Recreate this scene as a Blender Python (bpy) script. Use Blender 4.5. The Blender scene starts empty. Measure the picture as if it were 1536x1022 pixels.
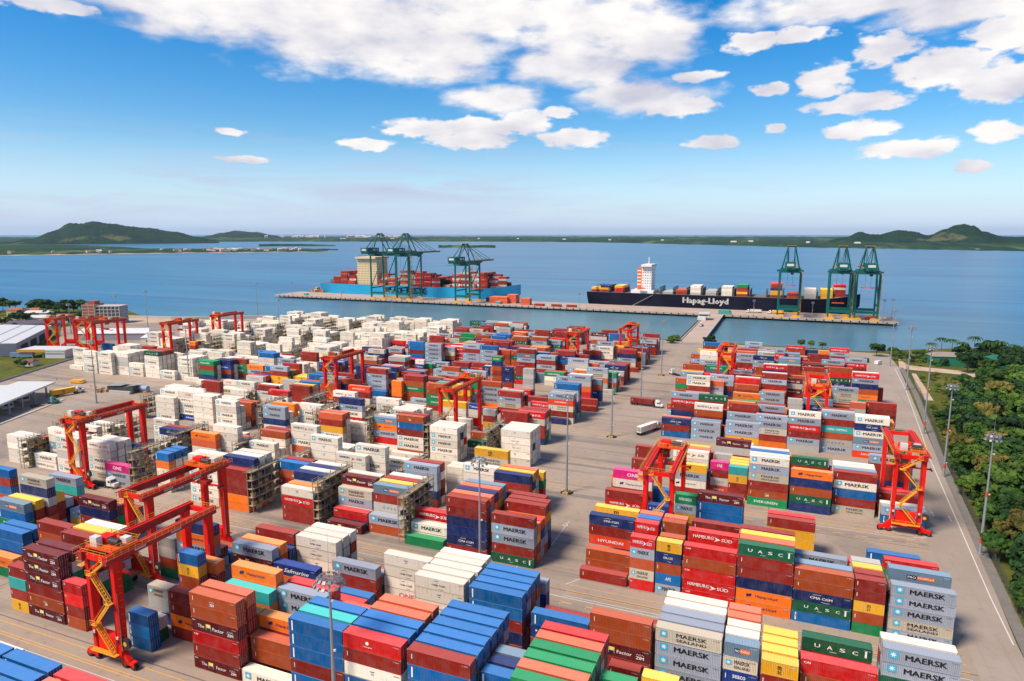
import bpy, bmesh, math, random
from mathutils import Vector, Matrix
R = math.radians
random.seed(11)
S = bpy.context.scene
COL = S.collection

# ------------------------------------------------------------------ camera
cam_d = bpy.data.cameras.new("camera")
cam = bpy.data.objects.new("camera", cam_d)
COL.objects.link(cam)
cam.location = (0, 0, 88.6)
cam.rotation_euler = (math.pi/2 - 0.1585, 0, 0.3840)
cam_d.sensor_width = 36
cam_d.lens = 1006/1536*36
cam_d.clip_start = 1
cam_d.clip_end = 90000
S.camera = cam

# ------------------------------------------------------------------ exposure
S.view_settings.view_transform = 'Standard'
S.view_settings.look = 'None'
S.view_settings.exposure = 0.18
S.view_settings.gamma = 1

# ------------------------------------------------------------------ sun and sky
SUN_EL, SUN_AZ = 52, 218      # azimuth measured clockwise from +Y
sd = bpy.data.lights.new("sun", 'SUN')
sd.energy = 4.8
sd.angle = R(16)
sd.color = (1.0, 0.87, 0.72)
sun = bpy.data.objects.new("sun", sd)
COL.objects.link(sun)
sv = Vector((math.sin(R(SUN_AZ))*math.cos(R(SUN_EL)), math.cos(R(SUN_AZ))*math.cos(R(SUN_EL)), math.sin(R(SUN_EL))))
sun.rotation_euler = sv.to_track_quat('Z', 'Y').to_euler()
sun.location = (-200, -200, 400)

W = bpy.data.worlds.new("World")
S.world = W
W.use_nodes = True
nt = W.node_tree
N, LK = nt.nodes, nt.links
for n in list(N): N.remove(n)
def wn(t, **kw):
    n = N.new(t)
    for k, v in kw.items(): setattr(n, k, v)
    return n
def wm(op, a, b=None, c=None, clamp=False):
    n = N.new('ShaderNodeMath'); n.operation = op; n.use_clamp = clamp
    for i, v in enumerate((a, b, c)):
        if v is None: continue
        if isinstance(v, (int, float)): n.inputs[i].default_value = v
        else: LK.new(v, n.inputs[i])
    return n.outputs[0]
def wv(op, a, b=None):
    n = N.new('ShaderNodeVectorMath'); n.operation = op
    for i, v in enumerate((a, b)):
        if v is None: continue
        if isinstance(v, tuple): n.inputs[i].default_value = v
        else: LK.new(v, n.inputs[i])
    return n
sky = wn('ShaderNodeTexSky', sky_type='NISHITA')
sky.sun_disc = False
sky.sun_elevation = R(SUN_EL)
sky.sun_rotation = R(SUN_AZ)
sky.altitude = 50
sky.air_density = 1.0
sky.dust_density = 0.6
sky.ozone_density = 2.5
hs = wn('ShaderNodeHueSaturation')
hs.inputs['Saturation'].default_value = 1.55
hs.inputs['Value'].default_value = 1.0
hs.inputs['Hue'].default_value = .502
LK.new(sky.outputs[0], hs.inputs['Color'])
tc = wn('ShaderNodeTexCoord')
sep = wn('ShaderNodeSeparateXYZ'); LK.new(tc.outputs['Generated'], sep.inputs[0])
az = wm('MULTIPLY', wm('ARCTAN2', sep.outputs[0], sep.outputs[1]), 57.2958)
el = wm('MULTIPLY', wm('ARCSINE', sep.outputs[2]), 57.2958)
pp = wn('ShaderNodeCombineXYZ'); LK.new(az, pp.inputs[0]); LK.new(el, pp.inputs[1])
def wnoise(scale, sx, sy, detail=5, rough=.55, off=0.0, dist=0.0):
    m = wv('MULTIPLY', pp.outputs[0], (sx, sy, 1.0)); a = wv('ADD', m.outputs[0], (off, off*1.7, off))
    n = wn('ShaderNodeTexNoise'); n.inputs['Scale'].default_value = scale; n.inputs['Detail'].default_value = detail
    n.inputs['Roughness'].default_value = rough; n.inputs['Distortion'].default_value = dist
    LK.new(a.outputs[0], n.inputs['Vector']); return n
nz = wnoise(.30, 1, 2.4, 9, .52)
nzs = wnoise(.95, 1, 2.2, 6, .5, 5.0)
nz2 = wnoise(.13, 1, 2.6, 4, .45, 3.0)
wob = wnoise(.30, 1, 2.0, 4, .5, 9.0)
wobv = wv('MULTIPLY', wv('SUBTRACT', wob.outputs['Color'], (.5, .5, .5)).outputs[0], (2.4, .8, 0))
q = wv('ADD', pp.outputs[0], None); LK.new(wobv.outputs[0], q.inputs[1])
CL = [(-39.5,16.6,15.5,3.0),(-33.0,15.1,12.2,3.0),(-28.9,13.5,6.5,1.9),(-45.6,16.4,9.6,1.9),(-25.6,16.9,10.7,2.3),(-15,15.9,7.8,2.7),(-16.5,13.3,5.8,2.1),(-10.7,14.8,3.8,2.1),(3.5,16.0,9.9,1.2),(10.5,14.9,5.7,1.5),(-23.5,10.7,4.1,1.1),(-55.4,14.9,2.7,.5),(-11.6,10.7,5.6,1.3),(-9,10,3.1,.8),(-21.1,9.0,2.1,.95),(-25.7,7.56,3.6,.7),(-17,7.7,3,.75),(-29,8.45,3.5,.7),(-33.8,7.1,2.3,.45),(-24.6,8.6,3.8,.7),(-3.2,14.2,1.8,.7),(0,14.4,2,.5),(5.7,12.8,2.1,1.1),(9.6,11.2,2.8,1.3),(12.8,10,2.5,1.3),(1.9,11.1,1.7,1.1),(4.4,9.3,3.2,.7),(4.8,7.5,2.3,.55),(7.7,6,2.9,.7),(11.6,4.5,1.3,.4),(12.7,6.8,1.5,.7),(-5.6,7.1,2.1,.45),(-1,8,.8,.35),(-1.8,10.8,1.4,.4),(-43.8,7.6,1.1,.3),(-43.5,5.6,1.7,.28),(-18.3,9.6,1.3,.4),(-7,12,2,.45),(13.7,13.1,2.7,1.5),(-80,14,9,3),(-110,18,16,5),(30,12,8,2),(50,16,12,4),(90,12,14,3),(140,20,20,6),(180,14,16,4),(-150,15,18,4),(-20,26,40,5),(-75,30,26,7),(60,32,30,7),(150,38,40,8),(-140,42,44,9)]

def field(lst):
    mn = None
    for (a, e, wx, wy) in lst:
        d = wv('MULTIPLY', wv('SUBTRACT', q.outputs[0], (a, e, 0)).outputs[0], (1/wx, 1/wy, 0))
        dd = wv('DOT_PRODUCT', d.outputs[0], None); LK.new(d.outputs[0], dd.inputs[1])
        o = dd.outputs['Value']
        mn = o if mn is None else wm('MINIMUM', mn, o)
    return wm('SUBTRACT', 1.0, wm('SQRT', mn))                       # 1 at the heart, 0 at the rim
BIGC = [c for c in CL if c[2]*c[3] > 4.2]
SML = [c for c in CL if c[2]*c[3] <= 4.2]
fb = wm('ADD', wm('MINIMUM', field(BIGC), .55), wm('MULTIPLY', wm('SUBTRACT', nz.outputs[0], .48), 1.45))
ab = wm('MULTIPLY', wm('MAXIMUM', wm('ADD', fb, .20), 0), 1.45, clamp=True)
SML = [(a, e, wx*1.18, wy*1.18) for a, e, wx, wy in SML]
fs_ = wm('ADD', wm('MULTIPLY', wm('MINIMUM', field(SML), .7), 1.5), wm('MULTIPLY', wm('SUBTRACT', nzs.outputs[0], .50), 1.7))
as_ = wm('MULTIPLY', wm('MAXIMUM', wm('ADD', fs_, .04), 0), 1.9, clamp=True)
alpha0 = wm('MAXIMUM', ab, as_)
alpha = wm('MULTIPLY', wm('MULTIPLY', alpha0, alpha0), wm('SUBTRACT', 3.0, wm('MULTIPLY', alpha0, 2.0)))
# thin streaks low in the sky
st = wnoise(.16, .38, 3.6, 7, .6, 21.0, .8)
band = wm('MULTIPLY', wm('MULTIPLY', wm('MAXIMUM', wm('SUBTRACT', st.outputs[0], .44), 0), 3.6, clamp=True),
          wm('SUBTRACT', 1.0, wm('MULTIPLY', wm('ABSOLUTE', wm('SUBTRACT', el, 3.6)), .20, clamp=True), clamp=True), clamp=True)
low = wm('MULTIPLY', wm('SUBTRACT', 1.0, wm('MULTIPLY', wm('MAXIMUM', el, 0), .135), clamp=True), .72)
# colours
cmix = wn('ShaderNodeMixRGB'); cmix.inputs[1].default_value = (.56, .56, .66, 1); cmix.inputs[2].default_value = (.92, .89, .87, 1)
sh = wm('ADD', wm('MULTIPLY', nz2.outputs[0], .9), wm('MULTIPLY', nz.outputs[0], .45))
LK.new(wm('MULTIPLY', wm('SUBTRACT', sh, .50), 3.2, clamp=True), cmix.inputs[0])
bgA = wn('ShaderNodeBackground'); bgA.inputs['Strength'].default_value = .135; LK.new(hs.outputs[0], bgA.inputs[0])
bgL = wn('ShaderNodeBackground'); bgL.inputs[0].default_value = (.38, .52, .78, 1); bgL.inputs[1].default_value = 1.34
bgS = wn('ShaderNodeBackground'); bgS.inputs[0].default_value = (.50, .52, .70, 1); bgS.inputs[1].default_value = 1.0
bgC = wn('ShaderNodeBackground'); LK.new(cmix.outputs[0], bgC.inputs[0]); bgC.inputs[1].default_value = 1.0
def wmix(fac, a, b):
    n = wn('ShaderNodeMixShader'); LK.new(fac, n.inputs[0]); LK.new(a, n.inputs[1]); LK.new(b, n.inputs[2]); return n.outputs[0]
s1 = wmix(low, bgA.outputs[0], bgL.outputs[0])
s2 = wmix(wm('MULTIPLY', band, wm('MULTIPLY', wm('ADD', wm('MULTIPLY', az, -.02), .35, clamp=True), .95, clamp=True)), s1, bgS.outputs[0])
s3 = wmix(alpha, s2, bgC.outputs[0])
wo = wn('ShaderNodeOutputWorld'); LK.new(s3, wo.inputs[0])

# ------------------------------------------------------------------ helpers
def mat(name, col, rough=.55, metal=0.0, spec=.4, fade=0.0, rust=0.0, nscale=.6, bump=0.0, bscale=8.0, var=0.0, streak=0.0):
    m = bpy.data.materials.get(name)
    if m: return m
    m = bpy.data.materials.new(name); m.use_nodes = True
    t = m.node_tree; n = t.nodes; l = t.links
    b = n['Principled BSDF']
    b.inputs['Roughness'].default_value = rough; b.inputs['Metallic'].default_value = metal
    b.inputs['Specular IOR Level'].default_value = spec
    b.inputs['Base Color'].default_value = (*col, 1)
    m.diffuse_color = (*col, 1)
    if not (fade or rust or bump or var or streak): return m
    tcn = n.new('ShaderNodeTexCoord')
    src = None
    rgb = n.new('ShaderNodeRGB'); rgb.outputs[0].default_value = (*col, 1); src = rgb.outputs[0]
    oi = n.new('ShaderNodeObjectInfo')
    add = n.new('ShaderNodeVectorMath'); add.operation = 'ADD'
    sc = n.new('ShaderNodeVectorMath'); sc.operation = 'SCALE'; sc.inputs[0].default_value = (37, 91, 53)
    l.new(oi.outputs['Random'], sc.inputs['Scale'])
    l.new(tcn.outputs['Object'], add.inputs[0]); l.new(sc.outputs[0], add.inputs[1])
    vec = add.outputs[0]
    def noise(s, d=4, r=.6, v=None):
        q = n.new('ShaderNodeTexNoise'); q.inputs['Scale'].default_value = s; q.inputs['Detail'].default_value = d
        q.inputs['Roughness'].default_value = r; l.new(v or vec, q.inputs['Vector']); return q.outputs[0]
    def mix(fac, a, c, mode='MIX'):
        q = n.new('ShaderNodeMixRGB'); q.blend_type = mode
        if isinstance(fac, float): q.inputs[0].default_value = fac
        else: l.new(fac, q.inputs[0])
        l.new(a, q.inputs[1])
        if isinstance(c, tuple): q.inputs[2].default_value = (*c, 1)
        else: l.new(c, q.inputs[2])
        return q.outputs[0]
    def ramp(x, a, bb, hi=1.0):
        q = n.new('ShaderNodeMapRange'); q.inputs[1].default_value = a; q.inputs[2].default_value = bb; q.inputs[4].default_value = hi
        l.new(x, q.inputs[0]); return q.outputs[0]
    if var:
        at = n.new('ShaderNodeAttribute'); at.attribute_name = 'tint'
        ad = n.new('ShaderNodeMath'); ad.operation = 'ADD'; l.new(at.outputs['Fac'], ad.inputs[0]); l.new(oi.outputs['Random'], ad.inputs[1])
        fr = n.new('ShaderNodeMath'); fr.operation = 'FRACT'; l.new(ad.outputs[0], fr.inputs[0])
        h = n.new('ShaderNodeHueSaturation')
        l.new(ramp(fr.outputs[0], 0, 1, 2*var), h.inputs['Value'])
        q = n.new('ShaderNodeMath'); q.operation = 'ADD'; l.new(h.inputs['Value'].links[0].from_socket, q.inputs[0]); q.inputs[1].default_value = 1-var
        l.new(q.outputs[0], h.inputs['Value'])
        l.new(src, h.inputs['Color']); src = h.outputs[0]
    if fade:
        grey = tuple(.55*c+.45*(.30+.5*sum(col)/3) for c in col)
        src = mix(ramp(noise(nscale, 5, .65), .40, .75, fade), src, grey)
        dark = tuple(c*.45 for c in col)
        src = mix(ramp(noise(nscale*4, 4, .6), .52, .75, fade*.9), src, dark)
    if streak:
        mp = n.new('ShaderNodeVectorMath'); mp.operation = 'MULTIPLY'; mp.inputs[1].default_value = (3.2, 3.2, .35); l.new(vec, mp.inputs[0])
        src = mix(ramp(noise(1.0, 3, .6, mp.outputs[0]), .56, .72, streak), src, (.16, .10, .07))
    if rust:
        src = mix(ramp(noise(2.3, 6, .7), .64, .72, rust), src, (.20, .07, .025))
    l.new(src, b.inputs['Base Color'])
    if bump:
        bp = n.new('ShaderNodeBump'); bp.inputs['Strength'].default_value = bump; bp.inputs['Distance'].default_value = .05
        l.new(noise(bscale, 4, .6), bp.inputs['Height']); l.new(bp.outputs[0], b.inputs['Normal'])
    return m

class MB:
    def __init__(s): s.v = []; s.f = []; s.m = []; s.ms = []; s.sm = []
    def mi(s, m):
        if m not in s.ms: s.ms.append(m)
        return s.ms.index(m)
    def add(s, vs, fs, m, smooth=False):
        o = len(s.v); k = s.mi(m); s.v += [tuple(p) for p in vs]
        for f in fs: s.f.append([i+o for i in f]); s.m.append(k); s.sm.append(smooth)
    def box(s, x0, y0, z0, x1, y1, z1, m):
        s.add([(x0,y0,z0),(x1,y0,z0),(x1,y1,z0),(x0,y1,z0),(x0,y0,z1),(x1,y0,z1),(x1,y1,z1),(x0,y1,z1)],
              [(0,3,2,1),(4,5,6,7),(0,1,5,4),(1,2,6,5),(2,3,7,6),(3,0,4,7)], m)
    def cbox(s, c, d, m): s.box(c[0]-d[0]/2, c[1]-d[1]/2, c[2]-d[2]/2, c[0]+d[0]/2, c[1]+d[1]/2, c[2]+d[2]/2, m)
    def bar(s, p, q, w, h, m, w2=None, h2=None):
        p = Vector(p); q = Vector(q); d = (q-p).normalized()
        up = Vector((0,0,1)) if abs(d.z) < .95 else Vector((0,1,0))
        a = d.cross(up).normalized(); b = a.cross(d).normalized()
        w2 = w if w2 is None else w2; h2 = h if h2 is None else h2
        vs = [p+a*i*w/2+b*j*h/2 for i, j in ((-1,-1),(1,-1),(1,1),(-1,1))]+[q+a*i*w2/2+b*j*h2/2 for i, j in ((-1,-1),(1,-1),(1,1),(-1,1))]
        s.add(vs, [(0,1,2,3),(7,6,5,4),(0,4,5,1),(1,5,6,2),(2,6,7,3),(3,7,4,0)], m)
    def cyl(s, p, q, r0, r1, m, n=10, smooth=True):
        p = Vector(p); q = Vector(q); d = (q-p).normalized()
        up = Vector((0,0,1)) if abs(d.z) < .95 else Vector((0,1,0))
        a = d.cross(up).normalized(); b = a.cross(d).normalized()
        vs = []
        for c, r in ((p, r0), (q, r1)):
            for i in range(n):
                t = 2*math.pi*i/n; vs.append(c+a*math.cos(t)*r+b*math.sin(t)*r)
        s.add(vs, [(i, (i+1) % n, n+(i+1) % n, n+i) for i in range(n)], m, smooth)
        s.add(vs[:n], [tuple(range(n-1, -1, -1))], m); s.add(vs[n:], [tuple(range(n))], m)
    def prism(s, poly, z0, z1, m, mt=None):
        n = len(poly); vs = [(x,y,z0) for x,y in poly]+[(x,y,z1) for x,y in poly]
        s.add(vs, [(i, (i+1) % n, n+(i+1) % n, n+i) for i in range(n)]+[tuple(range(n-1,-1,-1))], m)
        s.add(vs[n:], [tuple(range(n))], mt or m)
    def mesh(s, name):
        me = bpy.data.meshes.new(name); me.from_pydata(s.v, [], s.f)
        for m in s.ms: me.materials.append(m)
        me.polygons.foreach_set('material_index', s.m); me.polygons.foreach_set('use_smooth', s.sm); me.update()
        return me
    def obj(s, name, parent=None, loc=None):
        o = bpy.data.objects.new(name, s.mesh(name)); COL.objects.link(o)
        if parent: o.parent = parent
        if loc: o.location = loc
        return o
def tag(o, label=None, cat=None, group=None, kind=None):
    if label: o['label'] = label
    if cat: o['category'] = cat
    if group: o['group'] = group
    if kind: o['kind'] = kind
    return o
def thing(name, label, cat, loc=(0,0,0), rz=0, group=None):
    o = bpy.data.objects.new(name, None); COL.objects.link(o); o.empty_display_size = 1
    o.location = loc; o.rotation_euler = (0,0,rz); return tag(o, label, cat, group)
def copy_tree(o, parent=None):
    c = o.copy(); COL.objects.link(c)
    if parent: c.parent = parent
    for ch in o.children: copy_tree(ch, c)
    return c
def link(name, me, parent):
    o = bpy.data.objects.new(name, me); COL.objects.link(o); o.parent = parent; return o

# ------------------------------------------------------------------ lettering as mesh
_tc = {}
def text_geo(s, bold=.0, res=1, shear=0.0, sp=1.0):
    k = (s, bold, res, shear, sp)
    if k in _tc: return _tc[k]
    c = bpy.data.curves.new('lettering', 'FONT'); c.body = s; c.size = 1; c.resolution_u = res; c.shear = shear; c.space_character = sp
    o = bpy.data.objects.new('lettering', c); COL.objects.link(o)
    me = o.evaluated_get(bpy.context.evaluated_depsgraph_get()).to_mesh()
    v0 = [(v.co.x, v.co.y) for v in me.vertices]; f0 = [tuple(p.vertices) for p in me.polygons]
    o.to_mesh_clear(); bpy.data.objects.remove(o); bpy.data.curves.remove(c)
    vs = []; fs = []
    cps = [(0,0),(bold,0),(bold*.5,bold*.4)] if bold > 0 else [(0,0)]      # heavier letters: shifted layers a few mm apart
    for q, (dx, dy) in enumerate(cps):
        n = len(vs); vs += [(x+dx, y+dy, q) for x, y in v0]; fs += [tuple(i+n for i in f) for f in f0]
    x0 = min(v[0] for v in vs); x1 = max(v[0] for v in vs); y0 = min(v[1] for v in vs); y1 = max(v[1] for v in vs)
    vs = [((x-x0)/(x1-x0), (y-y0)/(y1-y0), q) for x, y, q in vs]
    _tc[k] = (vs, fs, (x1-x0)/(y1-y0)); return _tc[k]
def put_text(mb, s, x0, z0, w, h, m, y=-.02, bold=.03, res=1, vertical=False, shear=0.0, sp=1.0, frame=None):
    vs, fs, asp = text_geo(s, bold, res, shear, sp)
    pts = []
    for a, b, q in vs:
        X, Z = x0+w*a, z0+h*b
        pts.append((X, y-.004*q, Z) if frame is None else frame(X, -.02*q, Z))
    mb.add(pts, fs, m)
def star(mb, x0, z0, s, msq, mst, y=-.02, n=7, square=True):
    if square: mb.add([(x0,y,z0),(x0+s,y,z0),(x0+s,y,z0+s),(x0,y,z0+s)], [(0,1,2,3)], msq)
    c = (x0+s/2, z0+s/2); vs = []
    for i in range(2*n):
        r = s*(.40 if i % 2 == 0 else .17); t = math.pi/2+math.pi*i/n; vs.append((c[0]+r*math.cos(t), y-.01, c[1]+r*math.sin(t)))
    vs.append((c[0], y-.01, c[1])); k = 2*n
    mb.add(vs, [(k, i, (i+1) % k) for i in range(k)], mst)

# ------------------------------------------------------------------ container paints
PC = {
 'white':(.76,.68,.56),'beige':(.52,.45,.34),'grey':(.33,.36,.42),'lgrey':(.45,.43,.39),'blgrey':(.14,.22,.29),'navy':(.008,.022,.11),'dblue':(.006,.035,.22),
 'blue':(.001,.115,.34),'sky':(.01,.22,.50),'teal':(.02,.36,.33),'orange':(.85,.17,.004),'yellow':(.78,.38,.012),'green':(.002,.22,.07),'dgreen':(.003,.095,.04),
 'magenta':(.60,.008,.15),'red':(.58,.006,.004),'ored':(.70,.045,.006),'maroon':(.27,.017,.008),'plum':(.115,.007,.008),'brown':(.38,.060,.009),'salmon':(.60,.10,.03),'mint':(.40,.55,.46)}
def roofc(c): return tuple(min(.86, 1.35*x+.03+.09*max(c)) if min(c) < .2 else min(.84, x*1.06) for x in c)     # chalked paint, plus the stronger light on tops put into the colour
PM = {}; RM = {}
for k, c in PC.items():
    lt = k in ('white','beige','lgrey','grey')
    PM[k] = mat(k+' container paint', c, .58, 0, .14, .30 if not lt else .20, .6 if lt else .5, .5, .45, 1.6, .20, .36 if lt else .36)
    RM[k] = mat(k+' container chalked sunlit roof paint', roofc(c), .62, 0, .12, .16, .45 if lt else .3, .8, 0, 8, .12)
mWh = mat('white lettering paint', (.80,.80,.78), .5); mBk = mat('black lettering paint', (.012,.012,.016), .5)
mNv = mat('navy lettering paint', (.012,.02,.10), .5); mSk = mat('sky blue emblem paint', (.05,.42,.62), .5)
mPk = mat('pink lettering paint', (.62,.02,.14), .5); mRd = mat('red lettering paint', (.60,.03,.02), .5)
mOr = mat('orange emblem paint', (.80,.16,.02), .5); mYl = mat('pale yellow emblem paint', (.80,.62,.12), .5)
mGal = mat('galvanised lock rod steel', (.42,.42,.42), .4, .6); mDk = mat('dark rubber gasket', (.02,.02,.022), .7)
mFloor = mat('container underside', (.04,.035,.03), .8)
# code -> paint, mark, words
CODE = {'w':('white','id','plain white refrigerated container'),'W':('white','mk','white refrigerated container with dark lettering and blue star square'),
 'H':('white','hs2','white refrigerated container with faint lettering and small red pennant'),'o':('white','one2','white refrigerated container with pink lettering'),
 'c':('white','cma2','white refrigerated container with thin dark arc lettering'),'v':('white','hy2','white container with widely spaced black lettering'),
 'L':('white','hl2','white container with navy emblem'),'G':('beige','sl','beige container with two lines of lettering'),'g':('grey','mk','grey container with black lettering and blue star square'),
 'h':('lgrey',0,'plain light grey container'),'K':('lgrey','cos','light grey container with spaced black lettering'),'p':('blgrey','pon','slate grey container with white and orange emblem'),
 'q':('dblue','sea','dark blue container with lowercase white lettering'),'n':('navy','cma','navy container with white arcs and lettering'),'N':('navy',0,'plain navy blue container'),
 'B':('blue','vs','bright blue container with vertical white strip'),'s':('dblue','saf','blue container with white script lettering'),'l':('blue','apl','blue container with short slanted lettering'),
 'C':('teal','cs','teal container with bold white lettering'),'t':('teal',0,'plain teal container'),'a':('orange','hl','orange container with navy emblem and lettering'),
 'O':('orange',0,'plain orange container'),'Y':('yellow',0,'plain yellow container'),'y':('yellow','msc','yellow container with black monogram'),
 'e':('green','ev','green container with white lettering'),'E':('green',0,'plain green container'),'u':('dgreen','ua','dark green container with wide white lettering'),
 'm':('magenta','one','magenta container with big white lettering'),'M':('ored','hy','orange red container with white lettering'),'x':('red','sm','bright red container with a small white mark'),
 'X':('red','hs','bright red container with white serif lettering and pennant'),'D':('red','dot','red container with a small round white emblem'),
 'r':('maroon','vt','maroon container with small vertical marking'),'R':('plum','zf','dark plum container with long white slogan'),'z':('brown','zim','brown container with small white emblem'),
 'b':('brown','vt','rusty brown container with small vertical marking'),'Z':('salmon',0,'plain salmon red container'),'i':('mint','kn','pale mint container with blue lettering')}
def marks(mb, mk, L, H, res, v=0):
    f = L/12.19; y = -.03; dx_, ws = ((0, 1), (.35, .86), (-.25, 1.04))[v]
    def T(s, x, z, w, h, m, **k): put_text(mb, s, (x+dx_)*f, z+(0, .12, -.05)[v], w*f*ws, h*(1, .9, 1)[v], m, y=y, res=res, **k)
    if mk == 'mk':
        star(mb, .9*f, H*.36, 1.45*(f**.35), mSk, mWh, y); T('MAERSK', 3.5, H*.38, 6.6, 1.1, mBk, bold=.07)
    elif mk == 'sl':
        star(mb, .9*f, H*.38, 1.3*(f**.35), mSk, mWh, y); T('MAERSK', 3.9, H*.52, 5.6, .8, mBk); T('SEALAND', 3.9, H*.20, 5.6, .55, mBk)
    elif mk in ('hs', 'hs2'):
        m = mWh if mk == 'hs' else mNv
        T('HAMBURG', 1.2, H*.40, 5.0, .85, m); T('S\u00dcD', 8.1, H*.34, 2.6, 1.0, m)
        c = m if mk == 'hs' else mRd
        mb.add([(6.3*f,y,H*.70),(7.9*f,y,H*.47),(6.9*f,y,H*.47)], [(0,1,2)][::1], c); mb.add([(6.9*f,y,H*.47),(7.9*f,y,H*.47),(6.3*f,y,H*.24)], [(0,1,2)], c)
    elif mk in ('one', 'one2'): T('ONE', 4.0, H*.30, 4.2, 1.2, mWh if mk == 'one' else mPk, bold=.03)
    elif mk in ('cma', 'cma2'):
        m = mWh if mk == 'cma' else mNv; k = 1 if mk == 'cma' else .7
        T('CMA CGM', 6-2.3*k, H*.40, 4.6*k, .60*k, m)
        for sg, zz in ((1, H*.76), (-1, H*.20)):
            for i in range(4):
                a = 6-sg*.9*k+(i-2)*.42*k; mb.box(a*f, y-.001, zz+sg*(.16*math.sin((i+.6)*.65)), (a+.42*k)*f, y+.001, zz+.07+sg*(.16*math.sin((i+.6)*.65)), m)
    elif mk in ('hy', 'hy2'): T('HYUNDAI', 2.8, H*.38, 6.6, .8, mWh if mk == 'hy' else mBk, sp=1.0 if mk == 'hy' else 1.4, bold=.03)
    elif mk in ('hl', 'hl2'):
        for dx, dz in ((0,0),(.55,.12)):
            mb.add([(2.2*f+dx,y,H*.40+dz),(2.75*f+dx,y,H*.40+dz),(2.95*f+dx,y,H*.62+dz),(2.4*f+dx,y,H*.62+dz)], [(0,1,2,3)], mNv)
            mb.add([(2.2*f+dx,y-.01,H*.36+dz+.3),(2.55*f+dx,y-.01,H*.30+dz),(2.7*f+dx,y-.01,H*.42+dz)], [(0,1,2)], mNv)
        T('Hapag-Lloyd', 4.3, H*.36, 4.8, .72, mNv)
    elif mk == 'id':
        mb.cbox(((6.1+dx_)*f, y, H*.70), (.9, .01, .16), mNv); mb.cbox(((6.1+dx_)*f, y, H*.52), (.6, .01, .30), mat('pale emblem grey', (.30,.36,.42), .6)); mb.cbox((L-1.0, y, H*.84), (1.1, .01, .14), mBk)
    elif mk == 'cos': T('COSCO', 3.2, H*.36, 6.2, .75, mBk, sp=1.6)
    elif mk == 'pon':
        mb.cbox((4.6*f, y, H*.5), (2.0*f, .01, .85), mNv); mb.cbox((7.3*f, y, H*.5), (3.4*f, .01, .85), mOr)
        put_text(mb, 'P&O', 3.8*f, H*.40, 1.6*f, .5, mWh, y=y-.02, res=res); put_text(mb, 'Nedlloyd', 5.8*f, H*.40, 3.0*f, .5, mWh, y=y-.02, res=res)
    elif mk == 'sea': T('seaco', 3.4, H*.50, 4.6, .7, mWh, bold=.03)
    elif mk == 'saf': star(mb, .8*f, H*.45, .9, mWh, mWh, y, 5, False); T('Safmarine', 3.0, H*.34, 7.2, 1.0, mWh, shear=.35)
    elif mk == 'apl': T('APL', 4.4, H*.34, 3.6, 1.0, mWh, shear=.3, bold=.03)
    elif mk == 'cs': T('CHINA SHIPPING', 2.4, H*.36, 7.4, .9, mWh, bold=.03)
    elif mk == 'msc':
        T('m', 5.4, H*.50, 1.3, .75, mBk, bold=.04); T('sc', 5.4, H*.20, 1.3, .65, mBk, bold=.04)
    elif mk == 'ev': T('EVERGREEN', 2.2, H*.38, 7.2, .85, mWh, bold=.03)
    elif mk == 'ua':
        for i, c in enumerate('UASC'): T(c, 2.2+i*2.2, H*.38, 1.0, .75, mWh)
        T('_', 4.9, H*.2, 1.2, .08, mWh); mb.cbox((11.1*f, y, H*.55), (.35, .01, 1.3), mWh)
    elif mk == 'zf':
        T('The', 1.7, H*.36, 1.7, .72, mWh, bold=.03); T('Factor', 5.6, H*.33, 3.0, .72, mWh, bold=.03)
        mb.cbox((4.5*f, y, H*.5), (1.25*f, .01, 1.35), mYl); mb.cbox((4.5*f, y-.012, H*.36), (1.1*f, .01, .6), mNv); T('Z', 4.15, H*.33, .7, .95, mWh, bold=.06)
        T('ZIM', 9.4, H*.22, 1.6, .62, mWh, bold=.06)
        for i in range(7): mb.cbox(((9.5+i*.23)*f, y, H*.55+(.16 if i % 2 else 0)), (.12, .01, .12), mWh)
        mb.cbox((.7*f, y, H*.86), (.8, .01, .10), mWh)
    elif mk == 'zim':
        T('ZIM', 5.4, H*.24, 1.2, .6, mWh, bold=.06)
        for i in range(5): mb.cbox(((5.5+i*.25)*f, y, H*.56+(.14 if i % 2 else 0)), (.12, .01, .12), mWh)
    elif mk == 'sm': T('CAI', .5, H*.70, 1.1, .40, mWh, bold=.06)
    elif mk == 'dot':
        mb.cyl((5.2*f, y+.01, H*.62), (5.2*f, y-.01, H*.62), .35, .35, mWh, 10, False); T('HANJIN', 4.3, H*.30, 1.9, .25, mWh)
    elif mk == 'kn': T('knoc', 3.2, H*.34, 3.4, .9, mNv, bold=.04); T('~', 7.2, H*.4, 1.6, .3, mat('green mark paint', (.05,.4,.1)))
    elif mk == 'vs': mb.cbox((.9*f, y, H*.5), (.30, .01, H*.72), mWh)
    if mk in ('vt', 'vs', 'zim', 'sea', 'x'): mb.cbox((.95*f, y, H*.58), (.13, .01, H*.34), mWh)
    if mk and res > 1 and mk not in ('vs',): # small id numbers at the right end
        put_text(mb, 'U 22G1', (L-1.5), H*.80, 1.1, .17, mWh if mk not in ('mk','sl','cos','cma2','hs2') else mBk, y=y, res=1)
HT = 2.73
mRf = mat('rust stained reefer frame', (.46,.33,.21), .65, fade=.4, rust=.6)
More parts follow.
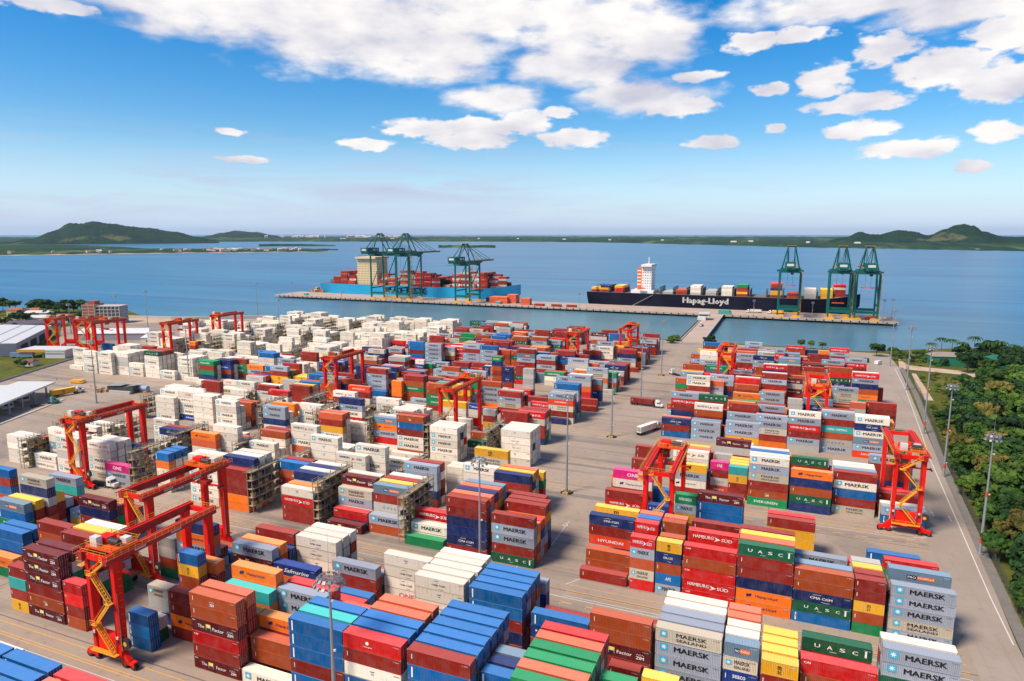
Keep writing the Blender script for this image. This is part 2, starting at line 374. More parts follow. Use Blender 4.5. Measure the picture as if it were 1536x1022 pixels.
def body_mesh(code, L, near, hscale=1.0, v=0):
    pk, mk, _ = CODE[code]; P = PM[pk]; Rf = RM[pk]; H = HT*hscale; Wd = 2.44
    mb = MB(); reef = code in 'wWHocvL'
    if not near:
        mb.add([(0,0,0),(L,0,0),(L,Wd,0),(0,Wd,0),(0,0,H),(L,0,H),(L,Wd,H),(0,Wd,H)], [(0,1,5,4),(1,2,6,5),(2,3,7,6),(3,0,4,7)], P)
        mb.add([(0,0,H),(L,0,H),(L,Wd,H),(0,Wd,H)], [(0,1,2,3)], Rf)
        if reef:
            mb.add([(0,-.012,0),(L,-.012,0),(L,-.012,.11),(0,-.012,.11)], [(0,1,2,3)], mRf)
            for x in (0, L-.12): mb.add([(x,-.014,0),(x+.12,-.014,0),(x+.12,-.014,H),(x,-.014,H)], [(0,1,2,3)], mRf)
            for yy in (0, Wd-.12): mb.add([(L+.012,yy,0),(L+.012,yy+.12,0),(L+.012,yy+.12,H),(L+.012,yy,H)], [(0,1,2,3)], mRf)
            mb.add([(L+.014,0,0),(L+.014,Wd,0),(L+.014,Wd,.12),(L+.014,0,.12)], [(0,1,2,3)], mRf)
        if mk: marks(mb, mk, L, H, 1, v)
        return mb
    r = .04
    # corner posts and rails
    for x in (0, L-.16):
        for yy in (0, Wd-.16): mb.box(x, yy, 0, x+.16, yy+.16, H, mRf if reef else P)
    for x in (-.01, L-.19):
        for yy in (-.01, Wd-.17):
            for zz in (-.0, H-.12): mb.box(x, yy, zz, x+.2, yy+.18, zz+.125, mGal if not reef else mRf)
    for yy in (0.005, Wd-.105):
        mb.box(.16, yy, .01, L-.16, yy+.1, .18, mRf if reef else P); mb.box(.16, yy, H-.12, L-.16, yy+.1, H-.005, P)
    # side walls
    n = int(L/.30) if not reef else int(L/1.2)
    for side in (0, 1):
        vs = []; fs = []
        x = .16; st = (L-.32)/n
        yo, yi = (.015, .065) if not reef else (.02, .03)
        for i in range(n):
            for a, d in ((0, yo), (.30, yo), (.5, yi), (.80, yi)): vs.append((x+(i+a)*st, d))
        vs.append((L-.16, yo))
        pts = []
        for (xx, d) in vs:
            yy = d if side == 0 else Wd-d
            pts += [(xx, yy, .18), (xx, yy, H-.12)]
        for i in range(len(vs)-1):
            q = (2*i, 2*i+2, 2*i+3, 2*i+1); fs.append(q if side == 0 else q[::-1])
        mb.add(pts, fs, P)
    # roof with shallow ribs
    vs = []; nr = int(L/.55); st = (L-.3)/nr
    for i in range(nr):
        for a, d in ((0, 0), (.55, 0), (.62, -.025), (.93, -.025)): vs.append((.15+(i+a)*st, d))
    vs.append((L-.15, 0)); pts = []
    for (xx, d) in vs: pts += [(xx, .08, H-.03+d), (xx, Wd-.08, H-.03+d)]
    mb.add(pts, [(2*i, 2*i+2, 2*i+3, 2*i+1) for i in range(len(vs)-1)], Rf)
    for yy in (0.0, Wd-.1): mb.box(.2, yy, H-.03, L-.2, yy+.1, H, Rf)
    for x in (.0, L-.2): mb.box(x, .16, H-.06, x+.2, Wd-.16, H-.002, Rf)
    # front end wall (x=0) and sill
    mb.box(.02, .16, .02, .06, Wd-.16, H-.06, P)
    mb.box(L-.16, .16, .01, L-.01, Wd-.16, .16, P)
    mb.box(.1, .1, .005, L-.1, Wd-.1, .05, mFloor)
    if reef:
        mb.box(-.005, .3, .5, .02, Wd-.3, H-.3, mat('reefer machinery grey', (.25,.26,.27), .5)); 
    if mk: marks(mb, mk, L, H, 2, v)
    return mb
def door_mesh(code, L, k, hscale=1.0):
    pk = CODE[code][0]; P = PM[pk]; H = HT*hscale; Wd = 2.44; mb = MB(); w = (Wd-.36)/2
    y0 = .17+k*(w+.02); x = L-.10
    mb.box(x, y0, .17, x+.05, y0+w, H-.07, P)
    for zz in (.55, 1.1, 1.65, 2.2): mb.box(x+.05, y0+.08, zz-.10, x+.065, y0+w-.08, zz+.10, P)
    return mb
def rod_mesh(L, k, hscale=1.0):
    H = HT*hscale; mb = MB(); w = (2.44-.36)/2; y0 = .17+k*(w+.02); x = L-.015
    for t in (.25, .72):
        mb.bar((x, y0+w*t, .12), (x, y0+w*t, H-.1), .05, .05, mGal); mb.cbox((x+.02, y0+w*t+.1, 1.15), (.03, .3, .06), mGal)
    return mb
# ------------------------------------------------------------------ ground, water, quay, far land
def grid_ground(name, poly, z, m, skirt=None):
    mb = MB()
    n = len(poly); mb.add([(x,y,z) for x,y in poly], [tuple(range(n))], m)
    if skirt is not None: mb.add([(x,y,z) for x,y in poly]+[(x,y,skirt) for x,y in poly], [((i+1) % n, i, n+i, n+(i+1) % n) for i in range(n)], m)
    return tag(mb.obj(name), kind='structure')
def node_mat(name, rough, build, spec=.3):
    m = bpy.data.materials.new(name); m.use_nodes = True; t = m.node_tree; n = t.nodes; l = t.links; b = n['Principled BSDF']
    b.inputs['Roughness'].default_value = rough; b.inputs['Specular IOR Level'].default_value = spec
    g = n.new('ShaderNodeNewGeometry')
    def noise(s, d=5, r=.6, v=(1,1,1), dist=0):
        mp = n.new('ShaderNodeVectorMath'); mp.operation = 'MULTIPLY'; mp.inputs[1].default_value = v; l.new(g.outputs['Position'], mp.inputs[0])
        q = n.new('ShaderNodeTexNoise'); q.inputs['Scale'].default_value = s; q.inputs['Detail'].default_value = d; q.inputs['Roughness'].default_value = r
        q.inputs['Distortion'].default_value = dist; l.new(mp.outputs[0], q.inputs['Vector']); return q.outputs[0]
    def ramp(x, a, c, hi=1.0, lo=0.0):
        q = n.new('ShaderNodeMapRange'); q.inputs[1].default_value = a; q.inputs[2].default_value = c; q.inputs[3].default_value = lo; q.inputs[4].default_value = hi; l.new(x, q.inputs[0]); return q.outputs[0]
    def mix(fac, a, c):
        q = n.new('ShaderNodeMixRGB')
        if isinstance(fac, (int, float)): q.inputs[0].default_value = fac
        else: l.new(fac, q.inputs[0])
        for i, s in ((1, a), (2, c)):
            if isinstance(s, tuple): q.inputs[i].default_value = (*s, 1)
            else: l.new(s, q.inputs[i])
        return q.outputs[0]
    build(m, n, l, b, g, noise, ramp, mix); return m
def b_conc(m, n, l, b, g, noise, ramp, mix):
    c = mix(ramp(noise(.012, 4), .35, .65), (.30,.232,.175), (.38,.30,.232))
    c = mix(ramp(noise(.09, 6, .7), .5, .75, .7), c, (.22,.19,.165))
    c = mix(ramp(noise(.5, 6, .75), .55, .75, .75), c, (.10,.09,.085))
    c = mix(ramp(noise(.05, 5, .6, (.12, 4, 1)), .52, .66, .6), c, (.14,.125,.115))          # tyre lanes along the rows
    c = mix(ramp(noise(.04, 5, .6, (3, .3, 1)), .56, .70, .3), c, (.36,.31,.27))
    br = n.new('ShaderNodeTexBrick'); br.inputs['Scale'].default_value = 1/30; br.inputs['Mortar Size'].default_value = .006; br.offset = 0
    br.inputs['Color1'].default_value = br.inputs['Color2'].default_value = (0,0,0,1); br.inputs['Mortar'].default_value = (1,1,1,1); br.inputs['Row Height'].default_value = 1; br.inputs['Brick Width'].default_value = 6
    l.new(g.outputs['Position'], br.inputs['Vector'])
    c = mix(ramp(br.outputs['Color'], 0, 1, .7), c, (.09,.08,.075))
    c = mix(ramp(noise(.028, 3, .4), .60, .64, .35), c, (.15,.13,.115))
    c = mix(ramp(noise(1.4, 5, .75), .66, .80, .7), c, (.06,.05,.045))
    l.new(c, b.inputs['Base Color'])
mConc = node_mat('weathered yard concrete', .85, b_conc)
def b_road(m, n, l, b, g, noise, ramp, mix):
    c = mix(ramp(noise(.03, 5), .35, .65), (.30,.24,.19), (.36,.295,.24)); c = mix(ramp(noise(.4, 6, .7), .55, .8, .5), c, (.15,.13,.12))
    c = mix(ramp(noise(.10, 4, .6, (4, .12, 1)), .55, .72, .4), c, (.19,.17,.155)); l.new(c, b.inputs['Base Color'])
mRoad = node_mat('perimeter road concrete', .85, b_road)
def b_quay(m, n, l, b, g, noise, ramp, mix):
    c = mix(ramp(noise(.05, 6), .35, .65), (.40,.30,.235), (.47,.36,.29)); c = mix(ramp(noise(.4, 6, .7), .55, .8, .5), c, (.24,.20,.17)); l.new(c, b.inputs['Base Color'])
mQuay = node_mat('quay deck concrete', .85, b_quay)
def b_grass(m, n, l, b, g, noise, ramp, mix):
    c = mix(ramp(noise(.05, 6, .65), .35, .65), (.05,.075,.012), (.14,.13,.025)); c = mix(ramp(noise(.18, 6, .7), .58, .70, .8), c, (.26,.20,.075)); c = mix(ramp(noise(.6, 6, .7), .5, .8, .6), c, (.02,.05,.008)); l.new(c, b.inputs['Base Color'])
mGrass = node_mat('rough grass', .95, b_grass, .1)
def b_soil(m, n, l, b, g, noise, ramp, mix):
    c = mix(ramp(noise(.1, 6, .65), .35, .65), (.40,.29,.20), (.55,.42,.31)); l.new(c, b.inputs['Base Color'])
mSand = node_mat('pale sandy soil', .95, b_soil, .1)
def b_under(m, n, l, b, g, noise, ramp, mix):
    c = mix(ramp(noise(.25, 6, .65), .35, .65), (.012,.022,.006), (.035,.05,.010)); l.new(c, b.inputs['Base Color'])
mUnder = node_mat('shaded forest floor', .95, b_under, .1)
def b_sea(m, n, l, b, g, noise, ramp, mix):
    c = mix(ramp(noise(.0022, 4, .55, (1, 2.5, 1)), .38, .62), (.001,.10,.22), (.003,.15,.28))
    c = mix(ramp(noise(.0009, 4, .5, (.5, 3, 1)), .42, .66, .8), c, (.0005,.08,.235))
    c = mix(ramp(noise(.012, 5, .6, (1, 3.0, 1)), .55, .70, .30), c, (.02,.19,.34))
    c = mix(ramp(noise(.0016, 6, .62, (.30, 3.2, 1), 1.2), .50, .66, .55), c, (.03,.17,.30))
    c = mix(ramp(noise(.005, 5, .62, (.22, 3.6, 1), 1.0), .50, .64, .6), c, (.05,.19,.31))
    c = mix(ramp(noise(.0026, 5, .62, (.25, 3.4, 1), 1.5), .53, .64, .75), c, (.0005,.055,.17))
    ln = n.new('ShaderNodeVectorMath'); ln.operation = 'DISTANCE'; ln.inputs[1].default_value = (-200, 500, -4); l.new(g.outputs['Position'], ln.inputs[0])
    c = mix(ramp(ln.outputs['Value'], 150, 640, 0.0, .85), c, (.085,.185,.20))         # pale grey-green reflection round the yard, put into the water colour
    l.new(c, b.inputs['Base Color'])
    b.inputs['IOR'].default_value = 1.33
    bp = n.new('ShaderNodeBump'); bp.inputs['Strength'].default_value = .35; bp.inputs['Distance'].default_value = .6
    l.new(noise(.16, 6, .65, (1, 2.2, 1)), bp.inputs['Height']); l.new(bp.outputs[0], b.inputs['Normal'])
mSea = node_mat('bay water', .28, b_sea, .34)
def b_land(m, n, l, b, g, noise, ramp, mix):
    c = mix(ramp(noise(.004, 6, .65, (1, .12, 1)), .35, .65), (.010,.036,.026), (.035,.080,.030)); c = mix(ramp(noise(.0035, 6, .65, (1, .10, 1)), .53, .62, .8), c, (.12,.17,.06)); c = mix(ramp(noise(.006, 6, .7, (1, .15, 1)), .5, .7, .7), c, (.005,.024,.020)); c = mix(ramp(noise(.012, 5, .7, (1, .12, 1)), .66, .72, .5), c, (.35,.33,.27))
    l.new(c, b.inputs['Base Color'])
    bp = n.new('ShaderNodeBump'); bp.inputs['Strength'].default_value = .8; bp.inputs['Distance'].default_value = 14; l.new(noise(.03, 5, .7), bp.inputs['Height']); l.new(bp.outputs[0], b.inputs['Normal'])
mLand = node_mat('distant forest canopy', .95, b_land, .05)  # canopy greens shifted bluish: far haze put into the colour
def b_hill(m, n, l, b, g, noise, ramp, mix):
    c = mix(ramp(noise(.008, 6, .65), .35, .65), (.006,.032,.022), (.022,.062,.026)); c = mix(ramp(noise(.0036, 3, .5), .60, .66, .7), c, (.17,.17,.07)); c = mix(ramp(noise(.03, 6, .7), .5, .75, .7), c, (.006,.024,.014))
    l.new(c, b.inputs['Base Color'])
    bp = n.new('ShaderNodeBump'); bp.inputs['Strength'].default_value = 1; bp.inputs['Distance'].default_value = 45; l.new(noise(.02, 6, .7), bp.inputs['Height']); l.new(bp.outputs[0], b.inputs['Normal'])
mHill = node_mat('wooded hill', .95, b_hill, .05)

SEA = -4.0
mb = MB(); mb.add([(-34000,-2000,SEA),(30000,-2000,SEA),(30000,42000,SEA),(-34000,42000,SEA)], [(0,1,2,3)], mSea); tag(mb.obj('sea'), kind='structure')
# mainland
coast = [(-900,-400),(-1100,200),(-900,400),(-835,520),(-720,560),(-640,520),(-560,525),(-470,560),(-300,575),(-90,572),(60,568),(110,600),(190,640),(420,780),(700,900),(900,400),(700,-400)]
grid_ground('ground', coast, -.30, mGrass, SEA-3)
yard = [(-700,-200),(-560,200),(-485,318),(-640,430),(-610,497),(-500,555),(-300,566),(-90,564),(76,560),(72,505),(57,282),(52.5,190),(49.5,60),(49,-200)]
grid_ground('yard_pavement', yard, 0, mConc, -.3)
grid_ground('perimeter_road', [(46,-60),(51.5,160),(54.5,200),(61,300),(70,430),(75,505),(75,540),(58,540),(50,420),(46,300),(43.2,215),(41.5,150),(38,-60)], .008, mRoad)
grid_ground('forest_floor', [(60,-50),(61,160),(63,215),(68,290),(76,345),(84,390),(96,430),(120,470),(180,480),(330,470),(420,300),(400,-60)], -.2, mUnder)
mY = mat('yellow road paint', (.62,.34,.07), .7, fade=.5, nscale=.5); mW = mat('white road paint', (.62,.58,.54), .7, fade=.4, nscale=.5)
mb = MB()
def strip(pts, w, m, z=.016):
    for (x0,y0), (x1,y1) in zip(pts, pts[1:]):
        d = Vector((x1-x0, y1-y0)); n = Vector((-d.y, d.x)).normalized()*w/2
        mb.add([(x0-n.x,y0-n.y,z),(x1-n.x,y1-n.y,z),(x1+n.x,y1+n.y,z),(x0+n.x,y0+n.y,z)], [(0,1,2,3)], m)
V0 = [92.7+66.05*k for k in range(7)]; V0[1] = 157.3
for k, v in enumerate(V0):
    segs = ([(-240 if k < 2 else -430, -60), (-46, 40)] if k else [(-240, 40)])
    for a, b in segs:
        for dv in (-7.6, -6.9, -4.2): strip([(a, v+dv), (b, v+dv)], .22, mY)
        for dv in (-9.5,): strip([(a, v+dv), (b, v+dv)], .15, mW)
        for dv in (18.0, 23.0 if k else 22.5): strip([(a, v+dv), (b, v+dv)], .2, mY)
        u = a
        while u < b: strip([(u, v-12.6), (u+3.2, v-12.6)], .35, mY); strip([(u, v-12.0), (u+.4, v-13.6)], .25, mY); u += 6.4
strip([(51.2,165),(51.9,186),(58.2,299),(62,345),(68.5,430),(72,500)], .28, mW)
strip([(44.2,226),(44.5,219.5),(42,217.3),(30,217.0)], .25, mW)
strip([(44.2,226),(46.5,262)], .2, mW)
pts = [(-54+8*math.cos(t), 158+10*math.sin(t)) for t in [R(q) for q in range(115, 265, 12)]]; strip([(-57.5,190)]+pts+[(-53,147),(-10,146.5),(0,146.5)], .2, mW)
strip([(-44.5,157),(-47,153)], .2, mW)
for (x, y) in ((48.6,236),(53.0,234)):
    mb.add([(x-.12,y,.02),(x+.12,y,.02),(x+.12,y+4,.02),(x-.12,y+4,.02)], [(0,1,2,3)], mW); mb.add([(x-.5,y+3.2,.02),(x+.5,y+3.2,.02),(x,y+5,.02)], [(0,1,2)], mW)
for (x, y) in ((-58.5,186),): strip([(x,y),(x+1.6,y+.2),(x+.8,y+2.6),(x,y)], .18, mW)
tag(mb.obj('painted_markings'), kind='structure')
# concrete kerb along road edge: verge strip and mesh fence
mb = MB(); strip([(53.2,160),(55.6,200),(61.3,290),(66,345),(72,420),(76.5,505)], 2.6, mat('dirty verge concrete', (.17,.15,.13), .9, fade=.5), .03); tag(mb.obj('verge'), kind='structure')
mFen = mat('dull fence steel', (.10,.11,.10), .6, .3)
def mesh_net(name, col, sc):
    m = bpy.data.materials.new(name); m.use_nodes = True; t = m.node_tree; n = t.nodes; l = t.links; b = n['Principled BSDF']; b.inputs['Base Color'].default_value = (*col, 1); b.inputs['Roughness'].default_value = .6
    g = n.new('ShaderNodeNewGeometry'); ck = n.new('ShaderNodeTexNoise'); ck.inputs['Scale'].default_value = sc; l.new(g.outputs['Position'], ck.inputs['Vector'])
    mp = n.new('ShaderNodeMapRange'); mp.inputs[1].default_value = .45; mp.inputs[2].default_value = .55; mp.inputs[3].default_value = .25; mp.inputs[4].default_value = .6; l.new(ck.outputs[0], mp.inputs[0])
    l.new(mp.outputs[0], b.inputs['Alpha']); return m
mNet = mesh_net('chain link netting', (.09,.10,.09), 9)
ft = thing('perimeter_fence', 'tall grey chain link fence between perimeter road and forest', 'fence', (0,0,0))
fl = [(54.2,120),(55.3,160),(57.2,200),(60.2,250),(63.2,295),(68.2,350),(74,420),(79,505)]
nb = MB(); k = 0
for (x0,y0), (x1,y1) in zip(fl, fl[1:]):
    d = math.hypot(x1-x0, y1-y0); n = int(d/3)
    nb.add([(x0,y0,.1),(x1,y1,.1),(x1,y1,3.0),(x0,y0,3.0)], [(0,1,2,3)], mNet)
    for i in range(n):
        pb = MB(); x = x0+(x1-x0)*i/n; y = y0+(y1-y0)*i/n; pb.cyl((x,y,-.2),(x,y,3.1), .07, .07, mFen, 5); pb.bar((x,y,3.05),(x+.4,y,3.5), .06, .06, mFen)
        if k < 100: pb.obj('post', ft)
        k += 1
nb.obj('netting', ft)

# pier, access bridge
PA = -.0163
def pv(u): return 766.2 + PA*(u-100)
mb = MB()
n = 12; us = [110-800*i/n for i in range(n+1)]
top = [(u, pv(u), 0) for u in us]; far = [(u, pv(u)+56, 0) for u in us]
for i in range(n):
    a, b, c, d = top[i], top[i+1], far[i+1], far[i]
    mb.add([a, d, c, b], [(0,1,2,3)], mQuay)
    mb.add([a, b, (b[0],b[1],-2.0), (a[0],a[1],-2.0)], [(0,1,2,3)], mQuay)
    mb.add([c, d, (d[0],d[1],-2.0), (c[0],c[1],-2.0)], [(0,1,2,3)], mQuay)
    mb.add([(a[0],a[1],-2),(b[0],b[1],-2),(c[0],c[1],-2),(d[0],d[1],-2)], [(0,1,2,3)], mQuay)
a, d = top[0], far[0]; mb.add([a, (a[0],a[1],-2), (d[0],d[1],-2), d], [(0,1,2,3)], mQuay); a, d = top[-1], far[-1]; mb.add([d, (d[0],d[1],-2), (a[0],a[1],-2), a], [(0,1,2,3)], mQuay)
mDarkC = mat('dark pile concrete', (.05,.045,.04), .9)
qt = thing('container_pier', 'long pale concrete pier carrying the tall green cranes', 'pier', (0,0,0))
mb.obj('deck', qt)
mb = MB()
u = 108
while u > -688:
    for dv in (1.2, 10, 20, 34, 46, 54): mb.cyl((u, pv(u)+dv, SEA-1), (u, pv(u)+dv, -2.0), .55, .55, mDarkC, 6)
    mb.box(u-.6, pv(u)-.35, -2.6, u+.6, pv(u)+.4, -.25, mDarkC)
    u -= 8.3
tag(mb.obj('piles', qt))
mb = MB()
for i in range(n): mb.bar((us[i], pv(us[i])+.5, .2), (us[i+1], pv(us[i+1])+.5, .2), .6, .4, mat('pale kerb concrete', (.50,.42,.36), .9))
for dv in (8, 38): 
    for i in range(n): mb.bar((us[i], pv(us[i])+dv, .02), (us[i+1], pv(us[i+1])+dv, .02), .5, .05, mFen)
mb.obj('kerb', qt)
bt = thing('access_bridge', 'straight concrete bridge linking the yard to the pier', 'bridge', (0,0,0))
mb = MB(); mb.box(-76.5, 562, -1.6, -59, 775, 0.004, mQuay); mb.obj('deck', bt)
mb = MB(); mb.box(-77.1, 562, -.4, -76.5, 770, .8, mat('pale kerb concrete', (.5,.42,.36))); mb.box(-59, 562, -.4, -58.4, 770, .8, mat('pale kerb concrete', (.5,.42,.36))); mb.box(-80,564,-.9,-77.1,760,-.3, mDarkC); mb.obj('parapet', bt)
mb = MB()
v = 570
while v < 770: 
    for x in (-75,-67.7,-60.5): mb.cyl((x, v, SEA-1),(x, v, -1.6), .6, .6, mDarkC, 6)
    v += 10
mb.obj('piles', bt)

# far land and hills  (distances by angle below the horizon)
def polar(azd, d): return (math.sin(R(azd))*d, math.cos(R(azd))*d)
def land(name, outline, z, m, zs=SEA-2, bumpy=0):
    return grid_ground(name, outline, z, m, zs)
def ridge_land(name, inner, outer, h, m, seed, nr=14):
    rnd = random.Random(seed); mb = MB(); n = len(inner); vs = []; fs = []
    for j in range(nr+1):
        t = j/nr
        for i in range(n):
            x0, y0 = inner[i]; x1, y1 = outer[i]
            z = SEA-1 if j == 0 else 1+h*(.25+.75*rnd.random())*min(1, .25+t*5)+t*h*.4
            vs.append((x0+(x1-x0)*t**1.6, y0+(y1-y0)*t**1.6, z))
    for j in range(nr):
        for i in range(n-1): fs.append((j*n+i, j*n+i+1, (j+1)*n+i+1, (j+1)*n+i)[::-1])
    mb.add(vs, fs, m, True); return tag(mb.obj(name), kind='structure')
A = [-64+i*.4 for i in range(206)]
DP = [(-70,8200),(-42,8200),(-36,7900),(-24,7700),(-15,7100),(-8,6000),(0,5000),(9,4600),(19,4300)]
def dist(a):
    for (a0,h0),(a1,h1) in zip(DP, DP[1:]):
        if a0 <= a <= a1: return h0+(h1-h0)*(a-a0)/(a1-a0)+50*math.sin(a*1.9)+35*math.sin(a*4.3)
    return 4300
ridge_land('far_shore', [polar(a, dist(a)) for a in A], [polar(a, 15000) for a in A], 20, mLand, 3, 26)
def hills(name, azs, d0, depth, prof, seed, m=mHill):
    # prof: list of (az, height); smooth interpolation across, rounded in depth
    rnd = random.Random(seed); mb = MB(); azs = [azs[0]+(azs[-1]-azs[0])*i/(len(azs)*2) for i in range(len(azs)*2+1)]; n = len(azs); K = 26; vs = []; fs = []
    from mathutils import noise as mn_
    def H(a):
        for (a0,h0), (a1,h1) in zip(prof, prof[1:]):
            if a0 <= a <= a1:
                t = (a-a0)/(a1-a0); t = t*t*(3-2*t); return h0+(h1-h0)*t
        return 0
    for j in range(K+1):
        t = j/K
        for i, a in enumerate(azs):
            w = math.sin(math.pi*t)**.8 if 0 < t < 1 else 0
            x, y = polar(a, d0+depth*t)
            fr = mn_.fractal(Vector((x/420, y/420, seed)), .9, 2.1, 6)
            z = SEA-1+H(a)*w*(.93+.20*fr)+w*9*rnd.random(); vs.append((x, y, z))
    for j in range(K):
        for i in range(n-1): fs.append((j*n+i+1, j*n+i, (j+1)*n+i, (j+1)*n+i+1)[::-1])
    mb.add(vs, fs, m, True); return tag(mb.obj(name), kind='structure')

hills('left_hills', [-62+i*.16 for i in range(105)], 6900, 1500, [(-62,-6),(-58.6,10),(-57.3,38),(-56.0,110),(-54.9,178),(-53.6,203),(-52.2,188),(-50.2,150),(-48.4,112),(-47.0,60),(-45.6,22)], 5)
hills('far_hills', [-47+i*.15 for i in range(48)], 11000, 1800, [(-47,0),(-46.2,50),(-45.2,95),(-43.9,140),(-42.6,110),(-41.4,60),(-40,5)], 6)
hills('right_hills', [2.4+i*.12 for i in range(115)], 6200, 900, [(2.4,5),(4.2,60),(5.1,112),(5.9,84),(6.4,80),(7.6,118),(8.6,112),(9.5,82),(10.5,128),(11.1,158),(11.6,166),(12.1,150),(12.8,100),(13.9,62),(15.2,60),(16.2,10)], 7)
# spit with beach and lagoon islands on the left
def strip_land(name, az0, az1, dn, df, h, m, n=40, taper=True, sand=0):
    mb = MB(); vs = []; fs = []; rnd = random.Random(len(name)); K = 5
    for j in range(K+1):
        t = j/K
        for i in range(n+1):
            a = az0+(az1-az0)*i/n; e = 1-(i/n)**3 if taper else 1
            d = dn+30*math.sin(a*3)+(df-dn)*t*max(.05, e)
            z = SEA-1 if j in (0, K) else 1+h*e*(.5+.5*rnd.random())
            x, y = polar(a, d); vs.append((x, y, z))
    for j in range(K):
        for i in range(n): fs.append((j*(n+1)+i, j*(n+1)+i+1, (j+1)*(n+1)+i+1, (j+1)*(n+1)+i))
    mb.add(vs, fs, m, True)
    if sand:
        for i in range(n):
            a0 = az0+(az1-az0)*i/n; a1 = az0+(az1-az0)*(i+1)/n
            p = [polar(a0, dn-sand), polar(a1, dn-sand), polar(a1, dn+80), polar(a0, dn+80)]
            mb.add([(x, y, SEA+.8 if q < 2 else SEA+1.5) for q, (x, y) in enumerate(p)], [(0,1,2,3)], mSand)
    return tag(mb.obj(name), kind='structure')
strip_land('left_spit', -66, -37.2, 3560, 4500, 11, mLand, 60, True, 55)
strip_land('left_plain', -70, -50, 4300, 7600, 9, mLand, 30, True)
strip_land('lagoon_island', -42.5, -36.6, 5150, 5650, 9, mLand, 24, True)
strip_land('mangrove_island', -28.2, -23.4, 4420, 4720, 10, mLand, 24, False)
strip_land('sand_bar', -41.5, -36.4, 3900, 4050, 4, mLand, 24, True)
# little white and red roofed houses of the town on the spit, and white buildings on the far shore
mRoofR = mat('terracotta roof', (.35,.10,.05), .8); mWall = mat('cream painted wall', (.62,.55,.45), .8); mWallW = mat('white painted wall', (.60,.58,.54), .8); mRoofG = mat('pale sheet roof', (.55,.53,.50), .6)
rnd = random.Random(4)
def small_house(a, d, w, dp, h, wall, roof, lab, grp, base):
    x, y = polar(a, d); t = thing('distant_house', lab, 'house', (x, y, base), R(-a+rnd.uniform(-25, 25)), grp)
    mb = MB(); mb.box(-w/2, -dp/2, -3, w/2, dp/2, h, wall); mb.obj('wall', t)
    mb = MB(); mb.add([(-w/2-.5,-dp/2-.5,h),(w/2+.5,-dp/2-.5,h),(w/2+.5,dp/2+.5,h),(-w/2-.5,dp/2+.5,h),(-w/2-.5,0,h+dp*.28),(w/2+.5,0,h+dp*.28)], [(0,1,5,4),(3,4,5,2),(0,4,3),(1,2,5),(0,3,2,1)], roof); mb.obj('roof', t)
for i in range(46):
    a = rnd.uniform(-46.5, -39.2) if i % 4 else rnd.uniform(-59, -47)
    red = rnd.random() < .35
    small_house(a, rnd.uniform(3600, 3800), rnd.uniform(10, 24), rnd.uniform(8, 12), rnd.uniform(4, 9), mWallW if rnd.random() < .6 else mWall, mRoofR if red else mRoofG,
        'small red roofed house in the town along the beach spit' if red else 'small pale roofed house in the town along the beach spit', 'red roofed beach town houses' if red else 'pale roofed beach town houses', 4)
for (a, d, w) in ((-17.6,7400,90),(-13.8,6900,60),(-9.5,6700,60),(-3.9,5600,110),(-2.6,5900,90),(1.6,5400,60),(5.0,5200,90),(-21.5,8300,70),(-24.8,8500,70),(-32,8600,120),(-36,8700,160)):
    small_house(a, d, w*.4, 22, 2, mWall, mRoofG, 'long white building among trees on the far shore', 'white buildings on the far shore', 22)
# hazy white town behind the lagoon
for i in range(40):
    a = rnd.uniform(-42.3, -31); small_house(a, rnd.uniform(10500, 12500), rnd.uniform(30, 90), 30, rnd.uniform(8, 26), mWall, mRoofG, 'tiny white building of the hazy town on the left horizon', 'white buildings of the horizon town', 26)
# ------------------------------------------------------------------ containers
CODES = 'wWHocvLGghKpqnNBslCtaOYyeEumMxXDrRzbZi'
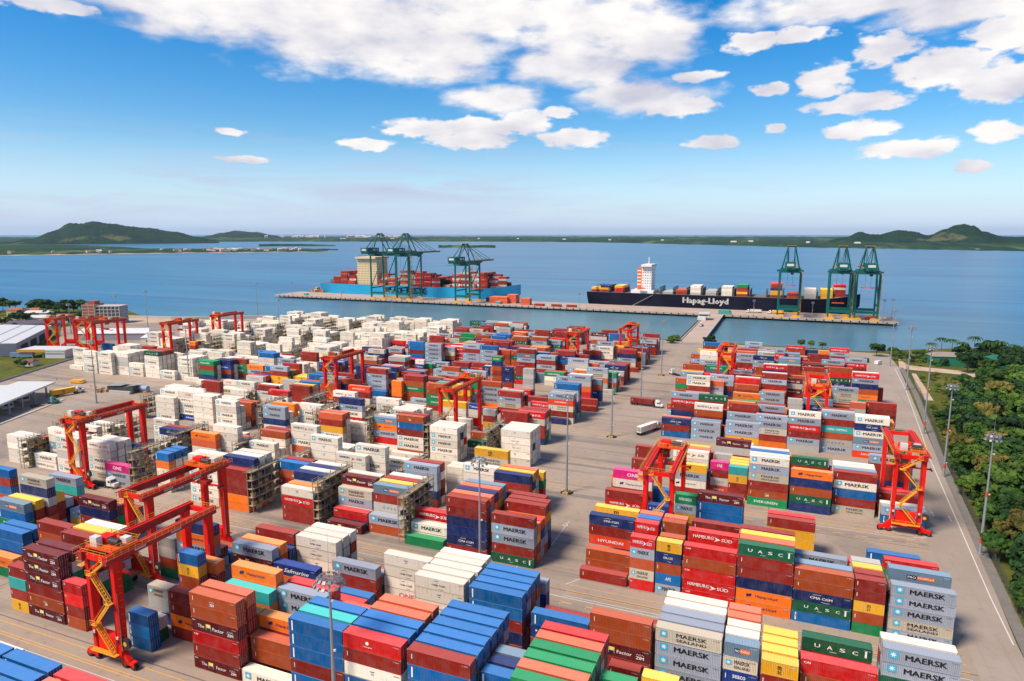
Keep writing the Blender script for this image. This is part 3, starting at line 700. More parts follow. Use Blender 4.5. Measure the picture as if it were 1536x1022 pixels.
# blocks of stacks: first row's y, then stacks as x, row, length in feet, half height flag, paint codes from the top down
STACKS = [
(92.7, [(-166.2,0,20,0,32,19,32,23),(-159.9,0,40,0,33,33,33,32,34,33),(-146.8,0,20,0,29,29,32,35),(-126.7,0,20,0,15,15,15),(-108.3,0,40,0,34,35,33,29,32,33),(-95.7,0,40,0,1),(-83.2,0,40,0,15,15,15,32,15,9),(-70.8,0,40,0,31,32,0,15,25,8),(-57.3,0,40,0,32,15,15,8,32,23),(-37.8,0,40,0,25,20,25,32,28,25),(-159.9,1,40,0,33,10,24,14,32,8),(-127.8,1,20,0,9,26),
(-108.3,1,40,0,36,32,32,8,16,34),(-95.7,1,40,0,35,35,32),(-83.2,1,40,0,19,28,8,14,32,10),(-70.8,1,40,0,15,13,32,1,35,20),(-57.3,1,40,0,15,26,32,25,1,32),(-44.4,1,20,0,15,15,14,35,32),(-37.8,1,40,0,36,30,32,26,35,35),(-159.8,2,40,0,32,35,20,36),(-127.8,2,20,0,7,9,9,26),(-121.4,2,40,0,32,32,20,32),(-108.6,2,40,0,20,23,15,14),(-96.1,2,40,0,20,32,26,32),
(-83.2,2,40,0,15,35,7,32,35,8),(-70.8,2,40,0,15,32,9,32,29,24),(-57.3,2,40,0,15,8,13,28,35,34),(-44.4,2,20,0,14,8,25,28,32),(-37.8,2,40,0,25,25,14,13,8,32),(-192.1,3,40,0,20,25),(-159.8,3,40,0,32,35,33,10,24,16),(-127.8,3,40,0,30,8,16),(-108.2,3,40,0,19,20,32,21,32),(-95.4,3,40,0,25,28,15),(-70.9,3,40,0,36,21,13,34,30,24),(-57.3,3,40,0,15,35,35,34,20,35),
(-44.4,3,20,0,11,33,29,28,20),(-37.8,3,40,0,25,14,11,35,36,15),(-25,3,20,0,25,34,32,26,8),(-192.3,4,40,0,15,15,14,26),(-159.8,4,40,0,22,16,16,35,30,10),(-124.9,4,20,0,15,23,35,7,23,20),(-108.9,4,40,0,20,20,14,36,32,10),(-96.4,4,40,0,8,8,25,32,24),(-83.4,4,40,0,10,26,29,15),(-70.9,4,40,0,36,29,35,32,28,20),(-57.3,4,40,0,15,16,26,32,33,26),(-37.8,4,40,0,36,1,33,16,10,8),
(-18.5,4,20,0,22,14,32,14,20),(-192.3,5,40,0,15,14,13,13),(-178.2,5,40,0,32,35,32,36,15),(-159.8,5,40,0,0,26,36,8,25,25),(-128.7,5,40,0,20,32,16,11,35),(-109,5,40,0,35,26,14,32),(-96.4,5,40,0,29,8,7,32,10),(-83,5,40,0,28,32,13,14),(-70.2,5,40,0,35,9,35,35),(-57.3,5,40,0,15,8,26,28,24,36),(-37.8,5,40,0,29,35,20,20,14,16)]),
(117.4, [(-211.7,0,40,0,11,15,24,15),(-146.7,0,20,0,9,9,35,25),(-139.9,0,40,0,14,20,8,16,8,15),(-121.4,0,40,0,8,33,28,14,10),(-108.8,0,40,0,16,21,35,20),(-96.4,0,40,0,30,32),(-27.1,0,20,0,32,25),(0.4,0,20,0,23,32,16,1,35),(-211.2,1,40,0,23,32,35,30),(-147,1,40,0,14,8,20),(-121.4,1,40,0,20,34,29,16,8),(-96.4,1,40,0,15,8),
(-72,1,40,0,4,0,4,4,0),(-58.6,1,40,0,15,15,32,14,35),(-44.4,1,40,0,15,16,35,33),(-31.9,1,40,0,35,35,33,32,33),(-18.8,1,40,0,7,8,8,8,32),(-6.2,1,20,0,11,7,12,30,28),(0.4,1,20,0,22,32,20,7,32),(6.9,1,40,0,29,35,14,23,9),(-210.1,2,40,0,7,14,9,32,34,15),(-184.4,2,40,0,33,14,32,32,24),(-147,2,40,0,24,28),(-121.4,2,40,0,14,25,24,32),
(-109,2,40,0,32,32),(-96.4,2,40,0,8,32,32,35),(-72,2,40,0,0,33,35,35,32),(-58.6,2,40,0,15,8,32,28,11),(-44.6,2,40,0,35,24,9),(-31.8,2,40,0,34,35,35,8),(-18.8,2,40,0,8,35,35,35,13),(-6.2,2,20,0,0,1,35,36,24),(0.4,2,20,0,22,1,35,16,14),(7,2,40,0,24,1,9,10),(-211,3,40,0,23,32,32,9),(-185.4,3,40,0,33,24,35,16),
(-147,3,40,0,33,8),(-122.4,3,40,0,32,14,21,35,10),(-109.6,3,40,0,4,4,0,0,0),(-96.6,3,40,0,8,26,11),(-83.9,3,40,0,0,4,4,3,0),(-71.5,3,40,0,0,35,32,21,26),(-58.6,3,40,0,15,32,34,35,8),(-43.8,3,40,0,32,8,24),(-18.8,3,40,0,8,35,20,23,30),(-6.2,3,20,0,0,23,11,11,35),(0.4,3,20,0,22,32,8,1,36),(7,3,40,0,7,14,36),
(-237.3,4,40,0,15,32,15,34,24),(-211.5,4,40,0,8,14,15),(-198,4,40,0,8,23),(-185.4,4,40,0,36,15,28),(-147,4,40,0,15),(-122.2,4,40,0,8,11,23,30),(-109.6,4,40,0,0,10,35,32,7),(-95.8,4,40,0,25,26),(-72,4,40,0,0,20,29,20,35),(-58.6,4,40,0,15,35,8,35,32),(-44.6,4,40,0,34,1),(-31.8,4,40,0,32,8,8),
(-18.8,4,40,0,0,23,10,16,15),(-6.2,4,20,0,36,35,8,35,10),(6.6,4,40,0,21,11,32),(20.9,4,40,0,8,8,26,20,8),(-210.6,5,40,0,8,19,32,32,32),(-197.8,5,40,0,8),(-185.4,5,40,0,32,8,13),(-147,5,40,0,35),(-122.2,5,40,0,24,14,34),(-109.6,5,40,0,0,32,10,24,25),(-95.8,5,40,0,34,8),(-72,5,40,0,0,8,35,32,36),
(-57.4,5,40,0,8,16,35,33),(-44.6,5,40,0,24),(-31.8,5,40,0,25,16),(-18.8,5,40,0,0,25,15,8,8),(-6.2,5,20,0,36,15,29,20,32),(7.5,5,40,0,26,32,20,24),(20.9,5,40,0,0,32,8,32,14)]),
(157.3, [(-219.3,0,40,0,27,8,8),(-179.1,0,40,0,0,1,1,1,1,1),(-166.6,0,40,0,32,32,32,21,21),(-141,0,40,0,0,30,32,32),(-124.1,0,40,0,33),(-96.7,0,40,0,25),(-83.3,0,40,0,32,32,14,14,13,32),(-69.5,0,40,0,32,8,8,32,26),(-44.6,0,40,0,32),(-31.6,0,20,0,30,8,36,7,29),(-25.2,0,20,0,23,13,35,17,8),(-18.6,0,40,0,29,35,29,30,29),
(-6.1,0,40,0,26,32,32,14,20,20),(6.3,0,40,1,35,35,13,26,15),(18.8,0,20,1,32,32,23,35,25),(25.9,0,40,1,8,8,8,7,8),(-277.7,1,40,0,0,0,0,0),(-262.1,1,40,0,1,2),(-249.1,1,40,0,1,1,9,3,1),(-232.1,1,40,0,2,0,1,1,7),(-197.7,1,20,0,15,21,0,0,4),(-179.1,1,40,0,0,0,0,3,34,0),(-166.6,1,40,0,14,32,32,32,33,1),(-141,1,40,0,21,1,0,1),
(-123.8,1,40,0,29,14),(-111.1,1,40,0,8,35),(-96.6,1,40,0,1,1),(-83.3,1,40,0,36,11,20,21,34,9),(-69.5,1,40,0,21,23,35,20),(-24.9,1,20,0,35,32,7,14,35),(-18.6,1,40,0,28,28,26,8),(-6.1,1,40,0,36,25,8,33,1,10),(6.3,1,40,1,11,8,32,13,20),(18.8,1,20,1,32,32,10,21,34),(-277.7,2,40,0,0,20,4,2),(-262.2,2,40,0,0),
(-249.1,2,40,0,0,4,1,0,0),(-232.1,2,40,0,0,4,2,1,0),(-197.7,2,20,0,15,2,4,28,0),(-166.6,2,40,0,0,3,36,1,0,20),(-141,2,40,0,14,0,4,2,4),(-124,2,40,0,7,8,0,4),(-111.2,2,40,0,11,32,10,1,0),(-96.5,2,40,0,30,2,2),(-83.3,2,40,0,14,21,33,26,8,32),(-69.5,2,40,0,29,16,8,8),(-44.7,2,40,0,35,35),(-19,2,40,0,32,32,32,36),
(-6,2,40,0,22,32,8,14,29,28),(18.7,2,20,1,22,9,35,24,11),(26,2,40,0,11,7,33,25,9),(-278,3,40,0,35,0,2),(-262.2,3,40,0,3,0,8,2,1),(-249.4,3,40,0,36,1,4,36),(-232.1,3,40,0,0,0,0,32,4),(-197.7,3,20,0,15,0,25,2,1),(-166.6,3,40,0,0,1,1,1,0,7),(-141,3,40,0,0,1,1,4,1),(-124.6,3,40,0,33,29,0,1,1),(-111.2,3,40,0,22,33,0,0,0),
(-95.8,3,40,0,0,26),(-83.3,3,40,0,36,23,35,15,8,8),(-69.5,3,40,0,32,20,11,8,35),(-44.8,3,40,0,13,32,28,21,25),(-32.4,3,20,0,30,32,32,8,11),(-18.6,3,40,0,30,29,15,9,10),(-6,3,40,0,32,35,20,9,32,35),(18.7,3,20,1,9,36,26,10,35),(-278,4,40,0,35,35,23),(-262.2,4,40,0,0,1,2,0),(-249.4,4,40,0,1,0,3,1),(-230,4,40,0,14,1,14,1),
(-152.3,4,40,0,15,34,32,1,0),(-141,4,40,0,14,0,1,0,36),(-124.6,4,40,0,0,1,20,3,1),(-111.2,4,40,0,32,3,0,1,1),(-95.8,4,40,0,1,0),(-83.3,4,40,0,11,8,34,7,20,21),(-69.5,4,40,0,32,23,11,16,14),(-45,4,40,0,1,32,35,35),(-32.4,4,20,0,15,1,32,35,32),(-25.8,4,20,0,35,35,9,7,34),(-19,4,40,0,16,1,8,16),(-6.6,4,40,0,28,35,26,11,35),
(6,4,40,0,8,8,8,8),(18.5,4,20,0,29,10,20,9),(-278,5,40,0,35,35),(-262.2,5,40,0,0,0,1,0),(-249.4,5,40,0,1,1,1),(-152.3,5,40,0,32,0,1,2,4),(-141,5,40,0,0,2,1,0,1),(-111.2,5,40,0,0,15,1,1,1),(-95.8,5,40,0,0),(-71.4,5,40,0,32,30,20,36,35),(-44.8,5,40,0,23,32,11,36,9),(-32.3,5,20,0,36,35,35,36,8),
(-25.8,5,20,0,36,16,29,32,32),(-18.6,5,40,0,32,32,1,35,29),(-6.2,5,40,0,30,35,32,23,7),(6.6,5,40,0,15,14,15)]),
(183.4, [(-275,0,40,0,1,1),(-206.4,0,40,0,20,36,4,1,0),(-139.8,0,40,0,2,0,0,8,8),(-112.5,0,40,0,8,8,8,14,32),(-275,1,40,0,0,0,0),(-198.3,1,40,0,0,0,0,2,4,1),(-133.8,1,40,0,1,0,1,1,2,1),(-112.5,1,40,0,32,1,35,33,3),(-81.6,1,40,0,14,32,35,33,20),(-18.9,1,40,0,33,15,15,32,24,32),(28.5,1,40,0,29,24),(-275,2,40,0,1),
(-230.3,2,40,0,13,1,4,2),(-198.6,2,40,0,4,28,8,0),(-183.9,2,40,0,1,0,3,4),(-155.2,2,40,0,1,0,0,0,3,0),(-131.3,2,40,0,1,2,32),(-93.9,2,40,0,1,0,1,1,1),(-81.5,2,40,0,22,14,23,14,20),(-25.4,2,20,0,24,8,23,35,30),(-19,2,40,0,26,26,35,26,26),(-0.2,2,40,0,32,23,23,23),(24.9,2,40,0,15,29),(-275,3,40,0,1,1,0),
(-230.3,3,40,0,32,0,1,35),(-198.6,3,40,0,35,35,35,13),(-183.9,3,40,0,0,1,11),(-127.2,3,40,0,1,1,0,16),(-101.6,3,40,0,0,0,0,2),(-81.6,3,40,0,36,10,8,35,20),(-46.9,3,40,0,32,30,32,35),(-33.8,3,20,0,16,14,7),(-19,3,40,0,36,36,36,8,20),(-0.2,3,40,0,29,32,14,33),(-275,4,40,0,1,0),(-203.5,4,40,0,1,1,0,32),
(-183.9,4,40,0,35,0,0,0,0),(-155.2,4,40,0,1,1,13,35),(-133.3,4,40,0,1,1),(-101.6,4,40,0,0,1,24,28),(-83,4,40,0,23,34,23,23),(-45.3,4,40,0,27,6,32,21,28,28),(-26.8,4,20,0,7,32,24),(-19,4,40,0,21,35,14,21),(-275,5,40,0,1,1),(-244.4,5,40,0,2,1,1,1),(-183.9,5,40,0,32,0,0,4,0),(-171.5,5,40,0,2,0,1,36,0,4),
(-155.2,5,40,0,0,1,1,1),(-127.2,5,40,0,0,0,0,1),(-93.9,5,40,0,23,7,16,1,32,35),(-81.2,5,40,0,23,24,29,23),(-46.4,5,40,0,20,32,34,32,20),(-33.8,5,20,0,15,15,11,8),(-19,5,40,0,21,32,16,35)]),
(224.8, [(-295.8,0,40,0,0,0),(-236.6,0,40,0,1,4,1,1,4),(-209.2,0,40,0,8,8,14,2,8),(-179.4,0,40,0,36,32,22,1,3),(-140.9,0,40,0,34,15,32,1,1,35),(-125.9,0,40,0,0,1,1,1,0),(-32.4,0,40,0,23,8,6,32),(-6.9,0,40,0,1,8,7,32,34,24),(5.9,0,40,0,20,14,35,26,14),(32.2,0,40,0,8,15),(-277.9,1,40,0,0,0,0,1),(-253.7,1,40,0,0,0,0,0,4),
(-236.6,1,40,0,0,0,0,0),(-209.2,1,40,0,0,4,8,0),(-179.4,1,40,0,36,1,4,0,4),(-153.8,1,40,0,11,20,8,29,4),(-140.9,1,40,0,32,0,2,14,1,0),(-125.9,1,40,0,0,14,0,10,4),(-31.8,1,40,0,13,32,35),(-13.3,1,20,0,19,23,32,32),(-6.9,1,40,0,0,33,34,25,16,25),(6.2,1,40,0,8,8,36,28),(18.7,1,40,0,32,1,15,32,7),(32.2,1,40,0,1,1),
(-278,2,40,0,1,2,32,4,0),(-265.7,2,40,0,3,2,1,1,16),(-253.3,2,40,0,0,1,4,0,1),(-236.6,2,40,0,35,2),(-209.2,2,40,0,21,21,0,32,1),(-153.8,2,40,0,0,0,4,0,0),(-125.9,2,40,0,0,0,29,1,3),(-97.9,2,40,0,0,4,4,0,0),(-32.4,2,40,0,2,2,13,32,35),(-19.5,2,20,0,27,32,10,28),(-13.2,2,20,0,22,25,14,35),(-6.9,2,40,0,15,32,9,14,32,20),
(6.2,2,40,0,8,13,32,8),(18.7,2,40,0,11,32,1,35,25),(32.2,2,40,0,23),(-277.9,3,40,0,0,0,4,4,4),(-265.5,3,40,0,0,1,1,0,0),(-236.6,3,40,0,35,35,36,32),(-196.8,3,40,0,0,1,1,1,13),(-173.4,3,40,0,0,0,0),(-97.9,3,40,0,0,3,14,1,3),(-32.4,3,40,0,36,32,25,11,35),(-13.3,3,20,0,22,28,1,11),(-6.9,3,40,0,0,32,32,28,14,30),
(6.2,3,40,0,8,32,8),(18.7,3,40,0,0,9,23,14,13),(32.2,3,40,0,30),(-281.5,4,40,0,1,1,2,3,1),(-269.1,4,40,0,0,15,3,1,0),(-248.2,4,40,0,0,2,2,0),(-235.8,4,40,0,35,0,4,0),(-209.2,4,40,0,1,1,1),(-196.4,4,40,0,1,1,0,1),(-172.6,4,40,0,0),(-148.8,4,40,0,32,5),(-115.3,4,40,0,26,2),
(-97.9,4,40,0,0,2,0,1,0),(-32.7,4,40,0,22,16,28,16,21),(-20.3,4,20,0,35,14),(-13.3,4,20,0,22,11,20,35),(-6.2,4,40,0,20,20,15,26,20),(6.2,4,40,0,21,21,32),(18.7,4,40,0,0,35,8,10,13),(32.2,4,40,0,32,9),(-281.5,5,40,0,0,1,0,1,29),(-248.2,5,40,0,0,1,0,3),(-224.3,5,40,0,1),(-209.2,5,40,0,35,32,1,0),
(-196.4,5,40,0,1,1,1,1),(-179.9,5,40,0,14,8,1,30,1,1),(-147,5,40,0,0),(-115.3,5,40,0,35,26,32),(-97.9,5,40,0,0,1,0,1,1),(-48.7,5,40,0,32,32),(-31.8,5,40,0,35,32,8,16),(-19.1,5,20,0,9,35,32,32),(-6.2,5,40,0,20,25,20,25,11),(6.6,5,40,0,35,35,30),(19.4,5,40,0,11,11,36,35),(32.2,5,40,0,30,8)]),
(249.5, [(-228.3,0,40,0,29,1,4,1,0),(-190.3,0,40,0,2,32,4,3,4,32),(-159.8,0,40,0,1,4,1,0),(-32.2,0,40,0,35,1),(-19.5,0,40,0,33,9,32,16,26),(-6.2,0,40,0,30,32),(18.2,0,40,0,35,26),(30.9,0,40,0,8,32,32,14,32),(-274.2,1,40,0,32,32,0,3,1),(-255.3,1,40,0,0,0,4,4),(-159.8,1,40,0,1,0,1,0),(-31.8,1,40,0,35),
(-19,1,40,0,30,8,30,14),(-6.2,1,40,0,35,29),(19.4,1,40,0,32),(32.2,1,40,0,7,8,7,7),(-240.9,2,40,0,32,1,0,4,0),(-228.5,2,40,0,37,32),(-190.3,2,40,0,0,0),(-170.8,2,40,0,0,1,3,1,0),(-158,2,40,0,1,2,1,26),(-134.8,2,40,0,0,0,0),(-108.5,2,40,0,32,32,1,0,1),(-50.5,2,40,0,32,32),
(-31.8,2,40,0,8),(-19,2,40,0,1,1,16,23),(-6.2,2,40,0,35,11),(6.6,2,40,0,26,32,32),(19.4,2,40,0,33,11),(32.2,2,40,0,14,1,21,32),(-257.2,3,40,0,1,3,1,3,13),(-240.9,3,40,0,0,1,0,20,0),(-228.5,3,40,0,0,3),(-190.3,3,40,0,0,0),(-172.6,3,40,0,8,1,0,8),(-159.8,3,40,0,1,1,1,1),
(-134.2,3,40,0,3),(-101.8,3,40,0,30,7,32,32,14),(-31.8,3,40,0,15),(-19,3,40,0,32,32,35),(-6.2,3,40,0,35,15),(6.6,3,40,0,32,32),(19.4,3,40,0,11,32),(32.2,3,40,0,7,32,15),(-288.5,4,40,0,0,0,0),(-274,4,40,0,1,1,1),(-238.4,4,40,0,1),(-225.5,4,40,0,32,32,32,1,36),
(-190.5,4,40,0,28,32,2,0,0,35),(-172.6,4,40,0,4,4,0,4),(-159.8,4,40,0,0,0,0),(-139.9,4,40,0,23,0,1,1,0),(-101.8,4,40,0,32,4,2,25,24),(-31.8,4,40,0,35),(-19,4,40,0,35,32,20),(-6.2,4,40,0,13,13),(6.6,4,40,0,14,35),(19.4,4,40,0,21),(32.2,4,40,0,7,35,7),(-274,5,40,0,0,1,20),
(-238.4,5,40,0,1),(-225.5,5,40,0,22,8,1,2,0),(-172.6,5,40,0,1,1,21),(-159.8,5,40,0,1,0,3),(-120.9,5,20,0,9,32,23,1),(-101.8,5,40,0,32,35,0,9,9),(-31.8,5,40,0,35),(-17.4,5,40,0,8,8,23,8,8,35),(-4.4,5,40,0,32),(8.4,5,40,0,10),(21.2,5,40,0,8,8),(34,5,40,0,7,7,7)]),
(290.8, [(-415.8,0,40,0,0,1,0,1,1),(-402.2,0,40,0,1,0,1,1,2),(-319.8,0,40,0,0),(-281.4,0,40,0,10,7,10),(-255.8,0,40,0,9,9,9),(-243,0,40,0,15,32,8),(-230.2,0,40,0,11,35,34,11),(-164.3,0,40,0,35,35,24,24,32),(-140.6,0,20,0,16,9),(-114.3,0,40,0,30,7),(-101.8,0,40,0,14),(-46.3,0,40,0,13,32,15),
(-33.5,0,40,0,8,8,8),(-7.2,0,40,0,8,8,7,32,21),(5.3,0,40,0,1,8,30,32,8,9),(29.7,0,40,0,1,13,1,11,8,28),(-434.1,1,40,0,0),(-421.4,1,40,0,2,2,0,3),(-403.7,1,40,0,0,0,1,4,0),(-391.3,1,40,0,0,9,9,3,0),(-378.8,1,40,0,0,1,1),(-364.7,1,40,0,26,0,1,3,0,0),(-352.3,1,40,0,1,1),(-333.4,1,40,0,0),
(-320.7,1,40,0,24,32,25,14,0),(-281.4,1,40,0,30,16,28),(-268.6,1,40,0,35),(-255.8,1,40,0,32),(-243,1,40,0,35,32,35),(-218.6,1,40,0,35,14,32,32),(-204.6,1,40,0,8),(-166.2,1,40,0,32,32,32,28),(-153.4,1,40,0,23,23,35,8,23),(-140.6,1,40,0,34),(-115,1,40,0,29),(-100,1,40,0,8,28,7,32,7),
(-46.3,1,40,0,36,20,35),(-33.5,1,40,0,11,28,8),(-19.8,1,40,0,8,8),(-6.2,1,40,0,10,24,16,24),(17.6,1,40,0,8,32,18,35,10,8),(30,1,40,0,0,9,1,1,29,14),(-433.7,2,40,0,1,0,1,0,0),(-421,2,40,0,2,2,3,0),(-403.3,2,40,0,0,3,0,2,0),(-390.9,2,40,0,0,0,0,2,0),(-364.6,2,40,0,35,2,1,4,1,0),(-340.4,2,40,0,1,1,0,1,1),
(-320.7,2,40,0,25,1,0,0,1),(-307,2,40,0,3),(-281.4,2,40,0,13,13,13),(-268.9,2,40,0,8,32,23,23,35),(-255.8,2,40,0,15,35),(-243,2,40,0,15,32,1,13),(-230.2,2,40,0,11,34,11,26),(-217.4,2,40,0,35,35,16),(-204.6,2,40,0,15,16),(-166.2,2,40,0,32,32,32,35),(-153.4,2,40,0,25,8,25,29),(-140.6,2,40,0,35),
(-115,2,40,0,34),(-100,2,40,0,9,29,32,24,15),(-44.6,2,40,0,11,32),(-31.8,2,40,0,32,25),(-19,2,40,0,35),(-6.2,2,40,0,10,14,8,16),(18,2,40,0,9,8,32,25,35,35),(32.2,2,40,0,21,7,21,35,23),(-435,3,40,0,4,4,4,0),(-422.2,3,40,0,4,4,0),(-409.4,3,40,0,4,2,1,0),(-392,3,40,0,0,1,4,1,0),
(-364.6,3,40,0,32,0,0,0,4,1),(-340.4,3,40,0,0,0,0,0,1),(-313.6,3,40,0,14,16,35,14,0),(-281.4,3,40,0,13,14),(-268.6,3,40,0,24,24,32,24),(-255.8,3,40,0,23,23,8),(-243,3,40,0,26,36,11,26),(-230.2,3,40,0,11,11,11),(-206,3,40,0,32,8,8,8,16,33),(-190.4,3,20,0,21,21,21,34),(-179,3,40,0,8),(-166.2,3,40,0,32,25,32),
(-153.4,3,40,0,10,8,30),(-128.7,3,40,0,32,8,7,32),(-102.2,3,40,0,1,32,14,1),(-46.4,3,40,0,11,11),(-33.5,3,40,0,2,35,32,24,35),(-19.4,3,40,0,8,8,35,35),(-6.2,3,40,0,10,28,32),(18,3,40,0,32,20,35,32,24,35),(32.2,3,40,0,21,21,9,21,32),(-435,4,40,0,3,3,1,0),(-422.2,4,40,0,0,4,0),(-409.4,4,40,0,2,3,1,1),
(-392,4,40,0,0,0,1,0,3),(-364.6,4,40,0,32,1,1,0,1,1),(-340.4,4,40,0,0,1,0,0,0),(-313.6,4,40,0,14,2,1,1,1),(-281.4,4,40,0,32,32,21),(-268.6,4,40,0,35,35,35,35),(-255.8,4,40,0,23,11,23),(-243,4,40,0,15,15,15,32),(-230.2,4,40,0,11,8,35),(-206,4,40,0,9,32,8,32,8,32),(-184.9,4,40,0,32,35,24,35,35),(-166.2,4,40,0,8,13,16),
(-153.4,4,40,0,24,24,24,24,32),(-128.7,4,40,0,9,32,21,32),(-100.2,4,40,0,15,8,8,15,15,7),(-44.6,4,40,0,11),(-31.8,4,40,0,32,14,13,8),(-19,4,40,0,36,35,35),(-6.2,4,40,0,20,26,14),(6.6,4,40,0,29,10,32,20),(19.4,4,40,0,8,8,8,7,26),(32.2,4,40,0,20,23,32,13),(-435,5,40,0,0,1,0),(-422.2,5,40,0,2,4,1),
(-409.4,5,40,0,0,0,3),(-392,5,40,0,0,0,0,1,4),(-371,5,40,0,0,0,0,3,0),(-358.2,5,40,0,0,3,0,0,3),(-340.4,5,40,0,0,0,0,0,0),(-319.8,5,40,0,1,1,1,2),(-307.1,5,40,0,32,24,24,32,24),(-294.7,5,40,0,20,8,20,28),(-281.4,5,40,0,15,9,15,14),(-267.9,5,40,0,32,35,32,13,28),(-255.4,5,40,0,23,23,23),(-243,5,40,0,29,35,29),
(-230.2,5,40,0,32,16,32,32),(-217.4,5,40,0,35,11),(-204.6,5,40,0,15,35,36,13,8),(-184.9,5,40,0,32,32,34,21,10),(-166.2,5,40,0,14,8,14),(-141.8,5,40,0,35,8,8,8,21),(-127.8,5,40,0,33,35,13),(-113.7,5,40,0,30,10),(-100.2,5,40,0,15,33,11,32,35,25),(-44.6,5,40,0,8,30,32,14,25,25),(-32.2,5,40,0,26,32,30,15,10,35),(-19.3,5,40,0,32,32,21,8,7),
(-6.2,5,40,0,9,9,7),(6.6,5,40,0,32,32,1,32),(19.4,5,40,0,8,8,8,35,8),(32.2,5,40,0,20,32,14,13)]),
(315.5, [(-428.6,0,40,0,0,0),(-415.8,0,40,0,0,0,0,1,0),(-403,0,40,0,0,0),(-390.2,0,40,0,2,1),(-351.8,0,40,0,0,0,4,0,0),(-339,0,40,0,0,1,0),(-326.2,0,40,0,0,0,4,1),(-313.4,0,40,0,1,1),(-294.8,0,40,0,15,4,4,1,1,0),(-280,0,40,0,8,1,1,0,0),(-262.8,0,40,0,35,36),(-249.4,0,40,0,16,33,8,16,25),
(-223.8,0,40,0,14,14,14,32,14),(-211,0,40,0,14,14,8),(-198.2,0,40,0,9,32,9),(-185.4,0,40,0,33,32),(-172.6,0,40,0,25,9,23),(-159.8,0,40,0,35,8,35),(-120.2,0,40,0,32,8),(-19,0,40,0,30,13,32,35),(-428.6,1,40,0,0,1,4),(-415.8,1,40,0,0,4,1,0,0),(-403,1,40,0,0,1,3),(-390.2,1,40,0,0,1),
(-351.8,1,40,0,2,4,4),(-339,1,40,0,0,4,0,3,0),(-326.2,1,40,0,0,1,0,1),(-313.4,1,40,0,0,0),(-294.8,1,40,0,15,4,0,4,1,3),(-275,1,40,0,0,0,0,0),(-262.2,1,40,0,0),(-249.4,1,40,0,13,36,13,14,13),(-223.8,1,40,0,33,24,7,36),(-211,1,40,0,14,23,14,8,14),(-198.2,1,40,0,32,32,32),(-185.4,1,40,0,29,32),
(-172.6,1,40,0,8,35,8),(-159.8,1,40,0,35,20,15,35,8),(-121.4,1,40,0,16),(-108.6,1,40,0,8),(-95.8,1,40,0,32),(-20.8,1,40,0,7,14,9),(-8,1,40,0,8,32,32,24),(-428.6,2,40,0,0,0,3,0),(-415.8,2,40,0,0,1,0,0,3),(-403,2,40,0,0,0,0),(-390.2,2,40,0,0,0),(-351.8,2,40,0,1,1,0,1,1),
(-339,2,40,0,1,4,2),(-326.2,2,40,0,4,4,1,4),(-313.4,2,40,0,1,1),(-300.3,2,40,0,15,1,4,0,1,2),(-287.8,2,40,0,0,1,0,4,0),(-275,2,40,0,0,2,4,0),(-262.2,2,40,0,4),(-249.4,2,40,0,8,32,8,8,30),(-223.8,2,40,0,33,33,33,33,33),(-211,2,40,0,36,36,14,36,36),(-198.2,2,40,0,32,14,35,21),(-185.4,2,40,0,33,21,35),
(-172.6,2,40,0,14,24,8),(-159.8,2,40,0,34,20,29),(-121.4,2,40,0,16),(-108.6,2,40,0,8,24),(-95.8,2,40,0,32,32),(-20.8,2,40,0,20,21,8,20),(-8,2,40,0,32,32,15,32),(6.6,2,40,0,28),(-428.6,3,40,0,1,1,3,1),(-415.8,3,40,0,0,0,0),(-403,3,40,0,2,0),(-390.2,3,40,0,1),
(-351.8,3,40,0,1,0,1,2,0),(-339,3,40,0,1,1,1,1,4),(-326.2,3,40,0,3,0,1),(-313.4,3,40,0,2,1,2,2),(-300.6,3,40,0,4,1,4,0,0),(-287.8,3,40,0,0,1,0,1,0),(-275,3,40,0,0,0,0),(-249.4,3,40,0,16,32,8,1,24),(-237,3,40,0,8,9,26),(-223.8,3,40,0,33,33,34),(-211,3,40,0,8,9,15,10,32),(-198.2,3,40,0,14,13,36,8),
(-185.4,3,40,0,33,26,33),(-172.6,3,40,0,36,36,36),(-159.8,3,40,0,35,13,13,20),(-147,3,40,0,11),(-134.2,3,40,0,10),(-100.1,3,40,0,8,9,36,29,11,7),(-19,3,40,0,25,24,11,25),(5.2,3,20,0,9,9,14,35,24),(19.4,3,40,0,32),(32.2,3,40,0,25),(-428.6,4,40,0,2,2),(-415.8,4,40,0,0,1,0),
(-403,4,40,0,4,0,4),(-390.2,4,40,0,0,1,4),(-351.8,4,40,0,1,1,4,0),(-339,4,40,0,1,1,3,0,0),(-326.2,4,40,0,1,0,0,2),(-313.4,4,40,0,0,0,3,0),(-300.6,4,40,0,1,1,0,4,1),(-287.8,4,40,0,4,4,4,1),(-272.7,4,40,0,32,32,1,0,1,0),(-249.4,4,40,0,1,34,35),(-236.6,4,40,0,35,14),(-223.8,4,40,0,35,35,35,35),
(-211,4,40,0,14,14,11),(-198.2,4,40,0,8,8,23,14),(-185.4,4,40,0,35,15,35),(-172.6,4,40,0,16,32),(-159.8,4,40,0,8,8,30,13,35),(-147,4,40,0,10,35),(-134.2,4,40,0,30,30),(-100.1,4,40,0,0,16,32,14,25,28),(-49.7,4,40,0,35,8),(-19,4,40,0,20,28,8,35,8),(-6.2,4,40,0,20,32,8),(11.9,4,40,0,11,13,33,1,14),
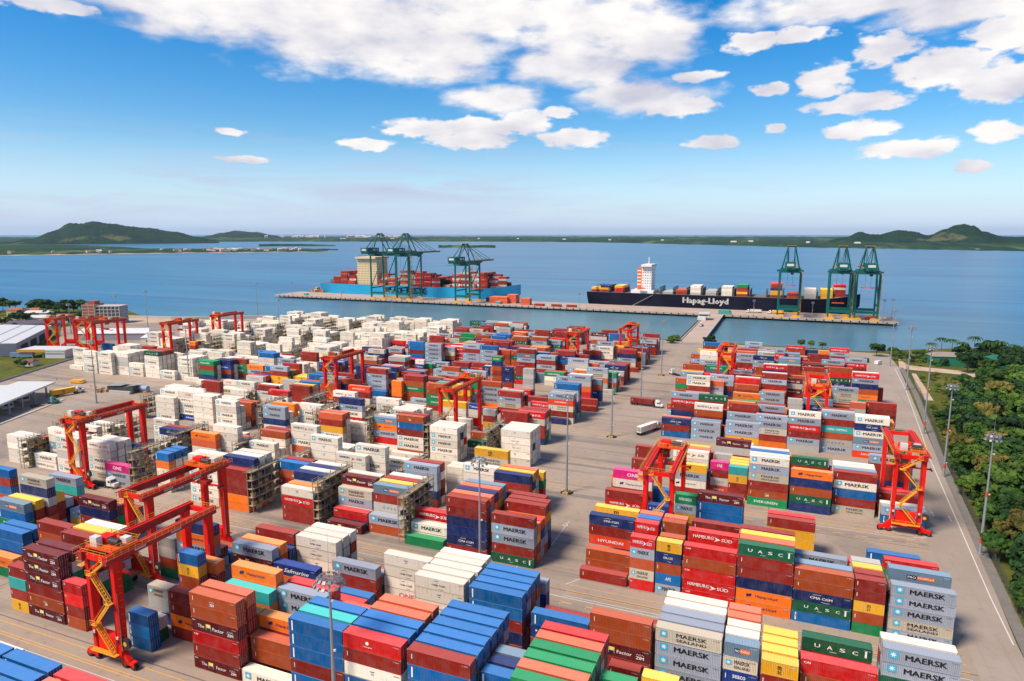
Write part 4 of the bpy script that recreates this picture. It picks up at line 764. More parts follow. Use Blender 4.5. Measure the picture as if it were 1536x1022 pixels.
(31.2,4,20,0,36,9,14,28,35),(-428.6,5,40,0,1,0,1,3),(-415.8,5,40,0,0,1,3),(-403,5,40,0,0,3),(-390.2,5,40,0,0,0,4),(-363.3,5,40,0,1,1,0,0),(-350.6,5,40,0,1,1,1),(-338.2,5,40,0,1,1,3,1),(-325.8,5,40,0,0,0,2),(-313.4,5,40,0,0,1,1),(-294.5,5,40,0,32,35,1,1,4),(-275,5,40,0,4,1,2,1,4),
(-249.4,5,40,0,33,14,28,35),(-236.6,5,40,0,11,11),(-223.8,5,40,0,33,14,8,33),(-211,5,40,0,33,25,15,29),(-198.2,5,40,0,35,13,35,35),(-185.4,5,40,0,33,33),(-172.6,5,40,0,32,10,32),(-159.8,5,40,0,35,8,8),(-139.4,5,20,0,13,14,13,32,21,9),(-127.2,5,20,0,9,9,9,9,32,8),(-108.6,5,40,0,8,8,8,8,16),(-95.8,5,40,0,11,35,16,13,11),
(-44.6,5,40,0,36),(-19,5,40,0,20,13,32),(-6.2,5,40,0,32,35),(6.6,5,40,0,8,35,24,30),(19.4,5,40,0,35,8,8,20),(37.6,5,40,0,32,32,33,16,20)]),
(356.9, [(-428.6,0,40,0,0,0),(-396.7,0,20,0,20,32,0,1),(-351.8,0,40,0,0,0,0,0,0),(-326.2,0,40,0,4,4,4,0,2),(-300.6,0,40,0,1,4),(-287.8,0,40,0,1,3,0),(-275,0,40,0,0,1,1,0),(-249.4,0,40,0,7,35,23,7),(-209,0,20,0,0,16,9,29),(-190.6,0,40,0,35,8,32),(-157.1,0,20,0,24,14,35,32,35,32),(-108.6,0,40,0,8),
(-95.8,0,40,0,10),(-51,0,40,0,7),(-38.2,0,40,0,36),(13,0,40,0,26,1,25),(-428.6,1,40,0,0,0,0,0),(-396.7,1,20,0,32,4,0,1),(-351.8,1,40,0,0,0,0,1,0),(-326.2,1,40,0,0,4,3),(-300.6,1,40,0,3,1),(-287.8,1,40,0,1,4,4,1,0),(-275,1,40,0,0,0,0,1),(-249.4,1,40,0,7,32,7),
(-230.4,1,40,0,9,32,8,35),(-211,1,40,0,25,32,34),(-198.2,1,40,0,8,8),(-185.4,1,40,0,25,14),(-157.1,1,20,0,32,7,14,1,14,7),(-100,1,40,0,8,7,36,9,32),(-44.9,1,40,0,1,1,32,9,32),(-20.6,1,40,0,35,32,14,11),(-8.2,1,40,0,8,8,36),(13,1,40,0,20,20,35,20,20),(-441.4,2,40,0,0),(-428.6,2,40,0,1,0,0,0),
(-396.7,2,20,0,22,0,0,1),(-364.6,2,20,0,23,1,3),(-351.8,2,40,0,0,0,0,4),(-326.2,2,40,0,1,1,0),(-300.6,2,40,0,0,0,3,0),(-287.8,2,40,0,1,0,1,0,0),(-275,2,40,0,1,0,1),(-249.4,2,40,0,35,34,13),(-230.4,2,40,0,9,36,9,8),(-204.7,2,20,0,8,30,9),(-198.2,2,40,0,8,10),(-185.4,2,40,0,20,20),
(-160.5,2,20,0,21,19,8),(-144.9,2,20,0,32,32,26,29),(-108.6,2,40,0,20,20,20,20),(-95.8,2,40,0,25,8,35,25),(-51,2,40,0,35,25,35,9),(-38.2,2,40,0,36,8,10,14),(-20.6,2,40,0,29,32,23,32,35),(-8.2,2,40,0,36,32,21),(13,2,40,0,29,35,29,29,33),(-449.2,3,40,0,1,1,1,4,0),(-428.6,3,40,0,1,4,1,0),(-403,3,40,0,1,0,1),
(-351.8,3,40,0,0,0,0,0),(-326.2,3,40,0,4,2,1),(-300.6,3,40,0,3,0,3),(-287.8,3,40,0,1,1,0,1,1),(-275,3,40,0,0,4,4),(-249.4,3,40,0,7,13,29,28,7),(-230.4,3,40,0,0,32,35,30),(-211,3,40,0,7,16),(-198.2,3,40,0,8),(-185.4,3,40,0,11),(-167.4,3,20,0,13,14,28),(-159.8,3,40,0,24,24),
(-147,3,40,0,35,35,35),(-127.3,3,40,0,24,0,0),(-108.6,3,40,0,1,1,1,32),(-95.8,3,40,0,25,25,35,32),(-51,3,40,0,8,8,32,24),(-33.4,3,40,0,8,8,32,14,32),(-20.3,3,40,0,0,8,16,32,10),(-7.5,3,40,0,32,8,32,21,28,29),(13,3,40,0,20,20,8),(-449.2,4,40,0,0,4,1,4,3),(-428.6,4,40,0,0,0,0,0),(-403,4,40,0,0,0,4),
(-351.8,4,40,0,0,1,0,2),(-326.2,4,40,0,4,0,0,1,1),(-300.6,4,40,0,0,1,0),(-287.8,4,40,0,0,0,1,1,1),(-275,4,40,0,0,3),(-249.4,4,40,0,33,33,9,16,33),(-236.6,4,40,0,14,16,35),(-223.8,4,40,0,32,28,20),(-211,4,40,0,25,35),(-198.2,4,40,0,8),(-185.4,4,40,0,9),(-167.4,4,20,0,0,32,32),
(-159.8,4,40,0,24,13),(-147,4,40,0,25,1,32),(-127.3,4,40,0,35,8,8),(-113.9,4,40,0,8,9,8,33,8,32),(-95.8,4,40,0,9,14,9),(-51,4,40,0,8,8,26),(-38.2,4,40,0,36,35,9,1),(-25.4,4,40,0,32,32,35,20),(-7.5,4,40,0,0,8,8,9,13,8),(13,4,40,0,20,20,8,20),(-441.4,5,40,0,0,0,0,1),(-428.6,5,40,0,1,1),
(-407.9,5,40,0,0,0,0,1,0),(-351.8,5,40,0,0,1,0,0),(-326.2,5,40,0,4,0,4,0),(-300.6,5,40,0,3,2,1,3),(-287.8,5,40,0,1,2,4,0),(-275,5,40,0,3,0,1,4),(-249.4,5,40,0,7,32,28,7),(-236.6,5,40,0,35,35,10),(-223.8,5,40,0,29,8,10),(-211,5,40,0,35),(-191.7,5,40,0,32,15,30),(-172.6,5,40,0,28,8),
(-159.8,5,40,0,24),(-147,5,40,0,26,26),(-134.2,5,40,0,11,11),(-121.4,5,40,0,35,35),(-108.6,5,40,0,36,36,13,8,36),(-95.8,5,40,0,1,1,1),(-51.4,5,40,0,7,7,14),(-38.6,5,40,0,32,32),(-25.4,5,40,0,16,9,35,16),(-12.6,5,40,0,34,35,8,34,30),(0.2,5,40,0,33,10,33,32,21),(13,5,40,0,20,14,32,20),
(26.3,5,40,0,8,7,7,32)]),
(381.6, [(-441.4,0,40,0,1),(-428.6,0,40,0,0),(-390.2,0,40,0,1,1,4,3,0),(-364.6,0,40,0,1,0,1),(-339,0,40,0,0,0,4),(-313.4,0,40,0,0,0,1),(-300.6,0,40,0,0,0,3),(-287.8,0,40,0,3,1,1),(-249.4,0,40,0,32,36,14),(-236.6,0,40,0,8),(-223.8,0,40,0,11,33),(-211,0,40,0,8,24),
(-159.8,0,40,0,35),(-147,0,40,0,23),(-134.2,0,40,0,23),(-95.8,0,40,0,9,32,35),(-51,0,40,0,8,16,8,8),(-38.2,0,40,0,30,30,15,30),(-25.4,0,40,0,35,35,35),(-460.6,1,40,0,0,0,0,0),(-435.7,1,40,0,0,0,3,0,1),(-390.2,1,40,0,1,0,1),(-364.6,1,40,0,0,0,0),(-339,1,40,0,0,0,1,0,1),
(-313.4,1,40,0,0,1,4,0),(-300.6,1,40,0,0,0,1,0),(-287.8,1,40,0,3,0),(-267.3,1,40,0,14,8,9,0),(-249.4,1,40,0,28,8),(-236.6,1,40,0,14,36),(-217.7,1,40,0,8,8,8,8,26,30),(-198.2,1,40,0,32),(-185.4,1,40,0,32),(-172.6,1,40,0,35),(-159.8,1,40,0,35,33),(-139,1,40,0,8,32,8,32,20),
(-95.8,1,40,0,13,32,33,13),(-51,1,40,0,23,28,28,15),(-38.2,1,40,0,33,33,29,35),(-25.4,1,40,0,33,7,10,26),(-12.6,1,40,0,13),(0.2,1,40,0,7),(36.6,1,40,0,30,8,14,35,20,24),(-460.6,2,40,0,0,0,1,0),(-435.7,2,40,0,0,2,0,1,1),(-390.2,2,40,0,1,0,1,2,1),(-364.6,2,40,0,1,4,0),(-339,2,40,0,1,4,0),
(-313.4,2,40,0,0,0,0),(-300.6,2,40,0,4,1),(-287.8,2,40,0,2,2),(-267.3,2,40,0,9,0,1,1),(-249.4,2,40,0,8,30,8,36),(-232.3,2,40,0,15,15,32,15,8,35),(-217.7,2,40,0,32,29,20,8,35,16),(-198.2,2,40,0,32,15),(-185.4,2,40,0,32,32),(-172.6,2,40,0,32,32),(-153.4,2,40,0,32,11,8,32,28,8),(-139,2,40,0,11,32,35,26,35),
(-121.3,2,40,0,7,29,34),(-95.8,2,40,0,32,32,32,32),(-51,2,40,0,35,20,11,32),(-38.2,2,40,0,16,29,36,11),(-25.4,2,40,0,35,36,13,35),(-12.6,2,40,0,32,8),(0.2,2,40,0,35,35),(36.6,2,40,0,0,11,23,28,14,35),(-441.4,3,40,0,1,1,1,1),(-428.6,3,40,0,1,2,0,0),(-415.8,3,40,0,4),(-390.2,3,40,0,1,0,1,1,1),
(-364.6,3,40,0,4,4),(-339,3,40,0,4,4,4),(-313.4,3,40,0,4,0,0,1,4),(-300.6,3,40,0,1,1,0,1),(-287.8,3,40,0,3,0,3),(-275,3,40,0,3,3,3),(-262.2,3,40,0,0,0,1),(-249.4,3,40,0,29,33,14,34),(-236.6,3,40,0,32,10,8,25,11),(-223.8,3,40,0,14,1,16,14,8),(-211,3,40,0,8,7,35,14,32),(-192.7,3,40,0,8,32,8,8,32,13),
(-180.2,3,40,0,15,8,8,8,10,32),(-153.4,3,40,0,9,33,32,36,1,8),(-128.4,3,40,0,32,13,15,32,35,16),(-95.8,3,40,0,32,32,35,24),(-51,3,40,0,35,35,8,36,30),(-38.2,3,40,0,24,34,24,10,32),(-25.4,3,40,0,16,30,16),(-7.5,3,40,0,30,14,30,14,8,15),(25.8,3,40,0,35),(39.7,3,40,0,32,32,32),(-441.4,4,40,0,1,0,1,1),(-428.6,4,40,0,1,0,1,1),
(-412.3,4,40,0,0,0,1,0,0),(-390.2,4,40,0,0,0,0),(-364.6,4,40,0,1),(-339,4,40,0,2,0,1,2,1),(-313.4,4,40,0,4,2,0,4,0),(-300.6,4,40,0,0,0,0,0),(-287.8,4,40,0,3,2,3),(-275,4,40,0,1,1,4),(-262.2,4,40,0,0,1,1),(-249.4,4,40,0,8,20,35,8),(-236.6,4,40,0,35,15,35,35,8),(-223.8,4,40,0,35,35,15,32,8),
(-204.8,4,40,0,30,30,30,9,32),(-185.4,4,40,0,35,35,35,29,35),(-172.6,4,40,0,35,32,35,35,28),(-159.8,4,40,0,35,26,35,35,28),(-147,4,40,0,14,23,25,8,14),(-129,4,40,0,32,13,15,11,23,35),(-107.8,4,40,0,8,8,14,14),(-95,4,40,0,32,32,32,32),(-51,4,40,0,23,10,29,9),(-38.2,4,40,0,13,30,8,8,13),(-25.4,4,40,0,35,32),(-7.5,4,40,0,0,32,29,35,24,7),
(5.5,4,40,0,35,8,8,35),(25.8,4,40,0,32,29),(-441.4,5,40,0,1,1,0),(-428.6,5,40,0,0,0,1),(-412.3,5,40,0,0,3,0,1,0),(-390.2,5,40,0,1,1,1,4),(-364.6,5,40,0,1),(-339,5,40,0,1,1,0),(-313.4,5,40,0,4,4,1),(-300.6,5,40,0,0,1,3,1),(-287.8,5,40,0,3,4),(-275,5,40,0,1,1),
(-262.2,5,40,0,0,0),(-249.4,5,40,0,28,28),(-236.6,5,40,0,8,8,8,8),(-223.8,5,40,0,24,24,24,32),(-205,5,40,0,0,14,8,35,29),(-192.5,5,40,0,8,32,8,8,8,28),(-172.6,5,40,0,35,26,7,20,35),(-159.8,5,40,0,35,26,21,29,35),(-147,5,40,0,11,23,33,11,8),(-134.2,5,40,0,34,34,8,11,29),(-121.4,5,40,0,32,30,32,7,10),(-108.6,5,40,0,35,32,35),
(-95.8,5,40,0,32,32,8,8),(-51,5,40,0,8,8,20,28),(-38.2,5,40,0,24,9,14,32),(-25.4,5,40,0,11,29,1,14),(-12.6,5,40,0,34,34,15,15,35),(0.2,5,40,0,35,32,35),(12.6,5,40,0,9,36,8),(25.3,5,40,0,35,29,26,13,35,8)]),
(422.9, [(-479.8,0,40,0,1,1,1,1),(-467,0,40,0,1,1,1),(-442.3,0,40,0,0,0,0,0,0,0),(-427.4,0,40,0,0,1,4),(-401.2,0,40,0,1,0),(-364.6,0,40,0,0,0,1,0,1),(-339,0,40,0,0,1,3,0,4),(-313.4,0,40,0,4,0,1,4,4),(-300.6,0,40,0,0,0,1),(-287.8,0,40,0,3,4,1,2),(-249.4,0,40,0,9),(-236.6,0,40,0,32,33,32),
(-223.8,0,40,0,29,24,29),(-211,0,40,0,20,20,8),(-198.2,0,40,0,32,8,32,32,35),(-185.4,0,40,0,32,16,32,1,32),(-172.6,0,40,0,14,35,14,14),(-159.8,0,40,0,20,20,20),(-134.2,0,40,0,13,13,8),(-95.8,0,40,0,32),(-45.3,0,40,0,0,0,8,14,32,7),(0.2,0,40,0,32,32,32,8),(13,0,40,0,32,35,32,26),(-479.8,1,40,0,0,0,2,1,0),
(-467,1,40,0,4,4,4),(-442.3,1,40,0,0,0,3,1,0,4),(-427.4,1,40,0,0,0,0),(-401.2,1,40,0,1,1,0,1),(-364.6,1,40,0,0,4,1),(-339,1,40,0,0,0,0,1,0),(-313.4,1,40,0,1,1,0,4),(-300.6,1,40,0,4,1),(-287.8,1,40,0,0,1,0,3,0),(-249.4,1,40,0,8,8),(-236.6,1,40,0,32),(-223.8,1,40,0,35,35,35),
(-211,1,40,0,1,20,8),(-198.2,1,40,0,1,1,1,16),(-185.4,1,40,0,14,34,29),(-172.6,1,40,0,32,32,32,8),(-159.8,1,40,0,35,21,8,28),(-134.2,1,40,0,35,35,23),(-97.9,1,40,0,32,14,8,7,35),(-51,1,40,0,35,8,32,35,8),(-38.2,1,40,0,20,32,20,35,24),(0.2,1,40,0,8,8,21,35),(13,1,40,0,32,32,32),(-479.8,2,40,0,0,0,1),
(-467,2,40,0,4,4,0),(-454.2,2,40,0,1,1),(-427.4,2,40,0,1,3,3),(-401.2,2,40,0,1,1,0,1),(-364.6,2,40,0,0,0,0),(-339,2,40,0,3,1,3,0),(-313.4,2,40,0,0,0,0),(-300.6,2,40,0,1,1,1),(-287.8,2,40,0,3,0,0,4,0),(-249.4,2,40,0,35,32),(-236.6,2,40,0,32,20),(-223.8,2,40,0,29,33,26),
(-211,2,40,0,20,20,29,34),(-198.2,2,40,0,35,23,24),(-185.4,2,40,0,32,32,13,26,13),(-172.6,2,40,0,32,32,30,24),(-159.8,2,40,0,20,24,20,8),(-134.6,2,40,0,8,32),(-122.1,2,40,0,32,14,34,8),(-97.9,2,40,0,32,32,32,29,32),(-51,2,40,0,15,15,15,25,10),(-38.2,2,40,0,25,32,7,25,25),(0.2,2,40,0,25,35,9,25),(13,2,40,0,32,32),
(-479.8,3,40,0,0,0,0,4,0),(-467,3,40,0,1,1),(-454.2,3,40,0,0,0,0),(-427.4,3,40,0,0,0,0),(-401.2,3,40,0,4,1,1,4),(-364.6,3,40,0,4,1,1,4),(-339,3,40,0,0,0,3,0),(-313.4,3,40,0,3,0,0,0),(-300.6,3,40,0,1,1,1,1),(-287.8,3,40,0,3,3,1,1,3),(-274.1,3,40,0,29,33,32),(-249.4,3,40,0,9,35,9),
(-236.6,3,40,0,32,21,13),(-223.8,3,40,0,1),(-211,3,40,0,8,8,33,28),(-198.2,3,40,0,35,34,23,35,32),(-185.4,3,40,0,32,23,32,32,32),(-172.6,3,40,0,32,36,32,35),(-159.8,3,40,0,20,20,21,15),(-134.2,3,40,0,33,10),(-114.2,3,40,0,1,1,0,30,29),(-95.8,3,40,0,21,33,21,21),(-52.4,3,40,0,29,20,8),(-37.7,3,40,0,30,8,14),
(-12.6,3,40,0,35),(0.2,3,40,0,11,11,25,15,35),(13,3,40,0,33,32,24,33),(25.8,3,40,0,1),(-479.8,4,40,0,2,2,1,0,0),(-467,4,40,0,4,0,0),(-454.2,4,40,0,0,0,0),(-427.4,4,40,0,0,4,2),(-401.2,4,40,0,1,1),(-364.6,4,40,0,4,1,0,4,0),(-339,4,40,0,2,3,4,0),(-313.4,4,40,0,0,0,0,4),
(-300.6,4,40,0,1,1,1),(-287.8,4,40,0,3,3,1,3),(-275,4,40,0,1,1),(-249.4,4,40,0,34,34),(-236.6,4,40,0,32,32,36),(-223.8,4,40,0,29,8,15),(-211,4,40,0,20,14,20,20),(-198.2,4,40,0,25,25,25,7),(-185.4,4,40,0,32,9,32),(-172.6,4,40,0,32,32,32),(-159.8,4,40,0,36,36,30,7),(-134.2,4,40,0,8,8,8),
(-114.2,4,40,0,8,32,32,21,15,32),(-95.8,4,40,0,30,30,26,36),(-51,4,40,0,15,15),(-37.8,4,40,0,30,8,10),(-14.6,4,40,0,13,8,8,16,32),(0.2,4,40,0,11,11,20,20,35),(24.2,4,40,0,8,30,9,35,30),(-479.8,5,40,0,0,0,0,0),(-467,5,40,0,4,4),(-454.2,5,40,0,1),(-427.4,5,40,0,0,4,1),(-401.2,5,40,0,1,0,4,1),
(-364.6,5,40,0,0,0,0),(-339,5,40,0,1,4,1,0),(-313.4,5,40,0,1,0,1,4),(-300.6,5,40,0,0,1,0),(-287.8,5,40,0,0,0,1,0),(-275,5,40,0,3,4),(-249.4,5,40,0,16,14),(-236.6,5,40,0,13,29),(-223.8,5,40,0,9,9,9),(-211,5,40,0,34,15,34),(-198.2,5,40,0,32,29,25),(-185.4,5,40,0,32,32,8,32),
(-172.6,5,40,0,32,26,8),(-159.8,5,40,0,13,13,13),(-134.2,5,40,0,35,30,35),(-121.4,5,40,0,1,1,13,32,32),(-108.6,5,40,0,23,7,7,23,23),(-95.8,5,40,0,32,36,23),(-51,5,40,0,15,32),(-38.2,5,40,0,35,26),(-25.5,5,40,0,8,8,32,30,8),(-12.6,5,40,0,11,14,32,9),(0.2,5,40,0,10,14,10),(13,5,40,0,32,32,25,14),
(25.8,5,40,0,13,13,8,13)]),
(447.6, [(-479.8,0,40,0,0,2,0),(-467,0,40,0,0,0,2,0),(-390.2,0,40,0,0,0,0),(-364.6,0,40,0,4,4,4),(-337.2,0,40,0,1,0,1),(-324.4,0,40,0,0,4),(-311.6,0,40,0,4,4,4,0,0),(-298.8,0,40,0,1,1,3),(-286,0,40,0,1,1),(-273.2,0,40,0,1,3,1,1),(-249.4,0,40,0,32,32,32,23),(-236.6,0,40,0,26,16),
(-223.8,0,40,0,25,28,21,35),(-211,0,40,0,35,16,1,14,35),(-198.2,0,40,0,15,35,15,15,7),(-185.4,0,40,0,35),(-127.6,0,40,0,32,14,36),(-108.6,0,40,0,35,14,35),(-95.8,0,40,0,11,11,11),(-51,0,40,0,23,30,1),(-38.2,0,40,0,23,10,32,10,8),(-25.4,0,40,0,36,21,8,36,15),(-2.4,0,20,0,8,30,29,16,8,14),(-479.8,1,40,0,0,2,0,0),
(-467,1,40,0,0,1,0,0),(-427.9,1,40,0,1,0,3,1),(-390.2,1,40,0,0,2,0,1),(-364.6,1,40,0,0,1,0,0),(-337.2,1,40,0,4,4),(-324.4,1,40,0,0,1,0,0),(-311.6,1,40,0,0,0,0,0),(-298.8,1,40,0,0,0),(-286,1,40,0,1,1,0,0),(-273.2,1,40,0,1,0),(-249.4,1,40,0,8,35,33),(-236.6,1,40,0,21,35),
(-223.8,1,40,0,25,32,14,13,32),(-211,1,40,0,15,15,25),(-198.2,1,40,0,1,1,1),(-182.4,1,40,0,35,26,9,25,8),(-169.6,1,40,0,14),(-156.8,1,40,0,26),(-134.2,1,40,0,29,29),(-121.4,1,40,0,8,35),(-108.6,1,40,0,13,13,13,32),(-95.8,1,40,0,32,15,32,32),(-51,1,40,0,32,32,32),(-38.2,1,40,0,35,35,35,11,35),
(-25.4,1,40,0,32,26,16,35,8),(-12.6,1,40,0,1,35,34,34,8),(0.2,1,40,0,11,24,32,11,35),(13,1,40,0,7),(25.8,1,40,0,8),(-479.8,2,40,0,3,0,3,4),(-467,2,40,0,3,1,3,0),(-427.9,2,40,0,0,1,0,1),(-390.2,2,40,0,0,0),(-364.6,2,40,0,4,2,0,0),(-337.2,2,40,0,4,4),(-324.4,2,40,0,3,3,1),
(-311.6,2,40,0,2,4,0,1),(-298.8,2,40,0,0,0,1),(-286,2,40,0,1,1,4),(-273.2,2,40,0,4,0,0),(-249.4,2,40,0,21,8,32),(-236.6,2,40,0,26,26),(-223.8,2,40,0,25,33,25,8,7),(-211,2,40,0,32,10,16,11),(-198.2,2,40,0,36,11,23,32),(-182.4,2,40,0,9,24,35,21,1),(-168.3,2,40,0,35,8,8,8,8),(-134.2,2,40,0,16,23),
(-121.4,2,40,0,8,23),(-108.6,2,40,0,26,8,26,16),(-95.8,2,40,0,21,35,21,35),(-51,2,40,0,32,35),(-38.2,2,40,0,14,20,33),(-25.4,2,40,0,10,7,33),(-12.6,2,40,0,32,32,25,32,32),(0.2,2,40,0,11,7,16,8,32),(16.8,2,40,0,32,32,14,8,8),(-479.8,3,40,0,0,0,0,0,1),(-467,3,40,0,0,0,4,0),(-447.2,3,40,0,0,0,1,0),
(-416,3,40,0,0,0,0,0),(-390.2,3,40,0,1,0,0,1),(-364.6,3,40,0,4,4),(-337.2,3,40,0,4,0,4),(-324.4,3,40,0,1,4,1,1),(-311.6,3,40,0,4,1,4,4,1),(-298.8,3,40,0,0,2,0),(-286,3,40,0,2,4,0,1),(-273.2,3,40,0,4,4,2),(-249.4,3,40,0,32,16),(-236.6,3,40,0,10,35,35),(-223.8,3,40,0,36,28,36,20),
(-211,3,40,0,30,35,30),(-198.2,3,40,0,15,10,15,26,21),(-185.4,3,40,0,23,21,32,23),(-168.3,3,40,0,9,35,20,21,8),(-134.2,3,40,0,32),(-121.4,3,40,0,8),(-108.6,3,40,0,20,29,14,32,28),(-95.8,3,40,0,32,25,32),(-51,3,40,0,32,32,32),(-38.2,3,40,0,30,21,8,14),(-25.4,3,40,0,32,13,15,32,35),(-12.6,3,40,0,10,34,8,25,10),
(0.2,3,40,0,1,26,9,9),(13,3,40,0,30,35,32,30),(25.8,3,40,0,8,8,10,11),(-479.8,4,40,0,0,1,2),(-467,4,40,0,0,1,0,1),(-454.2,4,40,0,0,4,0),(-416,4,40,0,0,0,0,3),(-390.2,4,40,0,0,3,0,1),(-364.6,4,40,0,2,2,3),(-337.2,4,40,0,0,1,0),(-324.4,4,40,0,1,0),(-311.6,4,40,0,2,2,2,2),
(-298.8,4,40,0,0,4,0),(-286,4,40,0,2,2,2),(-273.2,4,40,0,4,4,4,3),(-249.4,4,40,0,8,21,32,8),(-236.6,4,40,0,26,26,26),(-223.8,4,40,0,25,10,25,30),(-211,4,40,0,8,8,26,20,34),(-198.2,4,40,0,15,15,32,15,20),(-185.4,4,40,0,35,7,35,35),(-172.6,4,40,0,14,35,30,14),(-159.8,4,40,0,8,26,8,8),(-134.2,4,40,0,8),
(-121.4,4,40,0,8),(-108.6,4,40,0,26,10,26,15),(-95.8,4,40,0,15,35,13,8),(-51,4,40,0,23,36,9),(-38.2,4,40,0,14,10,33,14),(-25.4,4,40,0,32,32,11,7,28),(-12.6,4,40,0,21,21,32,21),(11.3,4,20,0,9,9,7,32),(30.3,4,40,0,35,29),(-479.8,5,40,0,1,2,1),(-467,5,40,0,0,0,0,1),(-454.2,5,40,0,0,0,0),
(-427.4,5,40,0,1,1),(-415,5,40,0,0,0,1),(-390.2,5,40,0,1,1,1),(-364.6,5,40,0,4,4,1),(-337.2,5,40,0,1,0),(-324.4,5,40,0,0,3,1,0),(-311.6,5,40,0,1,1,1),(-298.8,5,40,0,1,1),(-286,5,40,0,1,4,1,1),(-273.2,5,40,0,3,0,3,1),(-249.4,5,40,0,23,8,8),(-236.6,5,40,0,26,13,33),
(-223.8,5,40,0,15,15,13),(-211,5,40,0,15,10,15,15),(-198.2,5,40,0,13,24,25,13),(-185.4,5,40,0,35,25,35),(-172.6,5,40,0,35,28,35,8),(-159.8,5,40,0,25,29,10,34),(-134.2,5,40,0,16),(-121.4,5,40,0,28),(-108.6,5,40,0,26,32,26),(-95.8,5,40,0,33,33,32,32),(-51,5,40,0,23,8,23,23),(-38.2,5,40,0,14,26,14,29),
(-25.4,5,40,0,7,7,14),(-12.6,5,40,0,35,26,35,36),(0.2,5,40,0,8,14,8,11),(13,5,40,0,8,8,8),(25.8,5,40,0,35),(39,5,40,0,8,30,32,10)]),
(489.0, [(-467,0,40,0,3,1),(-454.2,0,40,0,4,1),(-441.4,0,40,0,3,0),(-428.6,0,40,0,1,1,0,0,1),(-403,0,40,0,0,0,3),(-364.6,0,40,0,0,4,0,1,0),(-339,0,40,0,4,0,0,0),(-326.2,0,40,0,1,1,1),(-313.4,0,40,0,4,0,4,0,1),(-300.6,0,40,0,4,0),(-287.8,0,40,0,0,0),(-275,0,40,0,1,1,0,1),
(-249.4,0,40,0,32,8,32,8),(-236.6,0,40,0,29,14,29),(-223.8,0,40,0,36,23),(-211,0,40,0,10,8,10,10,10),(-198.2,0,40,0,28,14,7,28),(-178.3,0,40,0,32,32,26,8,32),(-165.9,0,40,0,29,8,32),(-134.2,0,40,0,21),(-121.4,0,40,0,32),(-108.6,0,40,0,32,25,32,8),(-95.8,0,40,0,8,33,32,32),(-38.2,0,40,0,30),
(-467,1,40,0,0,0),(-454.2,1,40,0,4,0),(-441.4,1,40,0,0,0,0),(-428.6,1,40,0,0,4,0),(-403,1,40,0,1,4,1,1),(-364.6,1,40,0,0,1,1,1,0),(-339,1,40,0,2,2,0,0),(-326.2,1,40,0,1,1),(-313.4,1,40,0,4,1,2,4,2),(-300.6,1,40,0,4,0),(-287.8,1,40,0,0,0,4),(-275,1,40,0,0,0,3,4),
(-249.4,1,40,0,32,9),(-236.6,1,40,0,7,32,7,30),(-223.8,1,40,0,28,30),(-211,1,40,0,24,35,36,7,8),(-198.2,1,40,0,23,32,26,23),(-185.4,1,40,0,8,32,8,24),(-172.6,1,40,0,28,25),(-159.8,1,40,0,33,36),(-133.6,1,40,0,33,9,35,15,11),(-120.4,1,40,0,15,15,32,14,7),(-107.8,1,40,0,32,15,8,32),(-95.4,1,40,0,32,32,32,30),
(-38.2,1,40,0,30,16),(4.8,1,20,0,8,32),(-467,2,40,0,3,1),(-454.2,2,40,0,2,0,2,2),(-441.4,2,40,0,0,1,0),(-428.6,2,40,0,0,0,0,0),(-403,2,40,0,0,1,0,0),(-364.6,2,40,0,0,0,1,0),(-339,2,40,0,1,1),(-326.2,2,40,0,1,0,1,4),(-313.4,2,40,0,0,0,2,2,0),(-300.6,2,40,0,4,4),
(-287.8,2,40,0,0,0),(-275,2,40,0,3,0,0),(-249.4,2,40,0,14,32,28),(-236.6,2,40,0,32,32,15,8),(-223.8,2,40,0,14,7),(-211,2,40,0,14,14,26,32,14),(-198.2,2,40,0,32,8,32,8),(-185.4,2,40,0,32,34,35,35),(-172.6,2,40,0,16,16),(-159.8,2,40,0,33,13),(-134.2,2,40,0,32,20,32,8),(-121.4,2,40,0,32,9,32,8),
(-108.6,2,40,0,32,20,16),(-95.8,2,40,0,33,9,33,33),(-51.1,2,40,0,15,32,14,32),(-38.2,2,40,0,30,9),(-25.7,2,20,0,14,30,8),(0.2,2,40,0,32),(-467,3,40,0,0,0),(-454.2,3,40,0,4,1,1,1),(-441.4,3,40,0,4),(-428.6,3,40,0,0,1,0,0),(-403,3,40,0,1,1,1,1),(-364.6,3,40,0,0,1,0,0,1),
(-339,3,40,0,2,4,2,1),(-326.2,3,40,0,1,0),(-313.4,3,40,0,0,1,0,4),(-300.6,3,40,0,4),(-287.8,3,40,0,0,4),(-275,3,40,0,1,1,4),(-249.4,3,40,0,32,35,16,32),(-236.6,3,40,0,29,8,32),(-223.8,3,40,0,32,8),(-211,3,40,0,24,32,32,24),(-198.2,3,40,0,34,7,35),(-185.4,3,40,0,8,32,8),
(-172.6,3,40,0,8),(-159.8,3,40,0,32),(-134.2,3,40,0,32,32,34,35),(-121.4,3,40,0,9,9,32,9),(-108.6,3,40,0,21,35,20),(-95.8,3,40,0,8,34,9),(-51,3,40,0,16,16,35),(-38.2,3,40,0,30,30),(-25.4,3,40,0,9,7),(0.2,3,40,0,32),(-467,4,40,0,3,3,1),(-454.2,4,40,0,4,0,0),
(-441.4,4,40,0,0),(-428.6,4,40,0,1,1,0,1,1),(-403,4,40,0,4,4,4,4),(-364.6,4,40,0,1,1,0,0),(-339,4,40,0,0,0,1,0),(-326.2,4,40,0,1,1,0),(-313.4,4,40,0,1,1,3,2),(-300.6,4,40,0,1),(-287.8,4,40,0,4),(-275,4,40,0,3,1,4,1),(-249.4,4,40,0,32,32,32,36),(-236.6,4,40,0,21,34,26),
